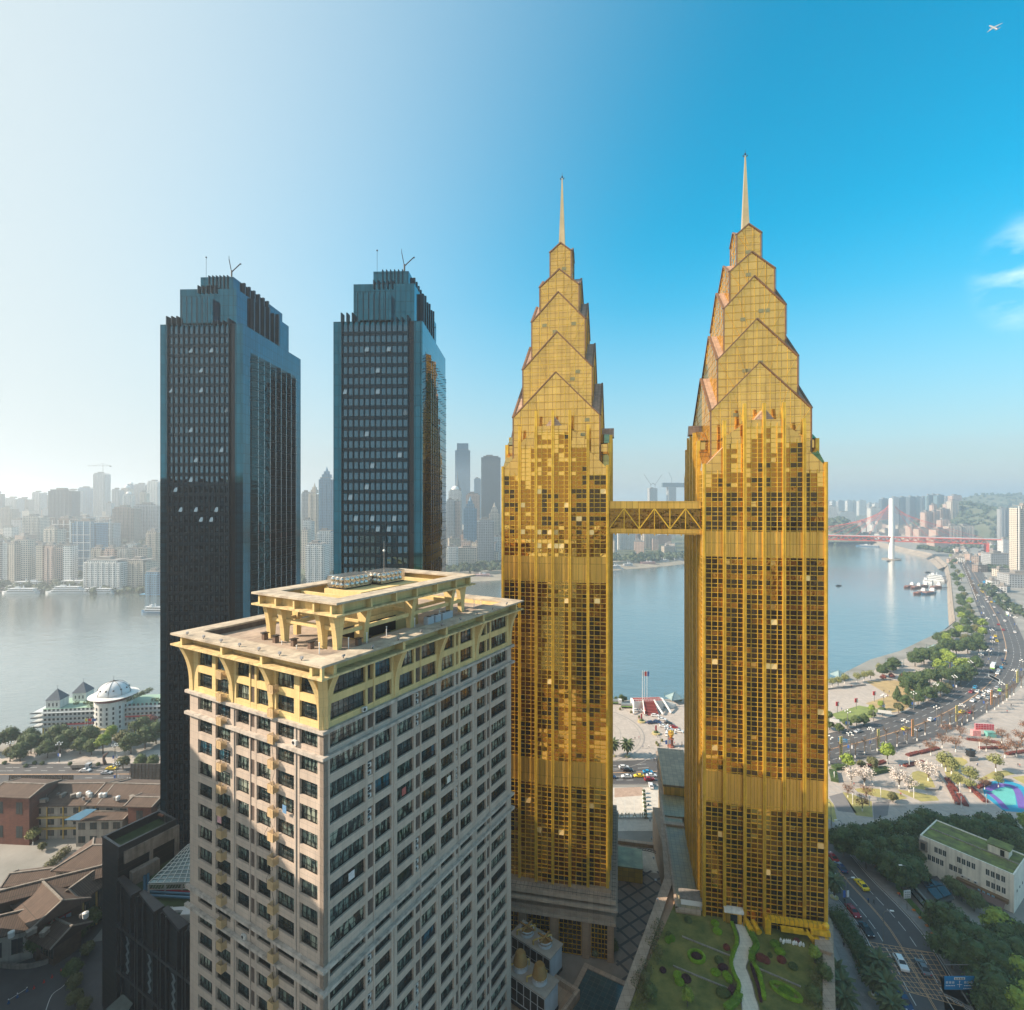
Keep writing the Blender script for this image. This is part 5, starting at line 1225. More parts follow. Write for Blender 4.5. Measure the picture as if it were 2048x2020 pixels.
MB().add([(hx(190),-7,5.2),(hx(228),-7,5.2),(hx(224),-4,8),(hx(194),-4,8)],[(0,1,2,3)]).box(hx(190),hx(228),-6.9,-5,0,2.6).build('entrance_sign', mat('sign_yellow', (.50,.38,.14), .7, vary=.5, vs=1.5), hot)
pl_ = MB(); leaves(pl_, [(hx(x),6,16.6,1.5) for x in (132,150,158,166,280,288,296,310)]+[(hx(245+k*4),-1+k*.6,20+k*.4,1.7) for k in range(9)]+[(hx(170),2,17.5,2.4)], 1500, .4, random.Random(2)); pl_.build('roof_plants', L_mid, hot)
for i, (c_, x) in enumerate((('red',175),('yellow',170),('navy',184))):
    t = thing('flagpole', '%s flag on a thin pole before the hotel entrance' % c_, 'flag', P(x,1470), 0, 'flags before the hotel'); MB().tube((0,0,0),(0,0,9),.08).build('pole', M_white, t); MB().box(.05,2,-.03,.03,7.2,8.6).build('flag', mat('flag_'+c_, {'red':(.6,.03,.02),'yellow':(.7,.55,.05),'navy':(.03,.1,.35)}[c_], .7), t)

rr = random.Random(15)
for i in range(22):
    px, py, z_ = ((70+rr.uniform(0,110),1596+rr.uniform(-6,8),13.5) if i < 9 else (200+rr.uniform(0,100),1598+rr.uniform(-6,8),13.5)) if i < 16 else (10+rr.uniform(0,170),1840+rr.uniform(-30,40),9.5)
    p = P(px,py,z_); m = MB(); k = i%3
    if k == 0: m.lathe((0,0,0),[(.7,0),(.75,1.3),(.2,1.6)],10)
    elif k == 1: m.box(-1,1,-.6,.6,0,1.1).box(-1.1,1.1,-.7,.7,1.1,1.2)
    else: m.box(-.6,.6,-.3,.3,0,.9).tube((.9,0,0),(.9,0,2.4),.05,.05,5)
    tag(m.build('roof_clutter', [M_white, M_conc, M_post][k], loc=p, rz=rr.uniform(0,3)), ['white roof tank','grey roof hatch','small roof unit with a pole'][k]+' on the old quarter roofs, %s in view order' % ordw(i), 'roof equipment', 'equipment on the old quarter roofs')
# ------------------------------------------------------------------ between the gold towers, podium and roof garden
random.seed(41)
M_gran = grid_mat('brown_granite', (.42,.28,.18), (.20,.14,.10), 1.5, 1.1, lw=.04, rough=.6, vary=.15)
M_granf = grid_mat('granite_cap', (.46,.34,.25), (.20,.15,.12), 1.4, 1.4, lw=.05, rough=.75, vary=.2, horiz=True)
def g1(x, y, z=0): return gloc(1, x, y, z)
def g2(x, y, z=0): return gloc(2, x, y, z)
ca, sa = math.cos(-ANG), math.sin(-ANG)
# courtyard deck 9 m above the riverside road
CZ = 9.0
cp = [g1(-6,-60), g1(34,-60), g1(60,-60), g1(60,38), g1(-6,38)]
struct(MB().prism([(p.x,p.y) for p in cp], 0, CZ, 1, 0), 'courtyard', [mat('courtyard_base', (.25,.20,.16), .8, vary=.2), M_granf])
dia = MB(T=Matrix.Translation((fl_l.x,fl_l.y,0)) @ Matrix.Rotation(-ANG,4,'Z'))
for k in range(-14, 16):
    for sg in (1,-1):
        # diagonal bands clipped to the court between the towers
        u0, u1, v0, v1 = 29.5, 48.5, -26, 33; c = k*5.2; pts_ = []
        for t_ in (v0, v1):
            u = 38+sg*(t_-c); pts_.append((u,t_))
        a, b = Vector(pts_[0]), Vector(pts_[1]); d = b-a; lo, hi = 0.0, 1.0
        if abs(d.x) > 1e-6:
            ta, tb = sorted(((u0-a.x)/d.x, (u1-a.x)/d.x)); lo, hi = max(lo,ta), min(hi,tb)
        if hi > lo: dia.beam((*(a+d*lo),CZ+.012),(*(a+d*hi),CZ+.012),.65,.01 if sg > 0 else .018)
struct(dia, 'courtyard_bands', mat('dark_band', (.085,.075,.07), .8, vary=.2))
# plinth of the left tower
pl = thing('tower_plinth', 'granite plinth with cornices and tall barred windows under the left gold tower', 'building', (fl_l.x,fl_l.y,CZ), -ANG)
MB().box(-3,28.6,-2.2,38,0,9.5).build('wall', M_gran, pl); MB().box(-4,29.3,-3.6,39,9.5,10.3).box(-3.5,28.9,-2.8,38.6,10.3,11.4).build('cornice', M_granf, pl); MB().box(-1,28.1,-.9,38.3,11.4,16.4).build('upper_wall', M_gran, pl); MB().box(-4,29.3,-3.4,39,14.6,15.6).box(-4.4,29.7,-4.0,39.4,13.2,13.7).build('cornice', M_granf, pl)
for x in (-2.8,5.2,13.2,21.2,27.2): MB().box(x,x+1.6,-2.9,-2.2,0,9.5).build('pilaster', M_gran, pl)
for i, x in enumerate((-1,7,15,23)):
    wn_ = MB().box(x+.3,x+5.8 if i < 3 else x+4.4,-2.3,-2.21,.3,8.8).build('window', M_glc, pl); f = MB()
    W_ = 5.5 if i < 3 else 4.1
    for k in range(6): f.box(x+.3+W_*k/5-.05,x+.3+W_*k/5+.05,-2.4,-2.3,.3,8.8)
    for k in range(8): f.box(x+.3,x+.3+W_,-2.4,-2.3,.3+k*1.2-.05,.3+k*1.2+.05)
    f.build('grille', M_gold, wn_)
    wn_ = MB().box(x+.3,x+5.8 if i < 3 else x+4.4,-1.0,-.91,10.9,13.2).build('window', M_glc, pl)
grl = MB()
for k in range(32): grl.box(-4,29.2,-3.2+k*0,-3.1,16.2,16.25) if k == 0 else grl.box(-4+k*1.03,-3.96+k*1.03,-3.3,-.4,15.62,15.7)
for k in range(28): grl.box(28.2,29.3,-3+k*1.5,-2.95+k*1.5,15.7,15.76); 
for k in range(2): grl.box(28.4+k*.6,28.45+k*.6,-3,39,15.78,15.84)
grl.build('roof_grille', M_dark, pl)
# podium under the right tower with the roof garden
GZ = 22.2
gx = MB(); gpts = [g2(-9.2,-2.5),g2(-9,-42),g2(-22,-70),g2(29.3,-70),g2(29.3,45),g2(-10,45)]
gp = [P(1290,1815,GZ), P(1335,1785,GZ), P(1385,1780,GZ)]
def gpt(px, py, z=GZ): return P(px, py, z)
wl_pts = [gpt(1345,1768), gpt(1232,2040), gpt(1225,2100)]
pod = thing('podium_building', 'granite podium carrying the roof garden and the right gold tower', 'building')
pw = [gpt(1345,1768), gpt(1228,2045), gpt(1215,2150), gpt(1672,2150), gpt(1668,1925), gpt(1663,1835), g2(28.5,10), g2(28.5,46), g2(-9,46)]
MB().prism([(p.x,p.y) for p in pw], 0, GZ-.6).build('wall', M_gran, pod)
gar = [gpt(1352,1800), gpt(1244,2045), gpt(1230,2150), gpt(1655,2150), gpt(1645,1905), gpt(1640,1830), gpt(1640,1815), gpt(1400,1790)]
M_lawn = mat('lawn', (.19,.17,.045), .95, vary=.5, vs=.22, col2=(.05,.085,.018), geo=True, bump=.5, bs=2.5)
struct(MB().prism([(p.x,p.y) for p in gar], GZ-.6, GZ-.05), 'garden_lawn', M_lawn)
# parapets
def wallrun(name, label, pts, w, z0, z1, m, cap=True, cat='wall'):
    t = thing(name, label, cat); q = MB(); c = MB()
    for a, b in zip(pts, pts[1:]): q.beam((a.x,a.y,(z0+z1)/2),(b.x,b.y,(z0+z1)/2),w,z1-z0); c.beam((a.x,a.y,z1+.12),(b.x,b.y,z1+.12),w+.9,.25)
    q.build('wall', m, t)
    if cap: c.build('coping', M_granf, t)
    return t
wallrun('parapet_wall', 'broad granite parapet along the left side of the roof garden', [gpt(1318,1520,GZ-3), gpt(1338,1760,GZ), gpt(1236,2045,GZ), gpt(1190,2160,GZ)], 1.4, GZ-3.5, GZ+.2, M_gran)
wallrun('parapet_wall', 'granite parapet along the right side of the roof garden', [gpt(1655,1850), gpt(1657,1925), gpt(1660,2150)], 1.3, GZ-3, GZ+.3, M_gran)
# glass roofs left of the right tower
M_groof = grid_mat('glass_roof_tiles', (.28,.24,.15), (.07,.07,.05), 1.25, 1.25, lw=.06, rough=.35, metal=.0, vary=.5, base2=(.36,.28,.15), horiz=True)
groof = thing('glass_annex', 'low annex with tiled glass roof along the left side of the right gold tower', 'building', (fl_r.x,fl_r.y,0), -ANG)
MB().box(-6.2,-.4,-.5,52,0,22.6).build('wall', M_gran, groof); MB().box(-5.7,-.5,0,34,22.6,23.0).build('glass_roof', M_groof, groof); MB().box(-5.7,-.5,35.5,38,22.6,23.0).box(-5.7,2.5,39.6,52,22.6,23.0).build('glass_roof', M_groof, groof); MB().box(-6.4,-.4,34,35.5,22.6,23.5).box(-6.3,-5.7,-.5,52,22.6,23.3).box(-6.3,-.4,-.7,0,22.6,23.3).build('stone_edge', M_granf, groof)
MB().box(-5.0,4,52,78,0,26.0).build('upper_wall', M_goldb, groof); MB().box(-5.3,4.4,51.4,79,26.0,26.7).build('roof', grid_mat('brown_roof_tiles', (.46,.30,.17), (.18,.12,.08), 1.5, 1.9, lw=.1, rough=.5, vary=.3, horiz=True), groof)
for i, y in enumerate((2,9,18,27,36,45)): 
    t = thing('wall_floodlight', 'small grey floodlight, %s along the left garden parapet' % ordw(i), 'floodlight', g2(-10.4,y,GZ+.55), -ANG, 'floodlights on the left garden parapet'); MB().box(-.05,.05,-.05,.05,-.3,.1).build('stand', M_dark, t); MB().cbox((0,0,.25),(.5,.3,.35)).build('head', MC['flood_grey'], t)
hut = thing('roof_hut', 'weathered white tiled hut at the top left corner of the roof garden', 'hut', (*gpt(1362,1815)[:2],GZ-.05), -ANG); MB().box(0,6.3,0,3.2,0,2.3).build('wall', M_white, hut); MB().box(-.3,6.6,-.2,3.4,2.3,2.6).build('roof', M_conc, hut)
# garden path and planting
path_c = [(1468,1812),(1478,1830),(1482,1850),(1490,1870),(1492,1890),(1484,1910),(1478,1930),(1484,1950),(1490,1970),(1494,1990),(1500,2010),(1502,2040),(1500,2100)]
pc = smooth_pts([gpt(a,b) for a, b in path_c], 4)
M_path = grid_mat('pale_path', (.74,.68,.56), (.48,.43,.36), .8, .8, lw=.03, rough=.85, vary=.08, horiz=True)
struct(ribbon(pc, [2.4+.7*(i/len(pc)) for i in range(len(pc))], GZ+.012), 'garden_path', M_path)
pe = MB()
for sg in (-1,1):
    for i in range(len(pc)-1):
        a, b = pc[i], pc[i+1]; d = (b-a).normalized(); nn = Vector((-d.y,d.x))*sg*(1.3+.35*i/len(pc)); pe.beam((a.x+nn.x,a.y+nn.y,GZ+.03),(b.x+nn.x,b.y+nn.y,GZ+.03),.18,.14)
tag(pe.build('path_edging', M_conc), kind='structure')
L_lime = leafmat('topiary_lime', (.20,.34,.012), (.11,.21,.01))
def hedge(pts, w, h, label, lm, dens=1.0, cat='hedge', seed=1):
    t = MB(); rr = random.Random(seed); V = smooth_pts(pts, 3)
    for a, b in zip(V, V[1:]): t.beam((a.x,a.y,GZ+h*.42),(b.x,b.y,GZ+h*.42),w*.86,h*.84)
    blobs = []
    for a, b in zip(V, V[1:]):
        n = max(1, int((b-a).length/(w*.4)))
        for k in range(n): c = a.lerp(b, k/n); blobs.append((c.x+rr.gauss(0,w*.06), c.y+rr.gauss(0,w*.06), GZ+h*.55, w*.52))
    leaves(t, blobs, int(len(blobs)*90*dens), .13, rr, 0, .8); return tag(t.build('hedge', lm), label, cat)
hedge([gpt(x,y) for x, y in ((1456,1815),(1463,1845),(1470,1865),(1474,1885),(1468,1905),(1462,1925),(1468,1950),(1478,1970),(1476,1985))], .75, .7, 'narrow lime hedge along the left edge of the garden path', L_lime)
hedge([gpt(x,y) for x, y in ((1488,1838),(1497,1858),(1508,1880),(1514,1893),(1506,1906),(1502,1922))], 1.35, .8, 'thick green hedge along the upper right edge of the garden path', L_hedge, seed=2)
hedge([gpt(x,y) for x, y in ((1508,1932),(1518,1950),(1524,1975),(1528,2000))], .95, .8, 'lime hedge along the lower right edge of the garden path', L_lime, seed=3)
hedge([gpt(x,y) for x, y in ((1503,1932),(1510,1955),(1518,1980),(1522,2005))], .6, .6, 'dark purple hedge beside the lower right of the garden path', L_purple, seed=4)
hedge([gpt(x,y) for x, y in ((1478,1990),(1470,2005),(1452,2020))], 1.6, .8, 'bright green hedge mound at the bottom left of the path', L_hedge, seed=5)
hedge([gpt(x,y) for x, y in ((1466,1978),(1460,1988))], 1.3, .8, 'dark plum bush above the bottom left hedge mound', L_purple, seed=6)
def bush(px, py, rx, ry, h, lm, label, seed=0, hollow=None):
    p = gpt(px, py); t = MB(); rr = random.Random(seed+px); t.lathe((p.x,p.y,GZ),[(rx*.9,0),(rx*.92,h*.4),(rx*.6,h*.8),(.05,h*.92)],12,0,1.0,ry/rx); bl_ = []
    n = int(rx*ry*420)+240
    for _ in range(n):
        a = rr.uniform(0,6.283); u = math.sqrt(rr.random()); x, y = rx*u*math.cos(a), ry*u*math.sin(a); z = h*math.sqrt(max(0,1-u*u*.96)); c = Vector((p.x+x,p.y+y,GZ+z*rr.uniform(.9,1.04))); w = .10; d1 = Vector((rr.gauss(0,1),rr.gauss(0,1),rr.gauss(0,.6))).normalized(); d2 = d1.cross(Vector((rr.gauss(0,1),rr.gauss(0,1),rr.gauss(0,1)))).normalized(); t.add([c-d1*w,c-d2*w*.6,c+d1*w,c+d2*w*.6],[(0,1,2,3)])
    return tag(t.build('topiary_bush', lm), label, 'bush')
bl_list = [(1376,1842,.9,.9,.9,L_mid,'round green bush near the white hut'),(1336,1883,.75,.7,1.1,L_hedge,'left of two small round bushes near the left parapet'),(1344,1880,.75,.7,1.1,L_hedge,'right of two small round bushes near the left parapet'),(1337,1870,.7,.6,.8,L_mid,'darker small bush above the pair near the left parapet'),(1430,1848,1.0,1.0,.8,L_lime,'upper lime block of the square topiary pair'),(1435,1864,1.1,1.1,.8,L_lime,'lower lime block of the square topiary pair'),(1453,1897,.75,.75,.9,L_red,'dark red ball bush left of the path'),(1438,1923,1.0,1.0,1.0,L_mid,'green ball bush above the bow-tie topiary'),(1446,1937,1.15,.8,.9,L_purple,'purple bush at the knot of the bow-tie topiary'),(1355,1953,.95,.9,1.0,L_lime,'upper lime ball of the stacked pair, lower left lawn'),(1359,1966,1.0,.9,1.0,L_lime,'lower lime ball of the stacked pair, lower left lawn'),(1372,1960,1.1,1.0,1.0,L_purple,'plum bush right of the stacked lime balls'),(1326,1942,.7,.7,.7,L_purple,'small dark bush by itself at the lower left lawn'),(1446,1988,1.5,1.2,1.1,L_mid,'broad green bush beside the plum bush at the path'),(1550,1890,1.15,1.0,1.0,L_hedge,'round green bush on the upper right lawn'),(1594,1885,.75,.8,.9,L_red,'dark red ball bush near the yellow pipes stub'),(1560,1906,1.2,1.0,1.0,L_lime,'lime ball bush on the right lawn'),(1522,1918,1.2,1.0,1.0,L_red,'left of two wine red bushes on the right lawn'),(1532,1923,.9,.9,1.0,L_red,'right of two wine red bushes on the right lawn'),(1563,1922,1.0,.9,1.0,L_red,'wine red bush below the lime ball on the right lawn'),(1586,1935,1.0,1.0,.9,L_mid,'green bush at the far right lawn middle'),(1540,1912,.5,.5,.8,L_mid,'tiny green bush between the wine red and lime bushes')]
for q in bl_list: bush(*q)
# ring topiary, bow-tie, leaf shape
def ringbush(px, py, r, lm, label):
    p = gpt(px, py); V = [Vector((p.x+r*1.05*math.cos(a), p.y+r*math.sin(a))) for a in [k*math.pi/8 for k in range(17)]]
    hedge(V, .55, .7, label, lm, seed=px, cat='bush')
ringbush(1393,1915,1.55,L_lime,'lime ring hedge around the dark round bush'); bush(1393,1915,1.1,1.0,.9,L_purple,'dark round bush inside the lime ring hedge')
bush(1431,1946,1.1,1.0,.6,L_lime,'left wing of the bow-tie topiary'); bush(1455,1955,.9,1.6,.6,L_lime,'right wing of the bow-tie topiary')
p_ = gpt(1572,1985); V = [Vector((p_.x+2.2*math.cos(a)*1.0-.6*math.sin(a), p_.y+1.9*math.sin(a)-.9*math.cos(a))) for a in [k*math.pi/8 for k in range(17)]]; hedge(V, .6, .6, 'leaf shaped lime hedge ring on the lower right lawn', L_lime, seed=77, cat='bush'); bush(1572,1985,1.5,1.4,.5,L_hedge,'green fill inside the leaf shaped hedge ring')
for i, (x, y, s, k) in enumerate(((1630,1925,.55,'bright'),(1650,1960,.5,'mid'),(1375,2012,.55,'bright'),(1625,2005,.5,'mid'),(1290,1965,.45,'olive'),(1300,2000,.5,'mid'))):
    tree(k, gpt(x,y), ['feathery bright tree at the right garden wall','green tree below the feathery one at the right garden wall','feathery bright tree at the bottom of the garden','green tree at the bottom right of the garden','olive thicket tree near the left parapet','green thicket tree at the bottom of the left parapet'][i], s, z=GZ-.1)
gcv = MB(); rr = random.Random(4); leaves(gcv, [(gpt(x,y).x,gpt(x,y).y,GZ+.2,1.4) for x, y in [(1270+rr.uniform(-8,20)+max(0,(1990-q))*.35, q) for q in range(1850,2030,9)]+[(1635+rr.uniform(-14,8), q) for q in range(1900,2030,10)]], 4200, .18, rr); tag(gcv.build('ground_cover', L_olive), kind='stuff', label='rough green ground cover along the garden walls', cat='ground cover')
for i, (a, b) in enumerate((((1364,1873),(1466,1914)),((1346,1932),(1458,1978)),((1510,1934),(1602,1974)))):
    p, q = gpt(*a), gpt(*b); t = MB().beam((p.x,p.y,GZ+.06),(q.x,q.y,GZ+.06),.35,.2); tag(t.build('stone_edging', M_conc), 'straight stone edging across the lawn, %s' % ['upper left','lower left','right of the path'][i], 'edging')
# entrance, ducts, pipes and bottles at the tower foot
en = thing('entrance_porch', 'small entrance porch with white curved awning at the head of the garden path', 'porch', (*g2(5.1,-1.35)[:2],GZ-.1), -ANG)
MB().box(0,3.6,0,1.1,0,2.6).build('frame', M_goldb, en); MB().box(1.0,2.6,-.06,0,.1,2.2).build('door', M_cglass, en); aw_ = MB()
for k in range(5):
    a0, a1 = k*.3, (k+1)*.3; aw_.quad((-.5,.6-1.5*math.sin(a0),3.4+.8*math.cos(a0)-.4),(3.9,.6-1.5*math.sin(a0),3.4+.8*math.cos(a0)-.4),(3.9,.6-1.5*math.sin(a1),3.4+.8*math.cos(a1)-.4),(-.5,.6-1.5*math.sin(a1),3.4+.8*math.cos(a1)-.4))
aw_.build('awning', mat('awning_cream', (.68,.62,.54), .8, vary=.2, dirt=.3), en)
M_duct = mat('duct_yellow', (.88,.50,.02), .5, .2, vary=.22, vs=1.2, dirt=.4)
dc = thing('ventilation_duct', 'yellow ventilation ducts running along the foot of the right gold tower', 'duct', (*g2(0,0)[:2],GZ), -ANG)
MB().box(14.0,26.3,-2.6,-1.5,2.4,3.5).build('upper_duct', M_duct, dc); MB().box(13.4,14.6,-3.2,-1.9,0,3.2).build('duct_elbow', M_duct, dc); MB().box(16.6,22,-3.9,-3.0,1.6,2.4).build('lower_duct', M_duct, dc); MB().add([(21.5,-3.95,2.4),(22.4,-3.95,2.4),(24.2,-3.95,.2),(23.2,-3.95,.2),(21.5,-3.0,2.4),(22.4,-3.0,2.4),(24.2,-3.0,.2),(23.2,-3.0,.2)],[(0,1,2,3)[::-1],(7,6,5,4)[::-1],(0,4,5,1)[::-1],(1,5,6,2)[::-1],(2,6,7,3)[::-1],(3,7,4,0)[::-1]]).box(23.1,24.6,-4.2,-2.9,0,1.3).build('duct_outlet', M_duct, dc); MB().box(23,27,-3.6,-2.7,1.7,2.7).ball((26.4,-2.4,3.3),.8).build('duct_end', M_duct, dc)
jn = MB()
for k in range(12): jn.box(14.7+k,14.76+k,-2.66,-1.45,2.35,3.56)
for x in (15,19,23,26): jn.box(x-.06,x+.06,-2.1,-2.0,0,2.4)
jn.build('duct_joints', M_trim, dc)
for i, x in enumerate((10.0,11.5)): t = thing('yellow_fan', '%s yellow cylindrical fan beside the entrance porch' % ('left' if i == 0 else 'right'), 'fan', (*g2(x,-2.4)[:2],GZ), -ANG+.25); MB().tube((0,-1.2,.7),(0,1.4,1.0),.6,.6,12).tube((0,-1.5,.65),(0,-1.2,.7),.72,.6,12).box(-.5,.5,-.8,.8,0,.3).build('housing', M_duct, t)
rr = random.Random(6)
for k in range(12):
    p = g2(16.2+k*.42+rr.uniform(-.1,.1),-5.0+rr.uniform(-.45,.45)); tag(MB().lathe((0,0,0),[(.24,0),(.24,.5),(.09,.65),(.09,.8)],8).build('gas_bottle', M_white, loc=(p.x,p.y,GZ)), 'white gas bottle, %s from the left in the row by the yellow ducts' % ordw(k), 'gas bottle', 'white gas bottles by the ducts')
vd = thing('yellow_pipe_stub', 'broken yellow duct pieces by the right garden wall', 'duct', (*gpt(1605,1862)[:2],GZ), -ANG); MB().box(0,1.2,0,.8,0,1.4).box(1.2,4.2,.1,.9,.6,1.2).box(3.8,4.6,-3.2,.9,0,1.3).build('duct_piece', M_duct, vd); MB().lathe((2.8,-1.6,0),[(1.3,0),(1.2,.4),(.1,1.2)],9).build('rock', M_conc, vd)
cp_ = wallrun('coping_wall', 'broad sunlit stone coping right of the broken yellow duct', [gpt(1646,1858), gpt(1648,1912)], 2.6, GZ-3, GZ+1.0, M_gran)
# cooling towers behind the apartment tower
def cool(px, py, z, n, label):
    p = P(px, py, z); t = thing('cooling_tower', label, 'cooling tower', (p.x,p.y,z), R(-38), 'cooling towers behind the apartment tower'); t.scale = (1.2,1.2,1.2)
    MB().box(0,9.5,0,4.2,.6,5.0).build('casing', mat('cooler_white', (.50,.53,.56), .5, vary=.15, dirt=.2), t); MB().box(-.2,9.7,-.2,4.4,5.0,5.2).build('top_deck', mat('cooler_deck', (.38,.33,.28), .8, vary=.3), t); lf = MB()
    for k in range(6): lf.box(.3+k*1.55,1.6+k*1.55,-.06,0,.9,2.7); lf.box(.3+k*1.55,1.6+k*1.55,-.06,0,2.9,4.6)
    lf.build('intake_louvres', M_dark, t); MB().box(-.1,9.6,-.1,4.3,0,.6).build('base', M_dark, t)
    for k in range(2):
        c = (2.5+k*4.4,2.1,5.2); MB().lathe(c,[(1.4,0),(1.3,.5),(1.45,1.0),(1.3,1.05),(1.2,.4)],18).build('fan_stack', MC['cooler_white'], t); pf = MB()
        if n:
            for j in range(6): pf.lathe((c[0],c[1],c[2]+.9+j*.36),[(1.45-j*.09,0),(1.30-j*.11,.36)],16)
            pf.build('spiral_cowl', mat('cowl_ochre', (.30,.17,.05), .7, vary=.3), t)
        else:
            pf.box(c[0]-1.7,c[0]+1.7,c[1]-.15,c[1]+.15,c[2]+1.25,c[2]+1.5).box(c[0]-.15,c[0]+.15,c[1]-1.7,c[1]+1.7,c[2]+1.3,c[2]+1.55).lathe((c[0],c[1],c[2]+.6),[(1.4,0),(1.4,.1)],14); pf.build('fan_frame', mat('cowl_ochre', (.30,.17,.05), .7, vary=.3), t)
    pr = MB()
    for k in range(2): pr.path([(1.2+k*4,.5,5.2),(1.2+k*4,.5,6.1),(3.4+k*4,3.6,6.3),(3.4+k*4,3.6,5.2)],.16,6)
    pr.build('pipes', M_yplast, t)
cool(1022,1918,11,0,'upper white cooling tower with open fans behind the apartment tower'); cool(1006,1992,11,1,'lower white cooling tower with ochre spiral cowls behind the apartment tower')
anx = thing('service_annex', 'low service building with granite parapet in front of the left gold tower', 'building', (*P(1005,1990,9.5)[:2],0), R(-38))
ax0 = P(960,2010,11); 
anx.location = (ax0.x,ax0.y,0); MB().box(-3,16,-3,16,0,10.6).build('wall', M_gran, anx); m = MB(); ring(-3,16,-3,16,.8,10.6,11.9,0,m); m.build('parapet', M_granf, anx)
skc = thing('courtyard_skylight', 'dark glass skylight in a stone frame at the foot of the courtyard', 'skylight', (*P(1175,1945,CZ)[:2],CZ), R(-30)); m = MB(); ring(-1.2,11.2,-13,1.2,1.2,0,1.0,0,m); m.build('stone_frame', M_granf, skc); MB().box(0,10,-11.8,0,.4,.8).build('glass', grid_mat('skylight_teal', (.03,.085,.10), (.10,.13,.13), 1.25, 1.25, lw=.07, rough=.15, horiz=True, vary=.3), skc)
for i, (x, y) in enumerate(((1190,1915),(1226,1905),(1200,1872))):
    tree('dark' if i else 'olive', P(x,y,CZ), ['small tree at the left plinth corner','dark potted tree beside the plinth','second dark potted tree along the plinth'][i], .42, z=CZ)
# objects of the court seen between the towers
kk = thing('golden_kiosk', 'gold panelled kiosk with glass roof standing in the courtyard', 'kiosk', (*g2(-20.5,27)[:2],CZ), -ANG); MB().box(0,7.5,0,9,0,4.2).build('wall', grid_mat('kiosk_gold', (.62,.42,.05), (.30,.2,.03), 1.7, 1.5, lw=.08, rough=.4, metal=.5, vary=.25), kk); MB().box(-.2,7.7,-.2,9.2,4.2,4.5).build('roof', mat('kiosk_roof', (.34,.28,.14), .4, .2, vary=.5, vs=.3), kk)
ud = thing('curved_duct', 'curved white duct left of the golden kiosk', 'duct', (*g2(-29.5,29)[:2],CZ), -ANG); d_ = MB(); V = smooth_pts([(1,9),(.8,5),(1.6,2.2),(4,1.2),(9,1)],5)
for a, b in zip(V, V[1:]): d_.beam((a[0],a[1],1.2),(b[0],b[1],1.2),1.8,1.4)
d_.build('duct', mat('duct_grey', (.48,.47,.46), .6, vary=.2), ud)
fw = g1(0,0); 
tp = thing('terrace_wall', 'low brown parapet closing the courtyard towards the riverside road', 'wall', (*g1(29,44)[:2],0), -ANG); MB().box(0,24,0,.9,0,CZ+1.1).build('wall', M_gran, tp); MB().box(0,24,-.2,1.1,CZ+1.1,CZ+1.3).build('coping', M_granf, tp)
struct(MB(T=Matrix.Translation((fl_l.x,fl_l.y,0)) @ Matrix.Rotation(-ANG,4,'Z')).box(29,52,33,44,CZ,CZ+.014).box(29,52,32.2,33.2,0,CZ+.015), 'courtyard_terrace', grid_mat('terrace_tile', (.55,.49,.40), (.38,.34,.28), 1.0, 1.0, lw=.06, rough=.8, vary=.07, horiz=True))
at = thing('steel_arch', 'dark lattice arch lying across the sunlit terrace', 'arch', (*g1(29.5,38)[:2],CZ), -ANG); m = MB()
for k in range(24):
    t0, t1 = k/24, (k+1)/24; f_ = lambda t: (20*t, 2*math.sin(math.pi*t*1.15)-2.2*t, 2.2*math.sin(math.pi*t))
    for oz in (0,.6):
        a, b = f_(t0), f_(t1); m.beam((a[0],a[1],a[2]+oz),(b[0],b[1],b[2]+oz),.14,.14)
    m.beam((f_(t0)[0],f_(t0)[1],f_(t0)[2]),(f_(t1)[0],f_(t1)[1],f_(t1)[2]+.6),.09,.09)
m.build('lattice', M_dark, at)
sn_ = thing('metal_sculpture', 'tangled bronze sculpture beside the left tower plinth', 'sculpture', P(1216,1812,CZ)); m = MB(); rr = random.Random(3)
for k in range(26): a = Vector((rr.uniform(-2.2,2.2),rr.uniform(-1.2,1.2),rr.uniform(.1,1.5))); m.beam(a, a+Vector((rr.uniform(-1.4,1.4),rr.uniform(-.8,.8),rr.uniform(-.3,.6))),.2,.2)
m.build('body', M_trim, sn_)
# roadside forecourt, letters and planters
struct(MB().prism([tuple(P(x,y)[:2]) for x, y in ((1200,1575),(1335,1575),(1335,1662),(1200,1662))],0,.013), 'forecourt_pavement', grid_mat('forecourt_tile', (.60,.55,.48), (.50,.46,.42), 3, 3, lw=.12, rough=.85, vary=.06, horiz=True))
struct(MB().prism([tuple(P(x,y)[:2]) for x, y in ((1229,1576),(1285,1574),(1287,1591),(1229,1595))],0,.02), 'forecourt_brown_patch', mat('brown_patch', (.42,.30,.23), .9, vary=.25, vs=.6))
fc = MB()
for a, b in (((1235,1600),(1232,1650)),((1268,1598),(1270,1640)),((1250,1599),(1250,1648))): fc.beam(P(*a,.03), P(*b,.03), .12, .01)
struct(fc, 'parking_marking', M_line)
rs = thing('rooftop_sign', 'standing letters JAM.A.ID on a rail before the terrace', 'sign', P(1235,1637,0), 0)
cu = bpy.data.curves.new('letters', 'FONT'); cu.body = 'JAM.A.ID'; cu.size = 2.6; cu.extrude = .12; cu.space_character = 1.15
to = bpy.data.objects.new('t_', cu); C.objects.link(to); dg = bpy.context.evaluated_depsgraph_get(); me = bpy.data.meshes.new_from_object(to.evaluated_get(dg)); bpy.data.objects.remove(to)
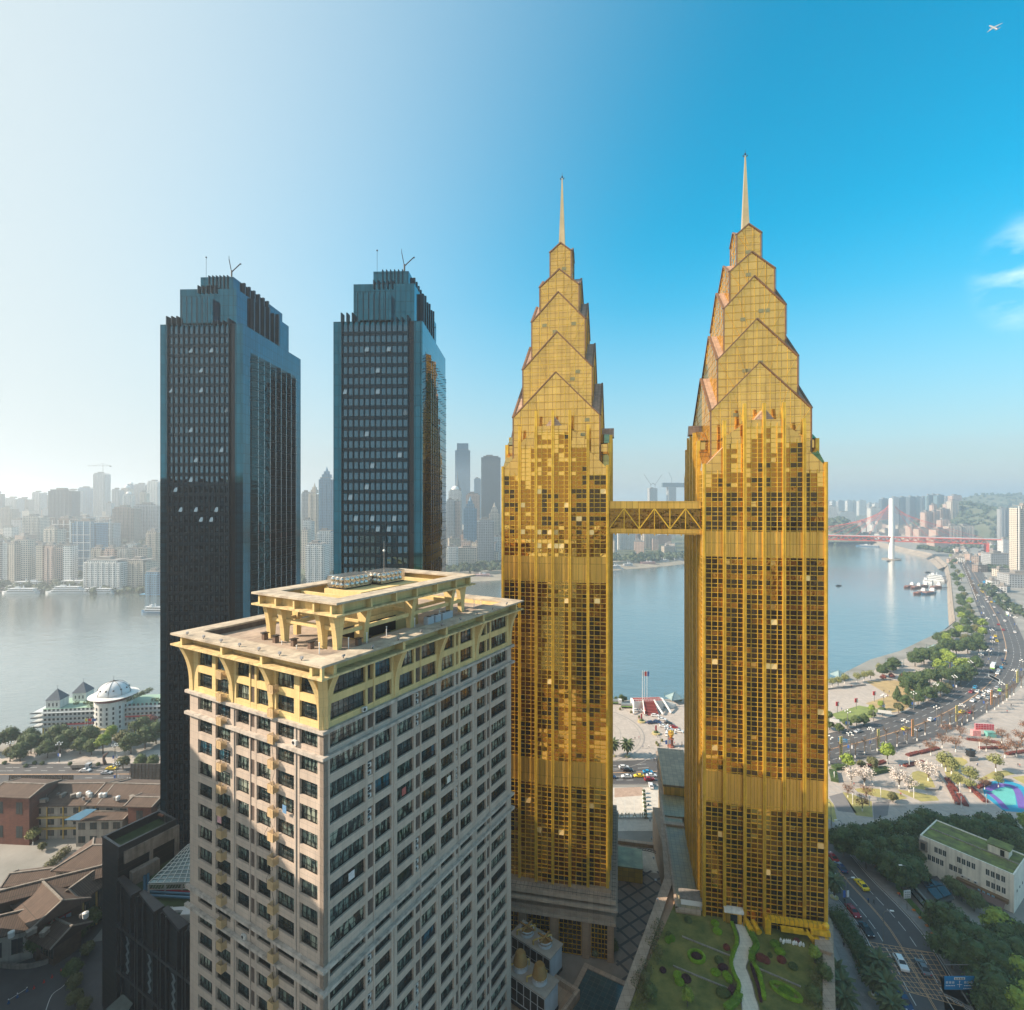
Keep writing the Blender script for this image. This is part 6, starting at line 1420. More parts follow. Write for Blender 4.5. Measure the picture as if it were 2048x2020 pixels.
me.materials.clear(); me.materials.append(mat('letter_grey', (.66,.62,.48), .5, .3, vary=.1)); lo = bpy.data.objects.new('lettering', me); C.objects.link(lo); lo.parent = rs; lo.rotation_euler = (R(90),0,0); lo.location = (0,0,.5)
gl_ = MB()
for k in range(4):          # four dense characters after the latin ones
    x0 = 13.0+k*3.1
    for j in range(4): gl_.box(x0,x0+2.2,-.1,.1,.6+j*.62,.74+j*.62)
    gl_.box(x0+.3,x0+.45,-.1,.1,.5,2.7).box(x0+1.7,x0+1.85,-.1,.1,.5,2.7); gl_.box(x0+1.0,x0+1.15,-.1,.1,1.2,2.7)
gl_.build('characters', MC['letter_grey'], rs); MB().box(-1,26,-.1,.1,.2,.35).box(-1,26,.8,.9,.9,1.0).build('rail', M_post, rs)
for i in range(7):
    p = P(1287.5+i*.6,1587+i*8.0); t = thing('planter', 'white planter box with shrub, %s of the row by the forecourt' % ordw(i), 'planter', p, 0, 'planter boxes in a row on the forecourt'); MB().box(-.6,.6,-.5,.5,0,.9).build('box', M_white, t); m = MB(); leaves(m,[(0,0,1.2,.7)],90,.2,random.Random(i)); m.ball((0,0,1.1),.5); m.build('shrub', L_mid, t)
for i, (x, y, r_, c_, s_) in enumerate(((1248,1537,.05,'white',1),(1256,1543,-.05,'black',1),(1296,1546,0,'blue',0),(1222,1556,-.05,'navy',0),(1253,1555,0,'white',0),(1278,1554,.0,'yellow',0),(1303,1553,0,'white',0),(1299,1561,.1,'red',1),(1302,1574,1.45,'white',1))):
    car(P(x,y), r_+(math.pi if i in (4,5) else 0), c_, '%s %s on the riverside road between the gold towers, %s' % (c_, 'suv' if s_ else 'taxi' if c_ == 'yellow' else 'sedan', ['upper lane at left','upper lane second','upper lane under the parapet','half hidden by the left tower','lower lane at left','lower lane second','lower lane half hidden','behind the parapet edge','parked end-on by the forecourt'][i]), 'cars between the gold towers', bool(s_))
# round plaza towards the river
struct(MB().prism([tuple(P(x,y)[:2]) for x, y in ((1000,1523),(1400,1518),(1400,1400),(1200,1408),(1000,1420))],0,.013), 'round_plaza', M_pave)
cg = P(1150,1462); arcs = MB()
for r_, w in ((36,.7),(34,.25),(44,.3),(24,.3)):
    V = [(cg.x+r_*math.cos(a), cg.y+r_*math.sin(a)*1.0) for a in [k*math.pi/40 for k in range(-30,50)]]; ribbon(V, w, .03, mb=arcs)
struct(arcs, 'plaza_ring', mat('ring_paving', (.27,.25,.23), .85, vary=.1))
tree('palm', P(1254.5,1513), 'date palm in the middle of the gap between the gold towers', 1.15); tree('palm', P(1226,1512), 'date palm half hidden by the left gold tower', 1.12)
mon = thing('flag_monument', 'white stair monument with red steps and three flagpoles on the riverbank', 'monument', P(1297,1419), R(4))
M_rs = mat('red_steps', (.30,.06,.05), .8, vary=.15); st_ = MB()
for k in range(10): st_.box(-3.2,3.2,-k*.9-.9,-k*.9,0,5-k*.5)
MB().box(-9,9,0,6,0,5).build('platform', M_white, mon); MB().box(-8.6,8.6,.3,5.7,5,5.05).build('red_floor', M_rs, mon); st_.build('steps', M_rs, mon)
bal_ = MB()
for s_ in (-1,1): bal_.beam((s_*3.4,0,5.4),(s_*5.4,-9.2,.8),.5,1.0); bal_.beam((s_*9,3,5.4),(s_*9,0,5.4),.3,.8); bal_.beam((s_*9,0,5.2),(s_*11,-7,.5),.6,1.0)
for k in range(19): bal_.box(-9+k*1.0-.06,-9+k*1.0+.06,-.1,.1,5,6)
bal_.box(-9,9,-.12,.12,6,6.15); bal_.build('balustrade', M_white, mon)
for i, (x, c_) in enumerate(((1285,'white'),(1289,'red'),(1294,'navy'))):
    p = P(x,1415); t = thing('flagpole', 'tall flagpole on the stair monument, %s of three' % ['left, with furled pale flag','middle, with red flag','right, with dark blue flag'][i], 'flagpole', (p.x,p.y,5), 0, 'three flagpoles on the stair monument'); MB().tube((0,0,0),(0,0,17),.16,.09,8).build('pole', M_white, t); MB().box(.05,1.3,-.05,.05,13.6,16.4).build('flag', mat('flag_'+c_, {'white':(.5,.55,.6)}.get(c_, (.5,.5,.5)), .7), t)
truck(P(1228,1408), math.pi-math.pi+R(-4), 'grey and green tank truck parked left of the stair monument, nearer the left tower', 'tank trucks on the plaza'); truck(P(1258,1416), R(-6), 'grey and green tank truck parked right beside the stair monument', 'tank trucks on the plaza')
cz_ = [(1273,1423,-.1,'white',1),(1283,1423,-.3,'white',0),(1294,1428,-.2,'red',0),(1310,1433,-.25,'white',1),(1324,1440,-.3,'white',0),(1337,1448,-.4,'black',0),(1348,1456,-.45,'red',0),(1358,1464,-.45,'white',0),(1302,1447,.2,'navy',1),(1315,1446,-.6,'navy',1),(1327,1454,-.3,'white',0),(1337,1460,-.3,'silver',0),(1334,1470,1.2,'white',1),(1341,1466,-.3,'white',0)]
for i, (x, y, r_, c_, s_) in enumerate(cz_): car(P(x,y), r_, c_, '%s %s on the round plaza, %s from the stair monument' % (c_, 'van' if s_ else 'car', ordw(i)), 'cars curving across the round plaza', bool(s_))
gs = thing('golden_statue', 'golden flower statue on a red stone pedestal at the plaza', 'statue', P(1342,1493)); MB().lathe((0,0,0),[(2.0,0),(1.7,.6),(1.2,.8),(1.2,3.6),(1.5,4.0)],10).build('pedestal', mat('red_stone', (.28,.10,.07), .7, vary=.15), gs); m = MB(); rr = random.Random(8)
for k in range(12):
    a = k*2.4; m.tube((0,0,4.0),(.9*math.cos(a),.9*math.sin(a),5.6+rr.random()*1.3),.25,.5,7); m.ball((1.0*math.cos(a),1.0*math.sin(a),6.0+rr.random()*1.5),.55)
m.ball((0,0,7.2),.8); m.build('flower', mat('statue_gold', (.85,.52,.10), .3, .7, vary=.15), gs)
lamp(P(1336,1503), 'tall globe lamp beside the golden statue', sc=1.4)
for i, (x, y) in enumerate(((1283,1444),(1312,1468))):
    t = thing('flower_planter', 'yellow rimmed planter with red ornament, %s one' % ['upper','lower'][i], 'planter', P(x,y), 0, 'yellow planters on the round plaza'); MB().lathe((0,0,0),[(2.0,0),(2.2,.7),(1.8,.75)],14).build('rim', mat('ring_stone',(.5,.42,.2),.8), t); m = MB(); leaves(m,[(0,0,1.1,1.2)],160,.22,random.Random(i)); m.ball((0,0,.9),1.0); m.build('plants', L_mid, t); MB().box(-.4,.4,-.1,.1,1.5,4.5).build('ornament', mat('banner_red',(.45,.03,.04),.7), t)
for i in range(6):
    x, y = ((1313,1488),(1316,1492),(1324,1483),(1240,1420),(1262,1426),(1278,1436))[i]; tag(MB().lathe((0,0,0),[(.5,0),(.7,.8),(.5,.85)],8).ball((0,0,1.0),.55).build('plant_pot', L_olive, loc=P(x,y)), 'small plant pot on the round plaza, %s one' % ['left of the lower pair','below the left one','upper right','beside the left truck','beside the right truck','above the upper yellow planter'][i], 'plant pot', 'plant pots on the round plaza')
for i, (x, y) in enumerate(((1270,1480),(1278,1478),(1298,1496),(1303,1424),(1313,1424),(1352,1494),(1356,1492),(1360,1496),(1364,1494),(1349,1489),(1358,1500),(1308,1522),(1312,1521),(1278,1441),(1315,1475),(1286,1497),(1364,1489))):
    person(P(x,y), i % 4, 'person in %s on the round plaza, %s' % (PW[i%4], ['left of a pair crossing the centre','right of a pair crossing the centre','alone near the ring line','under the stair monument at left','under the stair monument at right','just right of the golden statue','second right of the statue','third right of the statue','fourth right of the statue','behind the statue','in front of the statue group','by the road edge at left','by the road edge at right','at the upper yellow planter','at the lower yellow planter','beside the lone walker','farthest right behind the statue group'][i]), i*.9, group='people on the round plaza')
def glasstent(p, label, s=1.0):
    t = thing('glass_pavilion', label, 'pavilion', p, .3, 'pyramid glass pavilions along the river'); m = MB(); h = 6*s; w = 4*s
    for a, b in (((-w,-w),(w,-w)),((w,-w),(w,w)),((w,w),(-w,w)),((-w,w),(-w,-w))): m.tri((*a,h*.45),(*b,h*.45),(0,0,h))
    m.build('glass_roof', mat('pavilion_glass', (.32,.42,.42), .15, .3, vary=.2), t); f = MB()
    for a in ((-w,-w),(w,-w),(w,w),(-w,w)): f.beam((*a,h*.45),(0,0,h),.2,.2); f.beam((*a,0),(*a,h*.9),.2,.2); f.beam((*a,h*.9),(0,0,h*.5),.12,.12)
    f.build('frame', mat('pavilion_frame', (.13,.2,.2), .5), t)
glasstent(P(1348,1404), 'glass pyramid pavilion on the riverbank seen between the gold towers'); glasstent(P(1677,1358), 'glass pyramid pavilion right behind the right gold tower'); glasstent(P(1789,1332), 'glass pyramid pavilion in the middle of the right riverbank'); glasstent(P(1870,1303), 'glass pyramid pavilion half hidden by the big riverside trees')
ks = thing('landing_steps', 'white stair wall leading down to the landing stage', 'stairs', P(1330,1415)); MB().beam((-3,0,2.5),(5,-1,.6),.6,2).beam((-1,2.5,2.5),(7,1.5,.6),.6,2).build('side_wall', M_white, ks); m = MB()
for k in range(8): m.box(-3+k,-2+k,0,2.4,0,2.6-k*.3)
m.build('steps', M_pave, ks)
for i, (x, y, s) in enumerate(((1243,1405,.6),(1250,1404,.5),(1320,1412,.6),(1232,1404,.5),(1268,1410,.5),(1360,1405,.5))): tree('mid' if i%2 else 'dark', P(x,y), 'small round tree on the riverbank, %s' % ['left of the monument','second left of the monument','right of the monument','at the left tower edge','between the trucks','beside the glass pavilion'][i], s)
# ------------------------------------------------------------------ right side: riverside park, plaza, street
random.seed(51)
def A(x, y, z=0): return P(1640+.2112*x, 1280+.2112*y, z)      # plaza view
def B(x, y, z=0): return P(1640+.2112*x, 950+.2112*y, z)       # river view
def E(x, y, z=0): return P(1640+.2203*x, 1600+.2203*y, z)      # street view
def area(pts, name, m, f=A, z=.013, z0=0): return struct(MB().prism([tuple(f(*p)[:2]) for p in pts], z0, z), name, m)
area([(-400,1240),(60,1120),(400,1020),(800,935),(1100,860),(1400,765),(1600,660),(1800,540),(2000,380),(2600,100),(2700,1900),(-400,1900)], 'plaza', grid_mat('plaza_tile', (.44,.385,.34), (.34,.33,.32), 4.5, 4.5, lw=.25, rough=.85, vary=.12, horiz=True))
area([(-300,420),(60,430),(400,380),(560,250),(800,180),(1150,60),(1500,60),(1560,200),(1300,440),(950,620),(700,730),(300,860),(-200,1000)], 'park_paving', M_pave, z=.012)
M_tan = mat('dry_grass', (.42,.31,.15), .95, vary=.3, vs=.2, geo=True, col2=(.30,.22,.11)); M_grn = mat('park_grass', (.22,.26,.07), .95, vary=.35, vs=.15, geo=True, col2=(.13,.17,.05)); M_ygr = mat('winter_grass', (.36,.31,.11), .95, vary=.3, vs=.2, geo=True, col2=(.24,.22,.08))
area([(430,390),(720,380),(860,450),(1000,520),(900,600),(790,670),(640,690),(430,600),(660,525)], 'park_lawn', M_tan, z=.022)
area([(110,700),(370,620),(560,655),(500,730),(300,790),(180,770)], 'park_lawn', M_grn, z=.022)
for q in ([(850,1290),(880,1250),(930,1238),(1010,1260),(1060,1320),(1100,1410),(1000,1420),(850,1400),(840,1340)],[(330,1410),(400,1400),(560,1410),(760,1455),(830,1500),(700,1520),(560,1490),(360,1440)],[(730,1415),(900,1440),(1100,1480),(1130,1520),(960,1530),(780,1450)],[(215,1440),(300,1460),(490,1530),(500,1680),(340,1660)],[(1090,1130),(1260,1110),(1370,1115),(1400,1160),(1300,1240),(1430,1350),(1300,1370),(1200,1300),(1160,1180)],[(1480,1330),(1640,1245),(1760,1235),(1850,1270),(1700,1300),(1560,1330)],[(60,1480),(130,1560),(160,1700),(60,1780)],[(1820,1300),(2100,1260),(2100,1400),(1960,1380)]):
    area(q, 'plaza_lawn', M_ygr, z=.03)
area([(85,1480),(215,1445),(350,1640),(170,1620)], 'plaza_path', mat('grey_path', (.19,.18,.18), .9, vary=.1), z=.03); area([(500,1540),(660,1530),(640,1660),(510,1700)], 'plaza_path', MC['grey_path'], z=.03)
area([(1540,1400),(1620,1340),(1750,1320),(1900,1370),(2010,1450),(2010,1640),(1740,1620),(1560,1480)], 'playground', mat('play_blue', (.02,.28,.45), .8, vary=.1), z=.03)
area([(1640,1420),(1780,1390),(1840,1420),(1860,1560),(1720,1570),(1600,1470)], 'playground_centre', mat('play_teal', (.12,.45,.42), .8, vary=.1), z=.036)
struct(ribbon(smooth_pts([A(1580,1420),A(1700,1375),A(1820,1385),A(1880,1450),A(1920,1600)],4), 2.6, .043), 'playground_arc', mat('play_purple', (.16,.10,.38), .8, vary=.1)); struct(ribbon(smooth_pts([A(1590,1440),A(1680,1510),A(1760,1600)],4), 2.2, .045), 'playground_arc', MC['play_purple'])
def lowhedge(pts, w, h, lm, label, seed=1):
    t = MB(); rr = random.Random(seed); V = smooth_pts(pts, 3); bl_ = []
    for a, b in zip(V, V[1:]):
        t.beam((a.x,a.y,h*.42),(b.x,b.y,h*.42),w*.9,h*.84)
        for k in range(max(1,int((b-a).length))): c = a.lerp(b, k/max(1,int((b-a).length))); bl_.append((c.x,c.y,h*.6,w*.5))
    leaves(t, bl_, len(bl_)*26, .28, rr, 0, .8); tag(t.build('low_hedge', lm), label, 'hedge', 'clipped hedges on the plaza')
hd = [((830,1098),(935,1070)),((940,1075),(1120,1028)),((800,1200),(980,1158)),((395,1215),(500,1185)),((540,1180),(612,1155)),((1200,1318),(1285,1435)),((1215,1395),(1305,1560)),((1318,1470),(1385,1575)),((1410,1390),(1570,1540)),((1490,1400),(1600,1355)),((1395,945),(1700,978)),((1515,1030),(1770,1025)),((1765,1085),(1990,1055))]
hn = ['first of the row by the tall white trunk','second of the row by the tall white trunk','alone on the open paving below that row','at left under the yellow green trees','right of the one under the yellow green trees','upper one on the stepped path','long one on the stepped path','curved one at the foot of the stepped path','long diagonal one beside the playground','curved one at the playground corner','behind the red stage board','below the red stage board','at the right edge under brown trees']
for i, (a, b) in enumerate(hd): lowhedge([A(*a),A((a[0]+b[0])/2,(a[1]+b[1])/2+(4 if i in (7,9) else 0)),A(*b)], 2.0, 1.0, L_red if i < 9 or True else L_mid, 'rust red clipped hedge, '+hn[i], i)
for i, (a, b) in enumerate((((455,1275),(645,1235)),((130,1225),(255,1215)),((120,1255),(140,1345)))): lowhedge([A(*a),A((a[0]+b[0])/2,(a[1]+b[1])/2-3),A(*b)], 3.2, 1.8, L_dark, 'dark green clipped hedge on the plaza, '+['long one under the blossom trees','short one at the right gold tower','curved end one nearest the right gold tower'][i], 30+i)
def T_(kind, lst, f, word, where, grp, s0=1.0, zf=0):
    for i, q in enumerate(lst): tree(kind, f(q[0], q[1]), '%s, %s %s' % (word, ordw(i), where), (q[2] if len(q) > 2 else 1.0)*s0, grp)
T_('blossom', [(300,1352),(422,1378,1.15),(752,1405,1.25),(1026,1335,1.2),(845,1440,.9)], A, 'white blossoming tree', 'from the left on the plaza', 'blossom trees on the plaza', 1.15)
T_('bright', [(265,1245,1.05),(637,1172,1.25),(580,660,.7),(490,700,.7)], A, 'yellow green tree', 'counted from the gold tower on the plaza side', 'yellow green plaza trees', 1.15)
T_('olive', [(390,1215,.75),(497,1222,1.1),(1210,490,1.1),(745,690,1.15),(690,1535,.8),(1700,1330,.7)], A, 'olive brown round tree', 'in the park and plaza, numbered outwards', 'olive trees of the park and plaza')
T_('willow', [(1192,1245,1.4),(1246,1275,1.2),(1290,1390,.9),(1420,1375,1.3),(1666,1250,1.3),(1425,1440,.9),(1155,1200,1.0),(1690,1395,.8)], A, 'pale spring green tree', 'across the middle of the plaza', 'pale spring trees of the plaza')
T_('willow', [(115,452),(172,448),(232,415),(350,405),(418,390),(478,380),(560,300,.9),(640,290,.9)], A, 'yellowish willow', 'along the right riverbank promenade', 'willows along the right riverbank', 1.1)
T_('brown', [(1050,1092),(1158,1022),(1285,1060,1.1),(1575,1055),(1752,1115,1.1),(1860,1105,1.2),(1905,1000,1.1),(1722,985,1.1),(1200,900,.9),(1960,900,1.1),(1330,930,.9),(1560,1415,.7),(265,1490,.75),(440,1520,.85),(402,1622,.85)], A, 'leafless tree with brown seed clusters', 'over the plaza from the road outwards', 'brown trees over the plaza')
st_t = [(90,1170),(188,1130),(335,1118),(423,1083),(543,1052),(625,985),(731,1010),(825,980),(920,955),(996,900),(1150,822),(1232,805),(1300,828),(1345,808),(1396,770),(1451,752),(1580,690),(1655,660),(1691,632),(1735,602),(1770,573),(1800,543),(1836,523),(1906,453),(1960,410)]
T_('bare', st_t, A, 'bare street tree with whitewashed trunk', 'from the right gold tower along the plaza kerb', 'bare whitewashed street trees', 1.0)
dk = [(700,285,.9),(590,350,.8),(660,310,.8),(830,500,1.0),(880,470,1.1),(940,480,1.2),(900,250,1.1),(985,230,1.2),(1075,215,1.2),(1150,400,1.1),(1230,430,1.1),(1330,420,1.2),(1400,380,1.1),(1470,300,1.0),(1030,575,.85),(1140,535,.9),(930,615,.8),(815,635,.7),(1180,150,1.3),(1290,150,1.2),(1400,130,1.3),(1500,130,1.3),(1100,250,1.1),(1480,240,.7),(1040,430,1.1)]
T_('dark', dk, A, 'dark green tree', 'in the wooded park beside the right riverbank', 'dark trees of the riverside park', 1.3)
T_('bright', [(1130,350,1.9),(1230,290,2.1),(1330,330,1.8),(1180,240,1.9),(1290,400,1.6),(1380,300,1.5)], A, 'big yellow green crown', 'in the clump at the middle of the riverside park', 'big yellow green crowns of the park')
T_('pine', [(732,580,1.15),(830,520,.9),(940,545,1.2),(995,500,1.1),(760,400,.7)], A, 'dark conifer', 'at the tan lawn', 'conifers at the tan lawn')
T_('redshrub', [(600,375,.9),(680,365,.9),(790,370,1.0),(850,350,.9)], A, 'rust red shrub tree', 'in the bed above the tan lawn', 'rust red shrub trees')
T_('mid', [(90,850,.9),(180,880,.8),(255,830,.8),(345,815,.9),(415,810,1.0),(590,720,.8),(490,740,.7),(85,760,.8)], A, 'mid green tree', 'along the park side kerb from the gold tower', 'park side street trees', .95)
# trees between river and road going upstream
up = [(1120,1600),(1180,1570),(1260,1560),(1330,1540),(1400,1520),(1480,1500),(1540,1560),(1300,1480),(1380,1450),(1340,1400),(1390,1370),(1420,1340),(1330,1330),(1400,1290),(1350,1260),(1420,1250),(1330,1200),(1370,1170),(1340,1120),(1300,1060),(1290,1020),(1340,1000),(1270,980),(1300,940),(1260,900),(1240,860),(1270,840),(1240,800),(1260,770),(1250,745),(1500,1450),(1450,1400),(1540,1470),(1200,1620),(1480,1600),(1380,1600)]
for i, (x, y) in enumerate(up):
    k = ['dark','mid','dark','bright','dark','olive'][i%6] if i not in (6,32) else 'bright'; s = 1.55 if k in ('bright','olive') else 1.15
    tree(k, B(x,y), '%s on the narrow bank strip upstream, %s going away' % ({'dark':'dark tree','mid':'green tree','bright':'yellow green tree','olive':'olive tree'}[k], ordw(i)), s*1.1, 'trees on the upstream bank strip')
for i in range(26):
    t_ = i/25; x = 1480-190*t_; y = 1180-480*t_; tree('bare', B(x,y), 'bare poplar between bank strip and road, %s going away' % ordw(i), 1.3, 'bare poplars along the upstream road')
lp = [(262,852),(482,1035),(604,690),(888,662),(805,950),(1098,572),(1104,812),(1276,492),(1426,342),(1346,790),(1566,650),(1600,225),(1634,130),(1526,265),(1722,565),(1840,430),(286,1085),(1915,330),(90,1120)]
for i, (x, y) in enumerate(lp): lamp(A(x,y), 'globe cluster lamp with banners by the curved riverside road, %s in its line' % ordw(i), 'globe lamps along the curved road', 1.15)
for i in range(16):
    t_ = i/15; q = B(1650-330*t_, 1640-900*t_) if i % 2 else B(1850-420*t_, 1450-640*t_); lamp(q, 'globe cluster lamp upstream along the curved road, %s going away' % ordw(i), 'globe lamps upstream', 1.2)
for i, (x, y) in enumerate(((200,1095),(553,1022),(878,922),(1295,780),(1625,622),(1770,562),(1870,412))):
    p = A(x,y); t = thing('banner_pole', 'tall narrow %s banner pole along the plaza kerb, %s from the gold tower' % ('orange' if i in (2,4) else 'yellow', ordw(i)), 'banner', p, .25, 'banner poles along the plaza kerb'); MB().tube((0,0,0),(0,0,9.5),.12).build('pole', M_post, t)
    bm3 = MB().box(-.75,.75,-.1,.1,.6,9.4,0)
    for k in range(8): bm3.box(-.4,.4,-.13,.13,1.2+k,1.75+k,1)
    bm3.build('banner', [mat('banner_yellow' if i not in (2,4) else 'banner_orange', (.75,.62,.20) if i not in (2,4) else (.75,.32,.12), .7), mat('banner_mark', (.25,.28,.10), .7)], t)
# cars
cl = [(1470,455,'blue'),(1430,497,'red'),(1492,493,'white'),(1605,488,'white'),(1556,528,'white'),(1665,536,'white'),(1502,550,'white'),(1447,582,'white'),(1050,762,'white'),(928,856,'silver'),(808,848,'yellow'),(360,872,'silver'),(1345,690,'yellow'),(1756,105,'white'),(1730,192,'navy'),(1740,226,'black'),(1716,266,'blue'),(1692,295,'white'),(1626,306,'black'),(1680,321,'white'),(1672,462,'silver'),(1705,482,'green'),(1420,690,'red'),(1590,560,'silver')]
def road_dir(p):
    b = min(range(len(ROAD)-1), key=lambda i: (ROAD[i]-Vector(p[:2])).length); d = ROAD[b+1]-ROAD[b]; return math.atan2(d.y, d.x)
for i, (x, y, c_) in enumerate(cl):
    p = A(x,y); car(p, road_dir(p)+(math.pi if i%2 else 0), c_, '%s %s on the road bend beside the plaza, %s in its queue' % (c_, 'taxi' if c_ == 'yellow' else 'car', ordw(i)), 'cars on the road bend', i%4 == 0, sc=1.05)
cu_ = [(1690,1420,'red'),(1735,1470,'red'),(1750,1385,'white'),(1650,1332,'white'),(1685,1310,'navy'),(1650,1255,'white'),(1590,1205,'white'),(1622,1206,'yellow'),(1572,1182,'white'),(1590,1155,'white'),(1560,1160,'silver'),(1605,1132,'white'),(1541,1112,'yellow'),(1528,1100,'yellow'),(1556,1090,'yellow'),(1520,1076,'white'),(1515,1060,'white'),(1505,1045,'yellow'),(1532,1040,'yellow'),(1445,1000,'white'),(1440,985,'blue'),(1425,960,'silver'),(1420,940,'white'),(1410,920,'silver'),(1405,900,'white'),(1395,880,'white'),(1380,815,'yellow'),(1660,1530,'yellow'),(1675,1575,'yellow'),(1845,1492,'white'),(1370,780,'white'),(1350,765,'white')]
for i, (x, y, c_) in enumerate(cu_):
    p = B(x,y); car(p, road_dir(p), c_, '%s %s upstream on the curved road, %s going away' % (c_, 'taxi' if c_ == 'yellow' else 'car', ordw(i)), 'cars upstream on the curved road', sc=1.15)
p = A(1640,262); bus(p, road_dir(p)+math.pi, 'green and white bus waiting at the zebra crossing'); p = B(1775,1327); bus(p, road_dir(p), 'green and white bus in the middle of the curved road'); 
for i, (x, y) in enumerate(((1658,1206),(1553,1025),(1430,830))):
    p = B(x,y); t = thing('delivery_truck', 'blue box truck on the curved road, %s going away' % ordw(i), 'truck', p, road_dir(p), 'blue trucks on the curved road'); MB().box(-4,2,-1.2,1.2,.9,3.3).build('cargo_box', mat('box_blue', (.02,.30,.60), .5), t); MB().box(2.2,3.9,-1.1,1.1,.5,2.5).build('cab', PAINT['white'], t); MB().box(3.3,3.93,-1,1,1.5,2.3).build('windscreen', M_cglass, t)
zc = MB()
for k in range(12): a = A(1600+k*8.6,322+k*4.4); b = A(1604+k*8.6,350+k*4.4); zc.beam((a.x,a.y,.04),(b.x,b.y,.04),.9,.01)
struct(zc, 'zebra_crossing', M_line)
# stage board, statue, gantry signs
sg_ = thing('stage_board', 'red festival board above small pink and teal booths on the plaza', 'stage', A(1470,900), -.12); MB().box(0,9,0,.5,2.9,6.0).build('board', grid_mat('board_red', (.62,.03,.06), (.75,.40,.42), 1.3, 1.0, lw=.18, rough=.7, vary=.3), sg_); MB().box(-2,1.8,-1.4,.6,0,2.8).build('pink_booth', mat('booth_pink', (.70,.30,.30), .7, vary=.3, vs=1), sg_); MB().box(4.2,8.4,-2.6,.0,0,2.7).build('teal_booth', mat('booth_teal', (.15,.42,.38), .7, vary=.3, vs=1), sg_); MB().box(.2,.4,.1,.4,0,3).box(8.6,8.8,.1,.4,0,3).build('legs', M_post, sg_)
stt = thing('plaza_statue', 'dark block statue on a stone plinth beside the pale trees', 'statue', A(1425,1130), .2); MB().box(-2.6,2.6,-1.6,1.6,0,1.6).build('plinth', M_kerb, stt); MB().box(-1.4,1.4,-1,1,1.6,4.2).box(-1.8,1.8,-1.2,1.2,4.2,4.6).box(-1.8,-1.5,-1.2,1.2,2.6,3.1).box(1.5,1.9,-1.2,1.2,2.6,3.1).ball((0,0,4.9),.45).build('figure', mat('bronze_dark', (.035,.035,.035), .4, .3), stt)
def gantry(p, rz, L_, label, colr, z=5.2):
    t = thing('road_sign', label, 'road sign', p, rz); MB().tube((0,0,0),(0,0,z+1.6),.16,.13).tube((0,0,z+.8),(L_,0,z+.8),.1,.1).build('post', M_post, t); bd = MB().box(L_*.25,L_,-.2,-.1,z,z+1.7).build('board', colr, t); return t, bd
gantry(A(505,770), -.35, 8.5, 'white backed gantry sign over the park side kerb', M_white); gantry(A(60,860), -.35, 6, 'white backed sign peeping out behind the right gold tower', M_white)
def text(body, size, m, parent, loc, rot, ext=.01):
    cu = bpy.data.curves.new('t', 'FONT'); cu.body = body; cu.size = size; cu.extrude = ext; cu.align_x = 'CENTER'; to = bpy.data.objects.new('t', cu); C.objects.link(to); dg = bpy.context.evaluated_depsgraph_get(); me = bpy.data.meshes.new_from_object(to.evaluated_get(dg)); bpy.data.objects.remove(to); me.materials.clear(); me.materials.append(m); o = bpy.data.objects.new('lettering', me); C.objects.link(o); o.parent = parent; o.location = loc; o.rotation_euler = rot; return o
M_sblue = mat('sign_blue', (.01,.20,.45), .5, vary=.05); 
t, bd = gantry(A(290,1075), math.pi-.4, 5.2, 'small blue direction sign on a post by the plaza kerb', M_sblue, 5.0)
mk2 = MB().box(1.8,3.8,.0,.02,5.3,5.4).box(2.0,4.4,.0,.02,5.8,5.9).box(2.2,4.0,.0,.02,6.2,6.3); mk2.T = None; mk2.build('sign_lines', M_white, bd)
# stone terrace and people
ppl = [(300,1365),(322,1385),(498,1392),(727,1080),(945,1030),(758,1210),(775,1218),(706,1295),(730,1290),(765,1480),(1485,1195),(1493,1195),(1875,1200),(1893,1205),(1528,690),(1200,775),(1810,630),(1772,690),(580,1075),(205,665),(225,455),(300,450),(390,435),(655,500),(605,495),(1045,960),(330,1175),(345,1165),(1955,1210),(640,540)]
for i, (x, y) in enumerate(ppl): person(A(x,y), i%4, 'person in %s on the right plaza or park, %s from the tower side by path' % (PW[i%4], ordw(i)), i*1.3, group='people on the right plaza and park')
bn = MB().beam((A(1000,1420).x,A(1000,1420).y,.4),(A(1110,1420).x,A(1110,1420).y,.4),.9,.8).beam((A(1110,1420).x,A(1110,1420).y,.4),(A(1125,1385).x,A(1125,1385).y,.4),.9,.8); tag(bn.build('stone_bench', M_kerb), 'long curved stone bench at the yellow lawn', 'bench')
bn = MB().beam((A(1100,1240).x,A(1100,1240).y,.4),(A(1290,1560).x,A(1290,1560).y,.4),.6,.8); tag(bn.build('path_wall', M_kerb), 'low stone wall along the stepped path', 'wall')
q1, q2 = A(-200,500), A(430,430); bn = MB().beam((q1.x,q1.y,.5),(q2.x,q2.y,.5),.5,1.0); tag(bn.build('river_parapet', M_kerb), 'stone parapet along the right riverside promenade', 'wall')
for i, (x, y) in enumerate(((165,690),(343,655),(515,585))):
    t = thing('light_box', 'red and white light box on the park lawn edge, %s from the gold tower' % ordw(i), 'sign', A(x,y), .1, 'light boxes on the park lawn'); MB().box(-.1,.1,-.1,.1,0,4).build('post', M_post, t); MB().box(-.9,.9,-.2,.2,4,6.4).build('box', mat('banner_red',(.45,.03,.04),.7), t); MB().box(.2,.8,-.24,-.2,4.2,6.2).build('panel', M_white, t)
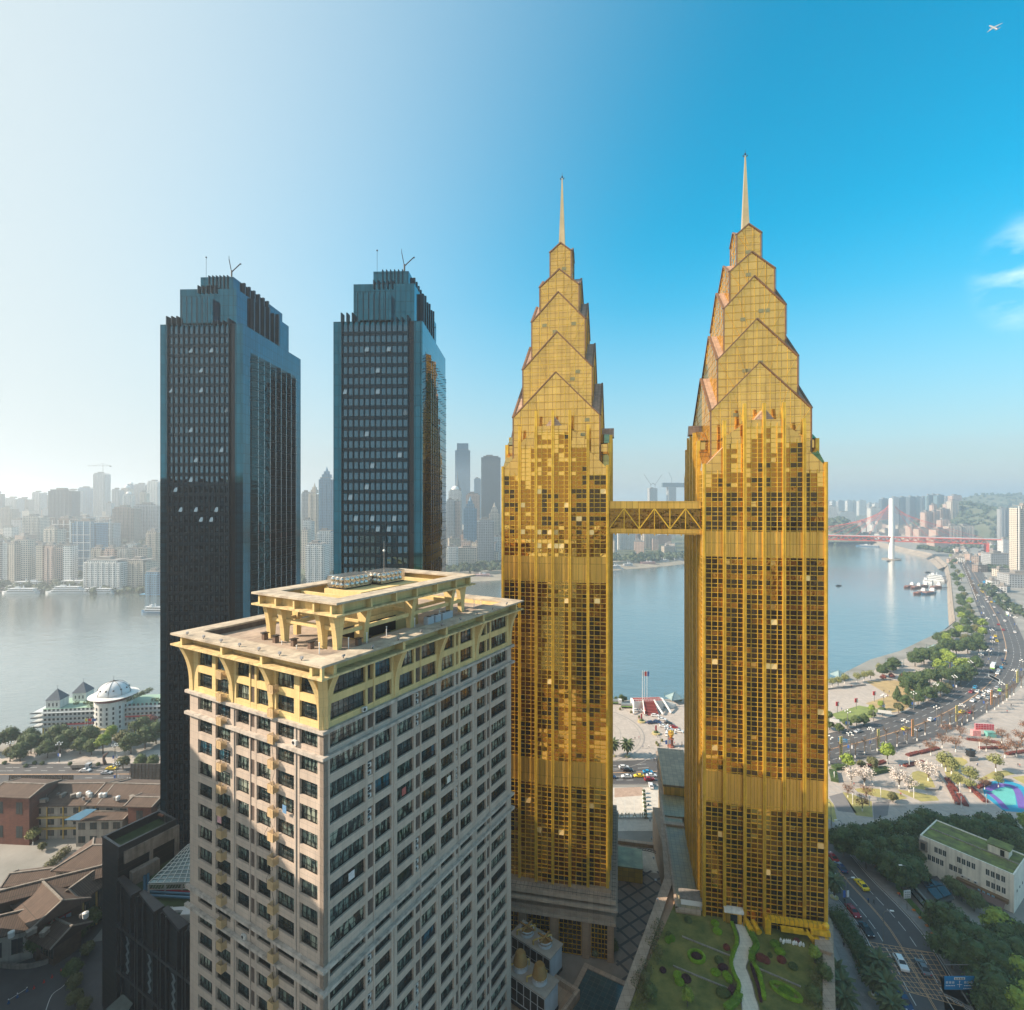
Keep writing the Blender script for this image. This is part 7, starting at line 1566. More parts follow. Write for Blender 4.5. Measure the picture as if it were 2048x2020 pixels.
for i, (x, y) in enumerate(((575,1500),(310,1555),(470,1580),(888,1495),(1325,1450),(1575,1560),(637,1220),(845,1200),(1337,1585),(1510,1045),(135,1340))): tag(MB().tube((0,0,0),(0,0,4.2),.11,.1,6).box(-.16,.16,-.16,.16,3.4,4.3).build('garden_lamp', M_white, loc=A(x,y)), 'slim white garden lamp post, %s on the plaza lawns' % ordw(i), 'lamp post', 'slim garden lamps on the plaza')
# ------------- the near street on the right
sc_ = smooth_pts([E(1500,2300),E(1240,2060),E(1050,1900),E(640,1180),E(220,700),E(40,470),E(-160,260),E(-420,80)], 5)
struct(ribbon(sc_, 17, .018), 'street', M_asph)
struct(ribbon(sc_, .55, .03), 'street_centre_line', M_oline); struct(ribbon(sc_, .2, .036), 'street_centre_gap', M_asph)
lm_ = MB()
for off in (-4.1,4.1):
    for i in range(len(sc_)-1):
        a, b = sc_[i], sc_[i+1]; d = (b-a).normalized(); nn = Vector((-d.y,d.x)); L_ = (b-a).length; s = 0
        while s < L_-3:
            c = a+d*s+nn*off; e = a+d*(s+3.4)+nn*off; lm_.beam((c.x,c.y,.03),(e.x,e.y,.03),.16,.01); s += 7
ribbon(sc_, 17, .028, mb=lm_, side=lambda w: (w/2-.5,w/2-.34)); ribbon(sc_, 17, .028, mb=lm_, side=lambda w: (-w/2+.34,-w/2+.5))
struct(lm_, 'street_marking', M_line)
hx_ = MB(); qa, qb, qc, qd = E(450,1290), E(1030,1390), E(1310,1880), E(790,1740)
for k in range(11):
    t_ = k/10; hx_.beam(qa.lerp(qb,t_)+Vector((0,0,.045)), qd.lerp(qc,min(1,t_*.9+.12))+Vector((0,0,.045)), .16, .01)
    hx_.beam(qa.lerp(qd,t_)+Vector((0,0,.05)), qb.lerp(qc,max(0,t_-.15))+Vector((0,0,.05)), .16, .01)
for a, b in ((qa,qb),(qb,qc),(qc,qd),(qd,qa)): hx_.beam(a+Vector((0,0,.055)), b+Vector((0,0,.055)), .2, .01)
struct(hx_, 'junction_box_marking', M_oline)
pvs = grid_mat('sidewalk_tile', (.25,.245,.24), (.17,.17,.17), 1.2, 1.2, lw=.05, rough=.9, vary=.15, horiz=True)
pb = MB(); ribbon(sc_, 17, .14, mb=pb, side=lambda w: (w/2+.3,w/2+9)); ribbon(sc_, 17, .14, mb=pb, side=lambda w: (-w/2-6,-w/2-.3)); struct(pb, 'sidewalk', pvs)
kb = MB()
for sg in (1,-1):
    for a, b in zip(sc_, sc_[1:]):
        d = (b-a).normalized(); nn = Vector((-d.y,d.x))*sg*8.7; kb.beam((a.x+nn.x,a.y+nn.y,.08),(b.x+nn.x,b.y+nn.y,.08),.3,.16)
struct(kb, 'street_kerb', M_kerb)
sdir_ = lambda p: (lambda i: math.atan2((sc_[i+1]-sc_[i]).y,(sc_[i+1]-sc_[i]).x))(min(range(len(sc_)-1), key=lambda i: (sc_[i]-Vector(p[:2])).length))
sl = [(112,530,'red','wine red sedan half behind the right gold tower',0,1),(192,628,'navy','dark sedan with brake lights behind the wine red one',0,1),(378,785,'yellow','bright yellow taxi on the near street',0,1),(300,1025,'red','dark red sedan on the left lane of the near street',0,0),(420,1195,'black','black sedan before the hatched junction box',0,0),(735,1500,'white','white suv inside the hatched junction box',1,0),(935,1540,'grey','grey sedan inside the hatched junction box',0,1),(110,790,'white','white car under the first street palm',0,0),(82,650,'silver','silver car behind the right gold tower edge',0,0),(770,1850,'navy','dark blue car at the bottom between the palms',0,0)]
for x, y, c_, lb, s_, rev in sl: p = E(x,y); car(p, sdir_(p)+(0 if rev else math.pi), c_, lb, None, bool(s_), sc=1.12)
hp_ = [(E(150,1040),),]
def stripleaf(pts, w, h, lm, label, n, seed): 
    t = MB(); rr = random.Random(seed); V = smooth_pts(pts, 5); bl_ = [(v.x+rr.uniform(-.2,.2),v.y,h*.55,w*.55) for a, b in zip(V, V[1:]) for v in [a.lerp(b,k/3) for k in range(3)]]
    for a, b in zip(V, V[1:]): t.beam((a.x,a.y,h*.4),(b.x,b.y,h*.4),w*.8,h*.8)
    leaves(t, bl_, n, .26, rr, 0, .75); return tag(t.build('street_hedge', lm), label, 'hedge')
stripleaf([E(150,1060),E(230,1180),E(330,1340),E(420,1520),E(460,1640)], 5.0, 2.2, L_dark, 'long dark hedge along the left sidewalk of the near street', 5200, 5)
pal = [(130,890,1.0),(540,1660,1.05),(610,1880,1.05),(650,2060,1.05),(200,1850,1.0),(230,2000,1.0),(150,1700,.85),(90,720,.8),(480,1780,.9)]
for i, (x, y, s) in enumerate(pal): tree('palm', E(x,y), 'date palm beside the near street, %s' % ['alone in a round planter by the white car','upper one left of the junction box','middle one left of the junction box','bottom one left of the junction box','upper one behind the garden wall','bottom one behind the garden wall','topmost behind the garden wall','half behind the right gold tower','close to the junction box corner'][i], s)
for i, (x, y) in enumerate(((237,985),(106,370),(198,420),(575,1300),(1350,1560),(790,860),(100,240))):
    p = E(x,y); t = thing('road_lamp', 'slim curved street light on the near street, %s' % ['with two blue banners','far one on the right kerb','second far one on the right kerb','over the left kerb above the junction box','under the trees right of the junction box','beside the solar roofed kiosk','farthest behind the gold tower'][i], 'street lamp', p, sdir_(p)+(math.pi/2 if i in (0,3) else -math.pi/2)*-1, 'slim street lights of the near street'); MB().path([(0,0,0),(0,0,8.2),(.5,0,9),(1.8,0,9.3)],.09,6).build('pole', M_post, t); MB().box(1.6,2.6,-.18,.18,9.2,9.38).build('head', M_white, t)
    if i == 0: MB().box(-.9,-.2,-.04,.04,3.4,5.4).build('banner', MC['banner_blue'], t); MB().box(.2,.9,-.04,.04,3.4,5.4).build('banner', MC['banner_white'], t)
# hanging blue direction sign at the bottom right
p = E(1350,1730); rs2 = thing('direction_sign', 'large blue overhead direction sign with white writing, bottom right', 'road sign', (p.x,p.y,0), 0)
MB().tube((2.2,.3,0),(2.2,.3,7.6),.18,.15).tube((2.2,.3,6.2),(-6.5,.3,6.2),.12,.1).build('post', M_post, rs2)
cz0 = E(1265,1660,6.2)-Vector((p.x,p.y,0)); bx_ = cz0.x; 
bo_ = MB().box(bx_-3.6,bx_+3.6,cz0.y-.05,cz0.y+.05,4.6,7.8).build('board', M_sblue, rs2)
m = MB(); fy = cz0.y-.08; m.box(bx_-1.3,bx_+1.3,fy,fy+.02,7.0,7.6); m.box(bx_-.05,bx_+.05,fy,fy+.02,5.2,6.6); m.box(bx_-.6,bx_+.6,fy,fy+.02,5.8,5.9); m.add([(bx_-.2,fy,6.5),(bx_+.2,fy,6.5),(bx_,fy,6.85)],[(0,1,2)])
def glyph(m, x, z, s, y):   # a dense square character
    for k in range(3): m.box(x,x+s,y,y+.02,z+k*s*.38,z+k*s*.38+s*.11)
    m.box(x+s*.12,x+s*.23,y,y+.02,z,z+s*.9); m.box(x+s*.75,x+s*.86,y,y+.02,z,z+s*.9); m.box(x+s*.44,x+s*.54,y,y+.02,z+s*.3,z+s)
for k in range(3): glyph(m, bx_-3.3+k*.75, 6.1, .55, fy); glyph(m, bx_+1.1+k*.75, 6.1, .55, fy)
for k in range(6): m.box(bx_-3.3+k*.38,bx_-3.05+k*.38,fy,fy+.02,5.5,5.7); m.box(bx_+1.1+k*.38,bx_+1.35+k*.38,fy,fy+.02,5.5,5.7); m.box(bx_+.9+k*.38,bx_+1.15+k*.38,fy,fy+.02,4.85,5.0)
m.build('white_writing', M_white, bo_); m2 = MB()
for k in range(4): glyph(m2, bx_-1.15+k*.6, 7.08, .44, fy-.02)
m2.build('dark_writing', M_dark, bo_)
p = E(790,1000); ws = thing('notice_sign', 'square white notice sign on a post by the green fence', 'sign', p, .1); MB().tube((0,0,0),(0,0,5),.09).build('post', M_post, ws); wb = MB().box(-1.1,1.1,-.1,-.02,3.6,6.0).build('board', M_white, ws); m = MB()
for i in range(3):
    for j in range(3): glyph(m, -.85+i*.6, 3.85+j*.7, .42, -.13)
m.build('writing', M_post, wb)
# two storey white building with moss roof
wc = [(135.6,177.9),(149,158.8)]; dxy = Vector((wc[1][0]-wc[0][0], wc[1][1]-wc[0][1])); LW = dxy.length; rzw = math.atan2(dxy.y,dxy.x)
wb_ = thing('white_building', 'cream two storey building with mossy flat roof at the right edge', 'building', (wc[0][0],wc[0][1],0), rzw)
M_cream = mat('cream_render', (.80,.75,.65), .85, vary=.12, vs=.5, dirt=.3); M_moss = mat('moss_roof', (.17,.20,.045), .98, vary=.5, vs=.35, col2=(.07,.06,.035), bump=.4, bs=2)
MB().box(0,LW,0,15,0,11).build('wall', M_cream, wb_); m = MB(); ring(0,LW,0,15,.35,11,11.5,0,m); m.build('parapet', M_cream, wb_); MB().box(.35,LW-.35,.35,14.65,10.9,11.2).build('roof', M_moss, wb_)
MB().box(.3,LW,7.6,7.9,11.2,11.5).build('roof_ridge', M_conc, wb_)
rh = MB().box(LW-8,LW-3,8.5,12.5,11.2,13.6).build('roof_hut', M_cream, wb_); MB().box(LW-8.4,LW-2.6,8.2,12.9,13.6,13.9).build('roof', M_moss, rh); MB().box(LW-5,LW-4,8.44,8.5,11.3,13.2).build('door', M_frame, rh)
def wwin(x, z): 
    w = MB().box(x,x+.85,-.05,.02,z,z+1.7).build('window', M_wing, wb_); MB().box(x-.08,x+.93,-.12,-.05,z-.12,z).box(x+.4,x+.45,-.1,-.05,z,z+1.7).build('frame', M_white, w)
for x in (4.0,5.1,6.2, 9.9,11.1,12.3,13.5, 16.9,18.1,19.3,20.5): wwin(x, 8.0)
for x in (2.2,3.3,4.4,5.5, 7.9,9.0,10.2, 17.0,18.2,19.4,20.6): wwin(x, 4.6)
MB().box(0,2.2,-.8,0,7,10.2).build('bay', M_conc, wb_); MB().box(.5,1.7,-.9,-.8,7.4,9.6).build('bay_window', M_wing, wb_)
fsn = MB().box(10,LW-1,-1.5,-.1,2.6,3.5).build('shop_fascia', mat('fascia_brown', (.15,.09,.04), .7), wb_); MB().add([(11.5,-3.8,2.0),(LW-1.5,-3.8,2.0),(LW-1.5,-1.4,2.9),(11.5,-1.4,2.9)],[(0,1,2,3)]).build('shop_awning', mat('awning_brown', (.12,.08,.07), .8), wb_)
m = MB()
for k in range(4): glyph(m, LW-8+k*1.1, 2.75, .7, -1.56)
m.build('shop_lettering', mat('neon_blue', (.25,.60,.85), .5, vary=0), fsn)
for x in (11,12.6,14.2): inst(ACO, 'air_conditioner', wb_, (x,-.5,4.0), 0)
for k in range(4): MB().box(LW,LW+.06,3+k*3,3.6+k*3,5,5.7).build('window', M_wing, wb_)
# kiosk with solar panels and the green fence
kc = [E(785,700,4),E(1010,960,4),E(1220,890,4),E(1075,700,4)]
kb_ = thing('solar_kiosk', 'low kiosk with dark solar panels on its sloping roof', 'kiosk'); kc2 = [(p.x,p.y) for p in kc]
cx_ = sum(p[0] for p in kc2)/4; cy_ = sum(p[1] for p in kc2)/4; inn = [(cx_+(x-cx_)*.88, cy_+(y-cy_)*.88) for x, y in kc2]
MB().prism(inn, 0, 3.5).build('wall', M_wing, kb_); MB().prism(kc2, 3.5, 3.9).build('roof', mat('kiosk_dark_roof', (.06,.055,.05), .7, vary=.2), kb_)
a, b, c, d = [Vector((*q,0)) for q in kc2]
M_sol = grid_mat('solar_panel', (.012,.015,.025), (.05,.055,.07), .9, .9, lw=.03, rough=.12, vary=.2, horiz=True)
for i in range(2):
    for j in range(2):
        u0, u1, v0, v1 = .06+.45*i, .47+.45*i, .30+.33*j, .60+.33*j
        f_ = lambda v, u: a.lerp(b,u).lerp(d.lerp(c,u),v); hq = lambda v: 4.3+.5*v
        m = MB().add([(*f_(v0,u0)[:2],hq(v0)),(*f_(v0,u1)[:2],hq(v0)),(*f_(v1,u1)[:2],hq(v1)),(*f_(v1,u0)[:2],hq(v1)),(*f_(v0,u0)[:2],hq(v0)-.1),(*f_(v0,u1)[:2],hq(v0)-.1),(*f_(v1,u1)[:2],hq(v1)-.1),(*f_(v1,u0)[:2],hq(v1)-.1)],[(0,1,2,3),(7,6,5,4),(0,4,5,1),(1,5,6,2),(2,6,7,3),(3,7,4,0)]); m.build('solar_panel', M_sol, kb_)
rf_ = MB().beam(a+Vector((0,0,4.05)), b+Vector((0,0,4.05)), .5,.3).build('eave', M_post, kb_)
MB().beam(a+Vector((.2,-.3,1.8)), b+Vector((.2,-.3,1.8)), .15,1.4).build('shop_window', mat('window_poster', (.22,.32,.38), .5, vary=.6, vs=.7), kb_)  # poster strip in a mottled blue-grey colour
gfp = [E(690,800),E(740,870),E(860,1000),E(980,1140),E(1085,1290)]; gf = thing('green_fence', 'green construction fence with orange feet along the right sidewalk', 'fence'); m = MB()
for p, q in zip(gfp, gfp[1:]): m.beam(p+Vector((0,0,1.0)), q+Vector((0,0,1.0)), .12, 2.0)
m.build('panel', mat('fence_green', (.06,.16,.03), .8, vary=.25, vs=1), gf)
for p in [gfp[0].lerp(gfp[1],.7), gfp[2], gfp[2].lerp(gfp[3],.5), gfp[3], gfp[3].lerp(gfp[4],.5), gfp[4]]: MB().cbox((p.x-.5,p.y-.3,.2),(.8,.6,.4)).build('foot', mat('foot_orange', (.65,.20,.03), .8), gf)
# trees around the white building and the right sidewalk
bt = [(215,330,1.3),(330,290,1.25),(420,440,1.2),(480,300,1.3),(600,260,1.3),(560,400,1.2),(640,560,1.25),(740,640,1.25),(860,620,1.2),(700,420,1.3),(760,260,1.3),(860,200,1.3),(960,150,1.3),(830,400,1.2),(1100,190,1.2),(1240,200,1.2),(1330,230,1.3),(1440,250,1.3),(1560,260,1.25),(1660,300,1.25),(1780,330,1.3),(1860,420,1.3),(1700,180,1.2),(1500,170,1.2),(1120,1080,1.3),(1240,1180,1.35),(1340,1300,1.35),(1200,1350,1.3),(1450,1330,1.35),(1420,1480,1.35),(1530,1420,1.35),(1650,1480,1.35),(1640,1600,1.35),(1600,1740,1.35),(1620,1830,1.4),(1740,1640,1.35),(1700,1300,1.3),(1800,1450,1.35),(1880,1300,1.3),(1620,1900,1.2),(1850,1750,1.3)]
for i, (x, y, s) in enumerate(bt): tree('dark', E(x,y+185), 'dense dark evergreen beside the near street, %s counted down from the plaza' % ordw(i), s*.98, 'dense evergreens along the near street')
for i, (x, y, s) in enumerate(((1180,770,.7),(1240,820,.75),(1290,860,.75),(1400,950,.9),(1330,320,1.1),(1620,1960,1.5))): tree('mid', E(x,y+60), 'mid green tree by the cream building, %s one' % ['first between kiosk and building','second between kiosk and building','third between kiosk and building','in front of the shop awning','leaning over the mossy roof','at the bottom right corner'][i], s, 'mid green trees by the cream building')
for i, (x, y, s) in enumerate(((1610,1170,1.6),(1700,1220,1.4),(1830,1700,1.7),(1870,1860,1.5),(1780,1960,1.6),(1930,230,1.3),(1880,150,1.2))): tree('bright', E(x,y+170), 'yellow green tree among the evergreens, %s counted down' % ordw(i), s, 'yellow green trees among the evergreens')
for i, (x, y, k) in enumerate(((438,935,3),(490,945,0),(222,940,0),(1150,1455,1),(1170,1465,2),(1205,1430,0),(1225,1450,0),(722,885,1),(215,1340,0),(500,640,1),(300,485,0),(318,478,2),(130,365,2))):
    person(E(x,y), k, 'person in %s by the near street, %s' % (PW[k], ['left of the pair crossing at the centre line','right of the pair crossing at the centre line','under the twin banners','leftmost of the family on the right sidewalk','second of the family on the right sidewalk','third of the family on the right sidewalk','last of the family on the right sidewalk','at the green fence','beside the long dark hedge','at the crossing under the trees','left one in the tree shade','right one in the tree shade','far up the sidewalk'][i]), i*1.1, group='people by the near street')
gb = thing('litter_bin', 'green litter bin at the end of the long hedge', 'bin', E(360,1570)); MB().lathe((0,0,0),[(.4,0),(.45,1.1),(.2,1.3)],10).build('body', mat('bin_green', (.02,.22,.10), .6), gb); MB().lathe((0,0,1.1),[(.5,0),(.5,.12)],10).build('lid', M_dark, gb)
# ------------------------------------------------------------------ far banks: city, bridge, boats; airliner
random.seed(61)
FC = {}
def fmat(k):
    pal = dict(cream=((.62,.55,.46),(.10,.11,.12)), pink=((.60,.44,.36),(.14,.11,.11)), grey=((.42,.43,.44),(.08,.09,.10)), white=((.72,.71,.68),(.13,.15,.17)), brown=((.34,.26,.21),(.08,.07,.07)), dark=((.10,.13,.15),(.04,.06,.08)), blue=((.15,.30,.42),(.06,.12,.18)), beige=((.50,.44,.36),(.09,.09,.09)), teal=((.16,.24,.27),(.05,.09,.11)))
    if k not in FC: FC[k] = grid_mat('far_facade_'+k, pal[k][0], pal[k][1], 3.4, 3.1, rough=.5, win=(.22,.80,.28,.82), vary=.6)
    return FC[k]
M_froof = mat('far_roof', (.26,.24,.22), .9, vary=.3, vs=.05)
FB = []
def fb(px0, px1, yt, Y, k, label, grp=None, dep=None, base=None, rz=None, top=None, fancy=True):
    cx = (px0+px1)/2; w = (px1-px0)*Y/F; p = PD(cx, Y); dep = dep or max(14, min(w*.8, 26)); zt = zat(yt, Y)
    zb = th(p.x, p.y+dep/2)-4 if base is None else base
    if zt < zb+8: zt = zb+8
    t = thing('far_building', label, 'building', (p.x,p.y,zb), rz if rz is not None else random.uniform(-.12,.12), grp); h = zt-zb; rn = random.Random(int(cx*7+Y))
    m = MB()
    if fancy and w > 16 and h > 40:     # slab with notched plan
        m.box(-w/2,w/2,1.5,dep,0,h-3); m.box(-w/2+w*.12,w/2-w*.12,0,1.5,0,h); n = int(w/8)
        for i in range(n): m.box(-w/2+w*(i+.25)/n,-w/2+w*(i+.7)/n,-1.2,0,0,h-4)
    else: m.box(-w/2,w/2,0,dep,0,h)
    m.build('wall', fmat(k), t); r = MB(); r.box(-w/2-.3,w/2+.3,-.3,dep+.3,h,h+.8) if not (fancy and w > 16 and h > 40) else r.box(-w/2+w*.1,w/2-w*.1,-.3,dep-.5,h,h+.8)
    r.box(-w*.25,w*.1,dep*.3,dep*.7,h+.8,h+4.5); r.build('roof', M_froof, t)
    if top == 'crown':
        c = MB(); c.box(-w*.3,w*.3,dep*.2,dep*.8,h+.8,h+7); c.box(-w*.18,w*.18,dep*.3,dep*.7,h+7,h+13); c.lathe((0,dep/2,h+13),[(w*.12,0),(.2,10)],6); c.build('crown', fmat(k), t)
    if top == 'spire': MB().lathe((0,dep/2,h),[(w*.35,0),(w*.25,8),(w*.12,20),(.3,44)],8).build('spire', fmat('dark'), t)
    if top == 'dome': MB().ball((0,dep/2,h+1),w*.3,0,14,8).build('dome', M_white, t)
    if top == 'crane': crane(t, (w*.1,dep/2,h), 30)
    return t
def crane(t, b, L_, rz=0.0):
    m = MB(); x, y, z = b; m.tube((x,y,z),(x,y,z+26),.9,.9,4); m.beam((x-L_*1.6,y,z+24),(x+L_*.9,y,z+24),1.1,1.1); m.beam((x,y,z+32),(x-L_,y,z+24.6),.4,.4); m.beam((x,y,z+32),(x+L_*.7,y,z+24.6),.4,.4); m.tube((x,y,z+24),(x,y,z+32),.6,.3,4); m.box(x+L_*.7,x+L_*.9,y-1,y+1,z+21,z+24); m.build('tower_crane', mat('crane_dark', (.12,.11,.10), .7), t)
def K(x, y): return (.3673*x, 500+.3673*y)
def far1(x0, x1, yt, Y, k, label, **kw): return fb(.3673*x0, .3673*x1, 500+.3673*yt, Y, k, label, **kw)
L1 = [(258,388,1305,1250,'dark','big dark slab block on the far left hillside'),(505,570,1215,1700,'grey','tall pale tower with a crane on top, far left skyline'),(425,497,1293,1800,'blue','broad glass block left of the crane tower on the skyline'),(355,418,1307,1700,'grey','lattice topped block right of the big dark slab'),(170,220,1318,1700,'grey','slim grey tower left of the big dark slab'),(222,256,1328,1750,'brown','low brown block touching the big dark slab'),(605,650,1302,1600,'grey','grey stepped tower right of the crane tower'),(655,700,1296,1650,'cream','small tower with a dome next to the stepped grey one'),(690,722,1275,1800,'blue','pale thin tower behind the domed one'),(725,795,1275,1700,'grey','wide twin topped block near the left dark tower'),(797,862,1258,1650,'white','white ribbed tower touching the left dark tower'),(758,795,1318,1400,'cream','small cream block below the twin topped one'),(668,712,1330,1400,'white','white arcaded block under the domed tower'),(610,725,1400,1150,'brown','broad brown slab halfway up the far left hill'),(725,862,1385,1200,'grey','long pale slab beside the left dark tower, halfway up'),(310,388,1462,980,'brown','brown paired slab left of the white framed tower'),(388,525,1478,900,'blue','blue glass tower with white frame lines on the far left shore'),(232,310,1512,960,'cream','pale low tower left of the brown paired slab'),(120,212,1450,1080,'cream','pale hospital-like block with a stepped top'),(60,120,1470,1150,'grey','grey block at the left of the stepped top one'),(790,860,1532,900,'beige','beige tower partly behind the left dark tower'),(-30,4,1322,1500,'dark','dark tower cut by the left edge of the photo'),(20,90,1350,1600,'grey','low wide skyline block at far left'),(95,150,1352,1650,'brown','low brown skyline block at far left'),(575,604,1378,1500,'grey','low grey block right beside the crane tower'),(525,610,1480,1100,'grey','grey slab right of the white framed tower'),(0,60,1402,1350,'brown','brown terrace block low at the left edge')]
for x0, x1, yt, Y, k, lb in L1:
    t = far1(x0,x1,yt,Y,k,lb,top='crane' if 'crane on top' in lb else 'dome' if 'dome' in lb else None)
    if 'white frame' in lb:
        w = 137*.3673*900/F; m = MB()
        for i in range(4): m.box(-w/2+i*w*.26-.4,-w/2+i*w*.26+.4,-1.8,-1.2,0,(zat(500+.3673*1478,900)-t.location.z))
        for i in range(6): m.box(-w/2,w*.3,-1.9,-1.3,i*13,i*13+.8)
        m.build('white_frame', M_white, t)
# waterfront rows of walk-up slabs
for i, (x0, x1, yt) in enumerate(((-40,0,1598),(2,40,1595),(44,80,1600),(84,98,1606),(100,150,1580),(155,190,1612),(194,232,1610),(236,298,1608),(300,340,1606),(344,385,1610),(490,560,1624),(564,630,1624),(634,698,1626),(702,750,1626),(754,800,1624))): far1(x0,x1,yt,830+random.uniform(-10,25),['cream','white','beige','pink'][i%4],'low walk-up slab of the far left waterfront row, %s from the left' % ordw(i), grp='waterfront walk-up slabs')
far1(445,665,1690,790,'white','long white arcaded hall on the far left quay'); far1(668,795,1690,800,'beige','beige flat hall right of the white arcaded hall')
t = far1(783,870,1753,755,'blue','low shed with bright blue roof on the far left quay'); MB().box(-17,17,-1,20,8.8,9.6).build('blue_roof', mat('shed_blue', (.08,.30,.48), .6), t)
# filler on the hillside
rn = random.Random(12); cnt = 0
def hill_houses(n, px_a, px_b, da, db, hgt, word, grp, pal, wmin=12, wmax=26):
    lst = []
    for _ in range(n):
        px = rn.uniform(px_a, px_b); base_py = None
        for (x0, y0), (x1, y1) in zip(far, far[1:]):
            if x0 <= px <= x1: base_py = y0+(y1-y0)*(px-x0)/(x1-x0)
        Y0 = (H-ZW)*F/(base_py-HY); lst.append((px, Y0+rn.uniform(da, db)))
    lst.sort()
    for i, (px, Y) in enumerate(lst):
        w = rn.uniform(wmin,wmax)*F/Y; p = PD(px, Y); zb = th(p.x,p.y+6)
        fb(px-w/2, px+w/2, HY+(H-(zb+rn.uniform(*hgt)))/Y*F, Y, rn.choice(pal), '%s, %s from the left' % (word, ordw(i)), grp=grp, fancy=False, rz=rn.uniform(-.4,.4))
PALL = ['cream','white','grey','beige','brown','pink']
hill_houses(34, -10, 325, 120, 420, (10,24), 'small block on the lower far left hillside', 'lower hillside blocks', PALL)
hill_houses(38, -10, 325, 420, 900, (12,34), 'small block on the upper far left hillside', 'upper hillside blocks', PALL, 14, 34)
hill_houses(16, 600, 668, 90, 800, (12,44), 'small block seen between the two dark towers', 'blocks between the dark towers', PALL)
hill_houses(26, 890, 1005, 90, 700, (12,44), 'mid rise block left of the gold towers', 'blocks left of the gold towers', PALL)
hill_houses(26, 1220, 1370, 110, 900, (10,40), 'mid rise block seen between the gold towers', 'blocks between the gold towers', PALL)
hill_houses(40, 1500, 1640, 60, 1200, (10,40), 'mid rise block upstream behind the right gold tower', 'blocks upstream', PALL)
# centre gaps
for x0,x1,yt,Y,k,lb,tp_ in ((1640,1688,1318,1250,'grey','grey slab right of the left dark tower','') ,(1676,1730,1322,1200,'beige','cream ribbed tower with pointed gable between the dark towers','crown'),(1735,1808,1240,1050,'blue','tall white ribbed tower with blue glass top between the dark towers','crown'),(1645,1700,1470,1000,'white','low white block between the dark towers',''),(1725,1808,1530,900,'white','white square office block between the dark towers',''),(1660,1765,1600,850,'white','white framed low office near the far quay between the dark towers',''),(1640,1675,1525,950,'cream','round cornered cream block between the dark towers','')): far1(x0,x1,yt,Y,k,lb,top=tp_ or None)
def far5(x0,x1,yt,Y,k,lb,**kw): return fb(600+.2381*x0,600+.2381*x1,850+.2381*yt,Y,k,lb,**kw)
for x0,x1,yt,Y,k,lb,tp_ in ((1303,1428,205,1900,'blue','very tall pale glass skyscraper left of the gold towers',''),(1293,1352,520,1500,'dark','pointed stepped tower in front of the pale skyscraper','spire'),(1522,1685,262,1500,'dark','dark glass skyscraper next to the left gold tower',''),(1462,1520,448,2000,'blue','pale boxy tower between the two skyscrapers',''),(1248,1355,545,1350,'white','white residential block with domed roof','dome'),(1228,1300,628,1150,'grey','grey ribbed slab left of the pink one',''),(1302,1345,640,1160,'pink','narrow pink ribbed slab',''),(1373,1485,690,1100,'blue','blue grey ribbed tower with small crown','crown'),(1395,1510,575,1300,'pink','reddish stepped block behind the blue grey one',''),(1488,1630,795,1000,'grey','plain grey apartment slab nearest the far quay',''),(1588,1680,735,1200,'cream','cream tower with slim spire by the left gold tower','crown'),(1230,1325,1022,960,'white','low white riverside block left of the grey slab',''),(1325,1487,1035,1000,'cream','low classical riverside hall',''),(1630,1690,940,1050,'white','small white block right of the grey slab','')): 
    t = far5(x0,x1,yt,Y,k,lb,top=tp_ or None,rz=.05)
    if 'very tall' in lb: 
        w = 125*.2381*Y/F; h = zat(850+.2381*205,Y)-t.location.z; MB().box(-w*.38,w*.38,2,18,h,h+22).build('crown', fmat('blue'), t)
def far6(x0,x1,yt,Y,k,lb,**kw): return fb(980+.3623*x0,980+.3623*x1,900+.3623*yt,Y,k,lb,**kw)
t = far6(880,925,212,2200,'grey','tower under construction with two cranes between the gold towers',fancy=False); hh = zat(900+.3623*212,2200)-t.location.z
m = MB()
for s_ in (-1,1): m.tube((s_*9,6,hh),(s_*9,6,hh+18),1,1,4); m.beam((s_*9,6,hh+16),(s_*38,6,hh+58),1.2,1.2); m.beam((s_*9,6,hh+16),(s_*-1,6,hh+22),1.5,1.5)
m.build('luffing_crane', MC['crane_dark'], t)
t = far6(985,1028,205,2200,'grey','pair tower carrying a horizontal sky bridge under construction',fancy=False); hh = zat(900+.3623*205,2200)-t.location.z; m = MB().box(-40,120,2,22,hh,hh+18); m.tube((0,8,hh+18),(0,8,hh+40),1,1,4).beam((0,8,hh+36),(-12,8,hh+62),1,1); m.build('horizontal_skyscraper', mat('steel_blue', (.14,.20,.24), .6, vary=.3, vs=.1), t)
for x0,x1,yt,Y,k,lb in ((707,805,400,1350,'white','white apartment slab seen under the skybridge'),(852,922,400,1400,'beige','ribbed apartment tower seen under the skybridge'),(668,702,420,1300,'blue','glass slab touching the left gold tower under the skybridge'),(806,850,430,1500,'brown','brown block between the slabs under the skybridge'),(925,1000,470,1500,'brown','dark terrace block under the skybridge at right')): far6(x0,x1,yt,Y,k,lb)
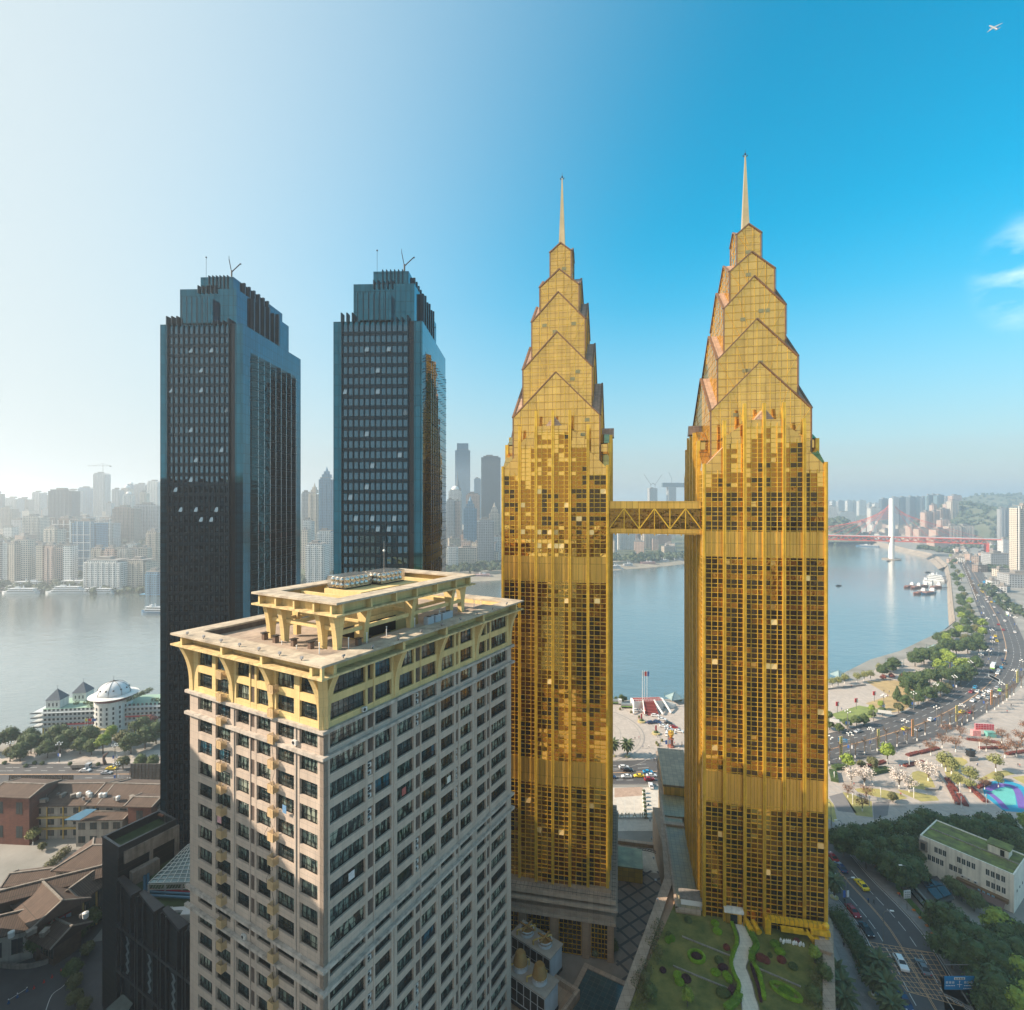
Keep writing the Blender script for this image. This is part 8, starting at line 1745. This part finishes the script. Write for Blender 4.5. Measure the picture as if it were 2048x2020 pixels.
# right hand skyline
def farR(x0,x1,yt,Y,k,lb,**kw): return fb(1640+.2112*x0,1640+.2112*x1,950+.2112*yt,Y,k,lb,base=0,**kw)
RL = [(75,110,243,3600,'cream'),(112,160,245,3550,'white'),(175,235,243,3500,'grey'),(260,310,240,3400,'white'),(315,345,243,3400,'beige'),(370,440,241,3300,'white'),(465,515,266,3200,'grey'),(518,575,268,3000,'white'),(588,648,222,2700,'dark'),(690,750,210,2600,'grey'),(762,840,208,2600,'teal'),(850,910,204,2550,'dark'),(914,966,204,2550,'teal'),(972,1016,208,2500,'dark'),(1020,1064,190,2400,'teal'),(1068,1110,184,2400,'dark'),(1114,1180,188,2350,'teal'),(1186,1250,210,2500,'grey'),(1256,1346,190,2300,'pink')]
for i, (x0,x1,yt,Y,k) in enumerate(RL): farR(x0,x1,yt,Y,k,'%s high-rise of the distant right skyline, %s from the left' % ({'dark':'dark blue','teal':'blue grey'}.get(k,k), ordw(i)), grp='high-rises of the right skyline')
for x0,x1,yt,Y,k,lb in ((78,165,296,2300,'white','white twin shafted tower at the water right of the gold tower'),(483,585,310,2200,'white','white grey block left of the bridge pylon'),(170,340,350,2600,'white','long flat white depot roofline left of the pylon'),(1245,1320,240,1900,'cream','tall cream tower right of the pink cluster'),(1195,1245,268,1950,'pink','pink tower behind the cream one'),(1065,1115,278,1900,'pink','pointed pink tower in the cluster'),(995,1068,345,1750,'pink','left slab of the big pink residential pair'),(1070,1146,345,1750,'pink','right slab of the big pink residential pair'),(1150,1240,322,1800,'brown','brown tower right of the big pink pair'),(1150,1232,420,1650,'pink','lower pink block under the brown tower'),(1228,1345,478,1550,'cream','left half of the long cream slab above the bridge'),(1347,1462,480,1550,'cream','right half of the long cream slab above the bridge'),(860,950,482,1650,'pink','low pink block left of the pink cluster'),(940,1050,505,1600,'pink','lower terrace of pink blocks over the bridge deck'),(1100,1240,510,1500,'pink','pink block crossing behind the bridge deck'),(497,545,466,1900,'white','small white block under the stay cables'),(545,585,440,1950,'cream','small cream block under the stay cables'),(1082,1222,592,1400,'pink','pink block below the bridge deck'),(1232,1290,470,1700,'brown','brown infill block behind the cream slab'),(1710,1762,315,1700,'grey','grey hillside flats, left, right of the wooded hill'),(1765,1815,325,1700,'grey','grey hillside flats, right, right of the wooded hill'),(1735,1812,608,1250,'white','white villa block at the bridge end')): farR(x0,x1,yt,Y,k,lb)
t = fb(2036,2100,1012,880,'cream','tall cream apartment tower at the right edge of the photo',base=0,rz=0,dep=16); w = 64*880/F; m = MB()
for i in range(5): m.box(-w/2+i*w/4-.5,-w/2+i*w/4+.5,-2.2,-1.2,0,116)
m.build('pale_rib', M_white, t)
t = fb(1984,2024,1108,985,'grey','grey office block with flat framed roof beside the cream tower',base=0,rz=-.15)
t = fb(2024,2090,1150,760,'grey','long low grey market roof at the right edge',base=0,rz=-.2)
rn = random.Random(77)
ls = sorted([(rn.uniform(1905,2060), rn.uniform(1090,1128)) for _ in range(34)]+[(rn.uniform(1960,2060), rn.uniform(1130,1160)) for _ in range(8)]+[(rn.uniform(1990,2060), rn.uniform(1170,1200)) for _ in range(3)])
for i, (px, py) in enumerate(ls):
    p = P(px, py); w = rn.uniform(9,20); h = rn.uniform(6,15)
    fb(px-w/2*F/p.y, px+w/2*F/p.y, HY+(H-h)/p.y*F, p.y, rn.choice(['white','cream','pink','brown','grey']), 'small low house in the old streets right of the curved road, %s from the left' % ordw(i), grp='old street houses', base=0, fancy=False, rz=rn.uniform(-.6,.6), dep=12)
ls = sorted([(rn.uniform(1660,1900), rn.uniform(1700,2300)) for _ in range(40)])
for i, (px, Y) in enumerate(ls):
    h = rn.uniform(8,22)+max(0,(Y-1700)*.05); w = rn.uniform(14,34)
    fb(px-w/2*F/Y, px+w/2*F/Y, HY+(H-h)/Y*F, Y, rn.choice(['white','cream','pink','brown','beige']), 'small house below the right skyline, %s from the left' % ordw(i), grp='houses below the right skyline', base=0, fancy=False, rz=rn.uniform(-.6,.6), dep=14)
# wooded hill at the right and woods of the banks
def mound(cx, cyy, rx, ry, h, name='hills'):
    m = MB(); n = 22; vs = []
    for j in range(n+1):
        for i in range(n+1):
            u, v = i/n*2-1, j/n*2-1; r = math.sqrt(u*u+v*v); z = h*max(0,1-r*r)*(1+.25*mnoise.noise(Vector((u*2.5+cx,v*2.5,1)))) if r < 1 else -1; vs.append((cx+u*rx, cyy+v*ry, z))
    m.add(vs, [(j*(n+1)+i, j*(n+1)+i+1, (j+1)*(n+1)+i+1, (j+1)*(n+1)+i) for j in range(n) for i in range(n)])
    o = struct(m, name, mat('hill_ground', (.13,.135,.085))); return lambda u, v: h*max(0,1-(u*u+v*v))*(1+.25*mnoise.noise(Vector((u*2.5+cx,v*2.5,1))))
L_far = leafmat('leaf_far', (.06,.085,.035), (.028,.048,.022))
def hillwood(cx, cyy, rx, ry, h, n, label, seed, size=6):
    f_ = mound(cx, cyy, rx, ry, h); m = MB(); rr = random.Random(seed); bl_ = []
    for _ in range(n):
        a = rr.uniform(0,6.28); r = math.sqrt(rr.random())*.97; u, v = r*math.cos(a), r*math.sin(a)
        if v > .45: continue
        bl_.append((cx+u*rx, cyy+v*ry, f_(u,v)+rr.uniform(2,6), rr.uniform(7,13)))
    leaves(m, bl_, n*16, 3.2, rr, 0, .7)
    for b in bl_: m.ball(b[:3], b[3]*.72, 0, 6, 4)
    tag(m.build('woodland', L_far), label, 'woodland', kind='stuff')
hillwood(1672,1930,190,300,108,420,'dark woods covering the hill right of the pink cluster',1)
hillwood(2680,2900,420,350,165,260,'far wooded ridge at the right edge',2)
hillwood(1080,1800,90,130,62,140,'small wooded knoll behind the bridge pylon',3)
def strip(pts, n, w, label, seed, zf=None, r=(5,9)):
    m = MB(); rr = random.Random(seed); V = smooth_pts([(p.x,p.y) for p in pts], 6); bl_ = []
    for _ in range(n):
        i = rr.randrange(len(V)-1); c = V[i].lerp(V[i+1], rr.random()); d = (V[i+1]-V[i]).normalized(); q = c+Vector((-d.y,d.x))*rr.uniform(-w/2,w/2); z = th(q.x,q.y) if zf is None else zf; bl_.append((q.x,q.y,z+rr.uniform(3,7),rr.uniform(*r)))
    leaves(m, bl_, n*22, 2.2, rr, 0, .7)
    for b in bl_: m.ball(b[:3], b[3]*.7, 0, 6, 4)
    tag(m.build('woodland', L_far), label, 'woodland', kind='stuff')
strip([PD(x,Y) for x, Y in ((-60,790),(60,800),(150,800),(200,805))], 110, 34, 'belt of trees on the far left quay', 4, None)
strip([PD(x,Y) for x, Y in ((190,780),(240,790),(330,800))], 50, 26, 'belt of trees beside the blue roofed shed', 5, None)
strip([PD(x,Y) for x, Y in ((600,860),(670,880))], 40, 40, 'trees on the far quay between the dark towers', 6, None)
strip([PD(x,Y) for x, Y in ((890,960),(950,970),(1005,990))], 90, 50, 'trees on the far quay left of the gold towers', 7, None)
strip([PD(x,Y) for x, Y in ((1215,1130),(1290,1170),(1370,1230))], 110, 60, 'trees on the far quay between the gold towers', 8, None)
strip([B(960,700),B(1080,712),B(1200,735),B(1250,700)], 90, 30, 'trees behind the right embankment below the bridge', 9, 0, (4,7))
strip([B(1480,700),B(1600,640),B(1740,600),B(1800,560)], 120, 90, 'trees at the bridge end', 10, 0, (6,10))
strip([B(1600,900),B(1700,920),B(1800,900)], 50, 22, 'brown green trees before the grey office block', 11, 0, (4,7))
strip([P(1965,1175),P(2010,1210),P(2050,1240)], 40, 16, 'park trees right of the curved road', 12, 0, (3,5))
strip([PD(x,Y) for x, Y in ((0,1000),(120,1050),(300,1000))], 160, 300, 'scattered trees on the far left hillside', 13, None, (6,10))
strip([PD(x,Y) for x, Y in ((1500,1600),(1640,1900))], 120, 300, 'scattered trees on the far bank upstream', 14, None, (6,11))
# rocky foreshore
fs_ = MB(); V = smooth_pts([(p.x,p.y) for p in fxy], 3)
for a, b in zip(V, V[1:]):
    d = (b-a).normalized(); n = Vector((-d.y,d.x)); fs_.quad((*(a-n*6),ZW-.3),(*(b-n*6),ZW-.3),(*(b+n*34),ZW+5.5),(*(a+n*34),ZW+5.5)); fs_.quad((*(a+n*34),ZW+5.5),(*(b+n*34),ZW+5.5),(*(b+n*36),ZW+11),(*(a+n*36),ZW+11)); fs_.quad((*(a+n*36),ZW+11),(*(b+n*36),ZW+11),(*(b+n*60),ZW+11),(*(a+n*60),ZW+11))
struct(fs_, 'foreshore', mat('foreshore_sand', (.34,.29,.22), .95, vary=.35, vs=.03, geo=True, col2=(.20,.18,.14)))
# bridge
d0 = Vector((1042,1157)); d1 = Vector((768,1302)); dv = (d1-d0).normalized(); Lb = (d1-d0).length+330; rz = math.atan2(dv.y,dv.x)
br = thing('cable_stayed_bridge', 'red truss bridge with white pylon crossing the river at the right', 'bridge', (d0.x,d0.y,0), rz)
M_bred = mat('bridge_red', (.62,.09,.055), .5, vary=.1); M_pyl = mat('pylon_white', (.78,.78,.76), .6, vary=.05)
MB().box(-10,Lb,-11,11,43.2,44.0).build('road_deck', mat('deck_grey', (.45,.45,.45), .8), br); MB().box(-10,Lb,-12,12,41.4,43.1).build('deck_edge', M_bred, br)
m = MB(); n = int(Lb/15)
for s_ in (-9,9):
    m.beam((10,s_,32.5),(Lb,s_,32.5),1.6,1.5)
    for k in range(n): x = 10+k*15; m.beam((x,s_,32.8),(x+7.5,s_,41.5),1.2,1.2); m.beam((x+7.5,s_,41.5),(x+15,s_,32.8),1.2,1.2)
m.box(10,Lb,-8,8,31.8,32.4); m.build('truss', M_bred, br)
pb_ = P(1780,1117,ZW); pl2 = Vector((pb_.x,pb_.y))-d0; xp = pl2.dot(dv)
m = MB(); n = 16
pr = [(6.0,-10,10.5),(5.8,20,12),(5.6,43,13),(5.3,90,10),(5.0,131,8.5)]
for (w0,z0,t0),(w1,z1,t1) in zip(pr, pr[1:]):
    m.lathe((xp,0,0),[(1,z0),(1.0,z1)],1) if False else None
    vs = []
    for z, w, t in ((z0,w0,t0),(z1,w1,t1)):
        for i in range(n): a = 2*math.pi*i/n; vs.append((xp+w*math.cos(a), t*math.sin(a), z))
    m.add(vs, [(i,(i+1)%n,n+(i+1)%n,n+i) for i in range(n)]+[tuple(range(n,2*n))])
m.build('pylon', M_pyl, br, smooth=False); MB().lathe((xp,0,0),[(19,-10),(19,-8.2),(15,-8)],18,sy=1.4).build('pile_cap', M_quay, br)
for s_ in (-1,1):
    for k in range(9): 
        x = xp+s_*(45+k*24)
        if 0 < x < Lb: MB().tube((xp,0,126-k*5),(x,0,44),0.28,.28,4,0,False).build('stay_cable', M_bred, br)
for x in (12,): 
    m = MB().box(x-2,x+2,-10,-6,0,32).box(x-2,x+2,6,10,0,32).beam((x,-8,16),(x,8,26),1.5,1.5).beam((x,8,16),(x,-8,26),1.5,1.5); m.build('pier', M_bred, br)
# boats
M_hull = mat('hull_white', (.60,.62,.64), .5, vary=.08); M_hb = mat('hull_blue', (.04,.14,.26), .5, vary=.1); M_rust = mat('hull_rust', (.24,.09,.06), .8, vary=.35, vs=.2)
def hullmb(L_, Wd, h, sheer=1.2):
    m = MB(); st = [(-.5,.8,0),(-.3,1,0),(.2,1,0),(.38,.7,.4),(.5,.06,1)]; vs = []
    for x, w, s_ in st:
        for sg in (-1,1): vs += [(x*L_, sg*w*Wd/2*.8, -.6),(x*L_, sg*w*Wd/2, h+s_*sheer)]
    fs = []
    for i in range(4):
        a = i*4; b = a+4; fs += [(a,b,b+1,a+1),(a+2,a+3,b+3,b+2),(a+1,b+1,b+3,a+3)]
    fs += [(0,1,3,2),(16,18,19,17)]; m.add(vs, fs); return m
def ferry(p, rz, L_, label, decks=3, hull=None, grp=None, color=None):
    t = thing('passenger_boat', label, 'boat', (p[0],p[1],ZW), rz, grp); W_ = L_*.2; hullmb(L_, W_, 2.2).build('hull', hull or M_hull, t); m = MB(); wn_ = MB()
    for k in range(decks):
        s_ = 1-.13*k; x0, x1 = -L_*.47*s_, L_*.30*s_; z = 2.2+k*2.7; m.box(x0,x1,-W_*.42*s_,W_*.42*s_,z,z+2.3); m.box(x0-1,x1+1.4,-W_*.5*s_,W_*.5*s_,z+2.3,z+2.7); wn_.box(x0+.6,x1-.6,-W_*.42*s_-.06,W_*.42*s_+.06,z+.8,z+1.7)
    m.build('decks', color or M_hull, t); wn_.build('windows', M_wing, t); z = 2.2+decks*2.7; MB().box(0,L_*.12,-1.6,1.6,z,z+2.2).tube((-L_*.1,0,z),(-L_*.1,0,z+4),.8,.6).tube((L_*.05,0,z+2),(L_*.05,0,z+6),.12).build('bridge_deck', M_hull, t)
def W_(px, py): return P(px, py, ZW)
bs = [((40,1187),0,52,'white three deck cruise boat at the left edge of the far quay',2),((62,1180),.05,70,'large grey blue floating hotel boat on the far left quay',4),((131,1187),.0,58,'white sleek cruise yacht in the middle of the far left quay',3),((165,1178),.03,95,'long four deck cruise ship behind the sleek yacht',4),((193,1187),.0,52,'white motor yacht right of the sleek cruise yacht',2),((233,1184),.05,26,'small white launch moored among the yachts',1),((287,1180),.05,46,'blue white river ferry near the left dark tower',2)]
for i, ((x,y),r_,L_,lb,dk_) in enumerate(bs): ferry(W_(x,y), r_+(math.pi if i in (0,2,4) else 0), L_, lb, dk_, hull=M_hb if 'blue' in lb else None)
ferry(W_(306,1226), math.pi-.1, 30, 'blue hulled ferry under way left of the dark tower', 2, hull=M_hb)
for i, (x, y, L_, c_) in enumerate(((885,1156,40,'red'),(925,1156,46,'red'),(965,1157,44,'red'),(625,1152,34,'white'),(655,1150,30,'blue'),(1232,1139,30,'white'),(1258,1135,26,'white'),(1298,1131,44,'red'),(1330,1127,30,'white'),(1358,1124,26,'white'))):
    ferry(W_(x,y), .12, L_, '%s trimmed moored boat along the far quay, %s from the left dark tower side' % (c_, ordw(i)), 2, hull={'red':M_rust,'blue':M_hb,'white':M_hull}[c_], grp='boats along the middle of the far quay', color=mat('deck_pinkish', (.62,.40,.38), .7) if c_ == 'red' else None)
def barge(p, rz, L_, label, load=True, hull=None):
    t = thing('barge', label, 'barge', (p[0],p[1],ZW), rz, 'moored sand barges'); W2 = L_*.26; hullmb(L_, W2, 2.0, .8).build('hull', hull or M_rust, t); MB().box(-L_*.32,L_*.3,-W2*.38,W2*.38,2.0,3.2).build('cargo_hold', mat('hold_brown', (.26,.13,.10), .9, vary=.4, vs=.3), t); MB().box(-L_*.48,-L_*.34,-W2*.35,W2*.35,2,5.6).box(-L_*.46,-L_*.36,-W2*.25,W2*.25,5.6,7.6).build('cabin', M_hull, t); MB().box(-L_*.47,-L_*.35,-W2*.36,W2*.36,4,4.8).build('windows', M_wing, t)
for i, (x, y, L_, lb) in enumerate(((840,1065,26,'leftmost sand barge of the moored raft'),(905,1072,26,'second sand barge of the moored raft'),(970,1062,26,'third sand barge of the moored raft'),(940,1125,30,'near left sand barge of the moored raft'),(1020,1125,34,'near sand barge with blue bow of the moored raft'),(1090,1070,30,'sand barge under the white workboat'))): barge(B(x,y,ZW), math.pi+.5, L_, lb, hull=M_hb if 'blue' in lb else None)
ferry(B(1085,1000,ZW), 1.9, 34, 'white three deck workboat with red roof at the barge raft', 3); ferry(B(1020,1020,ZW), 1.7, 18, 'small white tug beside the workboat', 1)
for i, (x, y) in enumerate(((1160,1020),(1175,1075),(1165,970))):
    q1, q2 = B(x-25,y,ZW), B(x+70,y+2,ZW); tag(MB().beam((q1.x,q1.y,ZW+1),(q2.x,q2.y,ZW+1.4),2.2,.8).beam((q1.x,q1.y,ZW+2.4),(q2.x,q2.y,ZW+2.8),.2,.2).build('gangway', M_dark), 'dark floating gangway from the raft to the bank, %s' % ['middle','nearest','farthest'][i], 'gangway')
for i, (x, y, lb) in enumerate(((177,1052,'tiny dark boat alone in the middle of the river'),(1022,926,'tiny dark boat left above the barge raft'),(650,818,'tiny boat below the bridge pylon'))): o_ = hullmb(9,2.6,1.1); o_.box(-2.5,1,-.9,.9,1.1,2.3); tag(o_.build('small_boat', M_dark, loc=(*B(x,y,ZW)[:2],ZW)), lb, 'boat')
for i, (x, y) in enumerate(((280,645),(380,650),(450,678))): 
    q = B(x,y,ZW); ferry(q, 2.3, 60, 'blue cargo boat moored at the embankment upstream, %s from the left' % ordw(i), 1, hull=M_hb, grp='cargo boats at the upstream embankment')
# airliner high in the corner of the sky
ap = thing('airliner', 'small white airliner banking in the top right corner of the sky', 'airplane', (PD(1987,860,0).x, 860, zat(55,860)), 0)
ap.rotation_euler = (R(60), R(-22), R(-24)); ap.scale = (.62,.62,.62); fu = MB(); fu.lathe((0,0,0),[(.05,-19),(1.0,-16.5),(1.9,-11),(2.0,-4),(2.0,10),(1.6,15),(.7,18),(.05,19)],14); fu.v = [(x,z,y) for x,y,z in fu.v]; fu.f = [f[::-1] for f in fu.f]; M_air = mat('airliner_white', (.22,.25,.28), .3, vary=0); fu.build('fuselage', M_air, ap, smooth=True)
for s_ in (-1,1):
    MB().add([(s_*1.5,4,-.6),(s_*1.5,-2.5,-.6),(s_*17,-6,.8),(s_*17,-4.4,.8),(s_*1.5,4,-.2),(s_*1.5,-2.5,-.2),(s_*17,-6,.95),(s_*17,-4.4,.95)],[(0,1,2,3),(7,6,5,4),(0,4,5,1),(1,5,6,2),(2,6,7,3),(3,7,4,0)]).build('wing', M_air, ap)
    MB().add([(s_*.8,-14,.4),(s_*.8,-17,.4),(s_*6.2,-18,1),(s_*6.2,-16.8,1),(s_*.8,-14,.6),(s_*.8,-17,.6),(s_*6.2,-18,1.1),(s_*6.2,-16.8,1.1)],[(0,1,2,3),(7,6,5,4),(0,4,5,1),(1,5,6,2),(2,6,7,3),(3,7,4,0)]).build('tailplane', M_air, ap); MB().tube((s_*5.4,3.2,-1.3),(s_*5.4,-.6,-1.3),1.05,.8,10).build('engine', M_rim, ap)
MB().add([(-.15,-13.5,1.6),(-.15,-17.6,1.6),(-.15,-19,7),(-.15,-17,7),(.15,-13.5,1.6),(.15,-17.6,1.6),(.15,-19,7),(.15,-17,7)],[(0,1,2,3),(7,6,5,4),(0,4,5,1),(1,5,6,2),(2,6,7,3),(3,7,4,0)]).build('tail_fin', mat('tail_blue', (.05,.12,.35), .4), ap)
# city ground behind the viewpoint, so that the glass facades mirror a town and not a bare plain
rb_ = random.Random(5)
for i in range(26):
    x = rb_.uniform(-190,330); y = rb_.uniform(-420,-60); w = rb_.uniform(18,34); h = rb_.uniform(45,118); t = thing('city_block', 'town block behind the viewpoint, %s from the west' % ordw(i), 'building', (x,y,0), rb_.uniform(-.5,.5), 'town blocks behind the viewpoint'); MB().box(-w/2,w/2,-w/3,w/3,0,h).build('wall', fmat(rb_.choice(['cream','beige','grey','brown','white'])), t); MB().box(-w/2,w/2,-w/3,w/3,h,h+1.2).box(-4,4,-3,3,h+1.2,h+5).build('roof', M_froof, t)
# prototypes never placed are removed
for o in list(bpy.data.objects):
    if o.parent is None and o.type == 'EMPTY' and 'label' not in o:
        for c in list(o.children_recursive): bpy.data.objects.remove(c)
        bpy.data.objects.remove(o)
# ------------------------------------------------------------------ haze over the river and city
hz = MB().box(-9200,9200,-700,9300,-14,232).build('haze', bpy.data.materials.new('haze_air'))
hm = hz.data.materials[0]; hm.use_nodes = True; nt = hm.node_tree; nt.nodes.clear()
out = nt.nodes.new('ShaderNodeOutputMaterial'); pv = nt.nodes.new('ShaderNodeVolumePrincipled')
pv.inputs['Color'].default_value = (.82, .91, 1.0, 1); pv.inputs['Density'].default_value = 0.00029; pv.inputs['Anisotropy'].default_value = .5
nt.links.new(pv.outputs[0], out.inputs['Volume']); tag(hz, kind='stuff')
hz.display_type = 'WIRE'
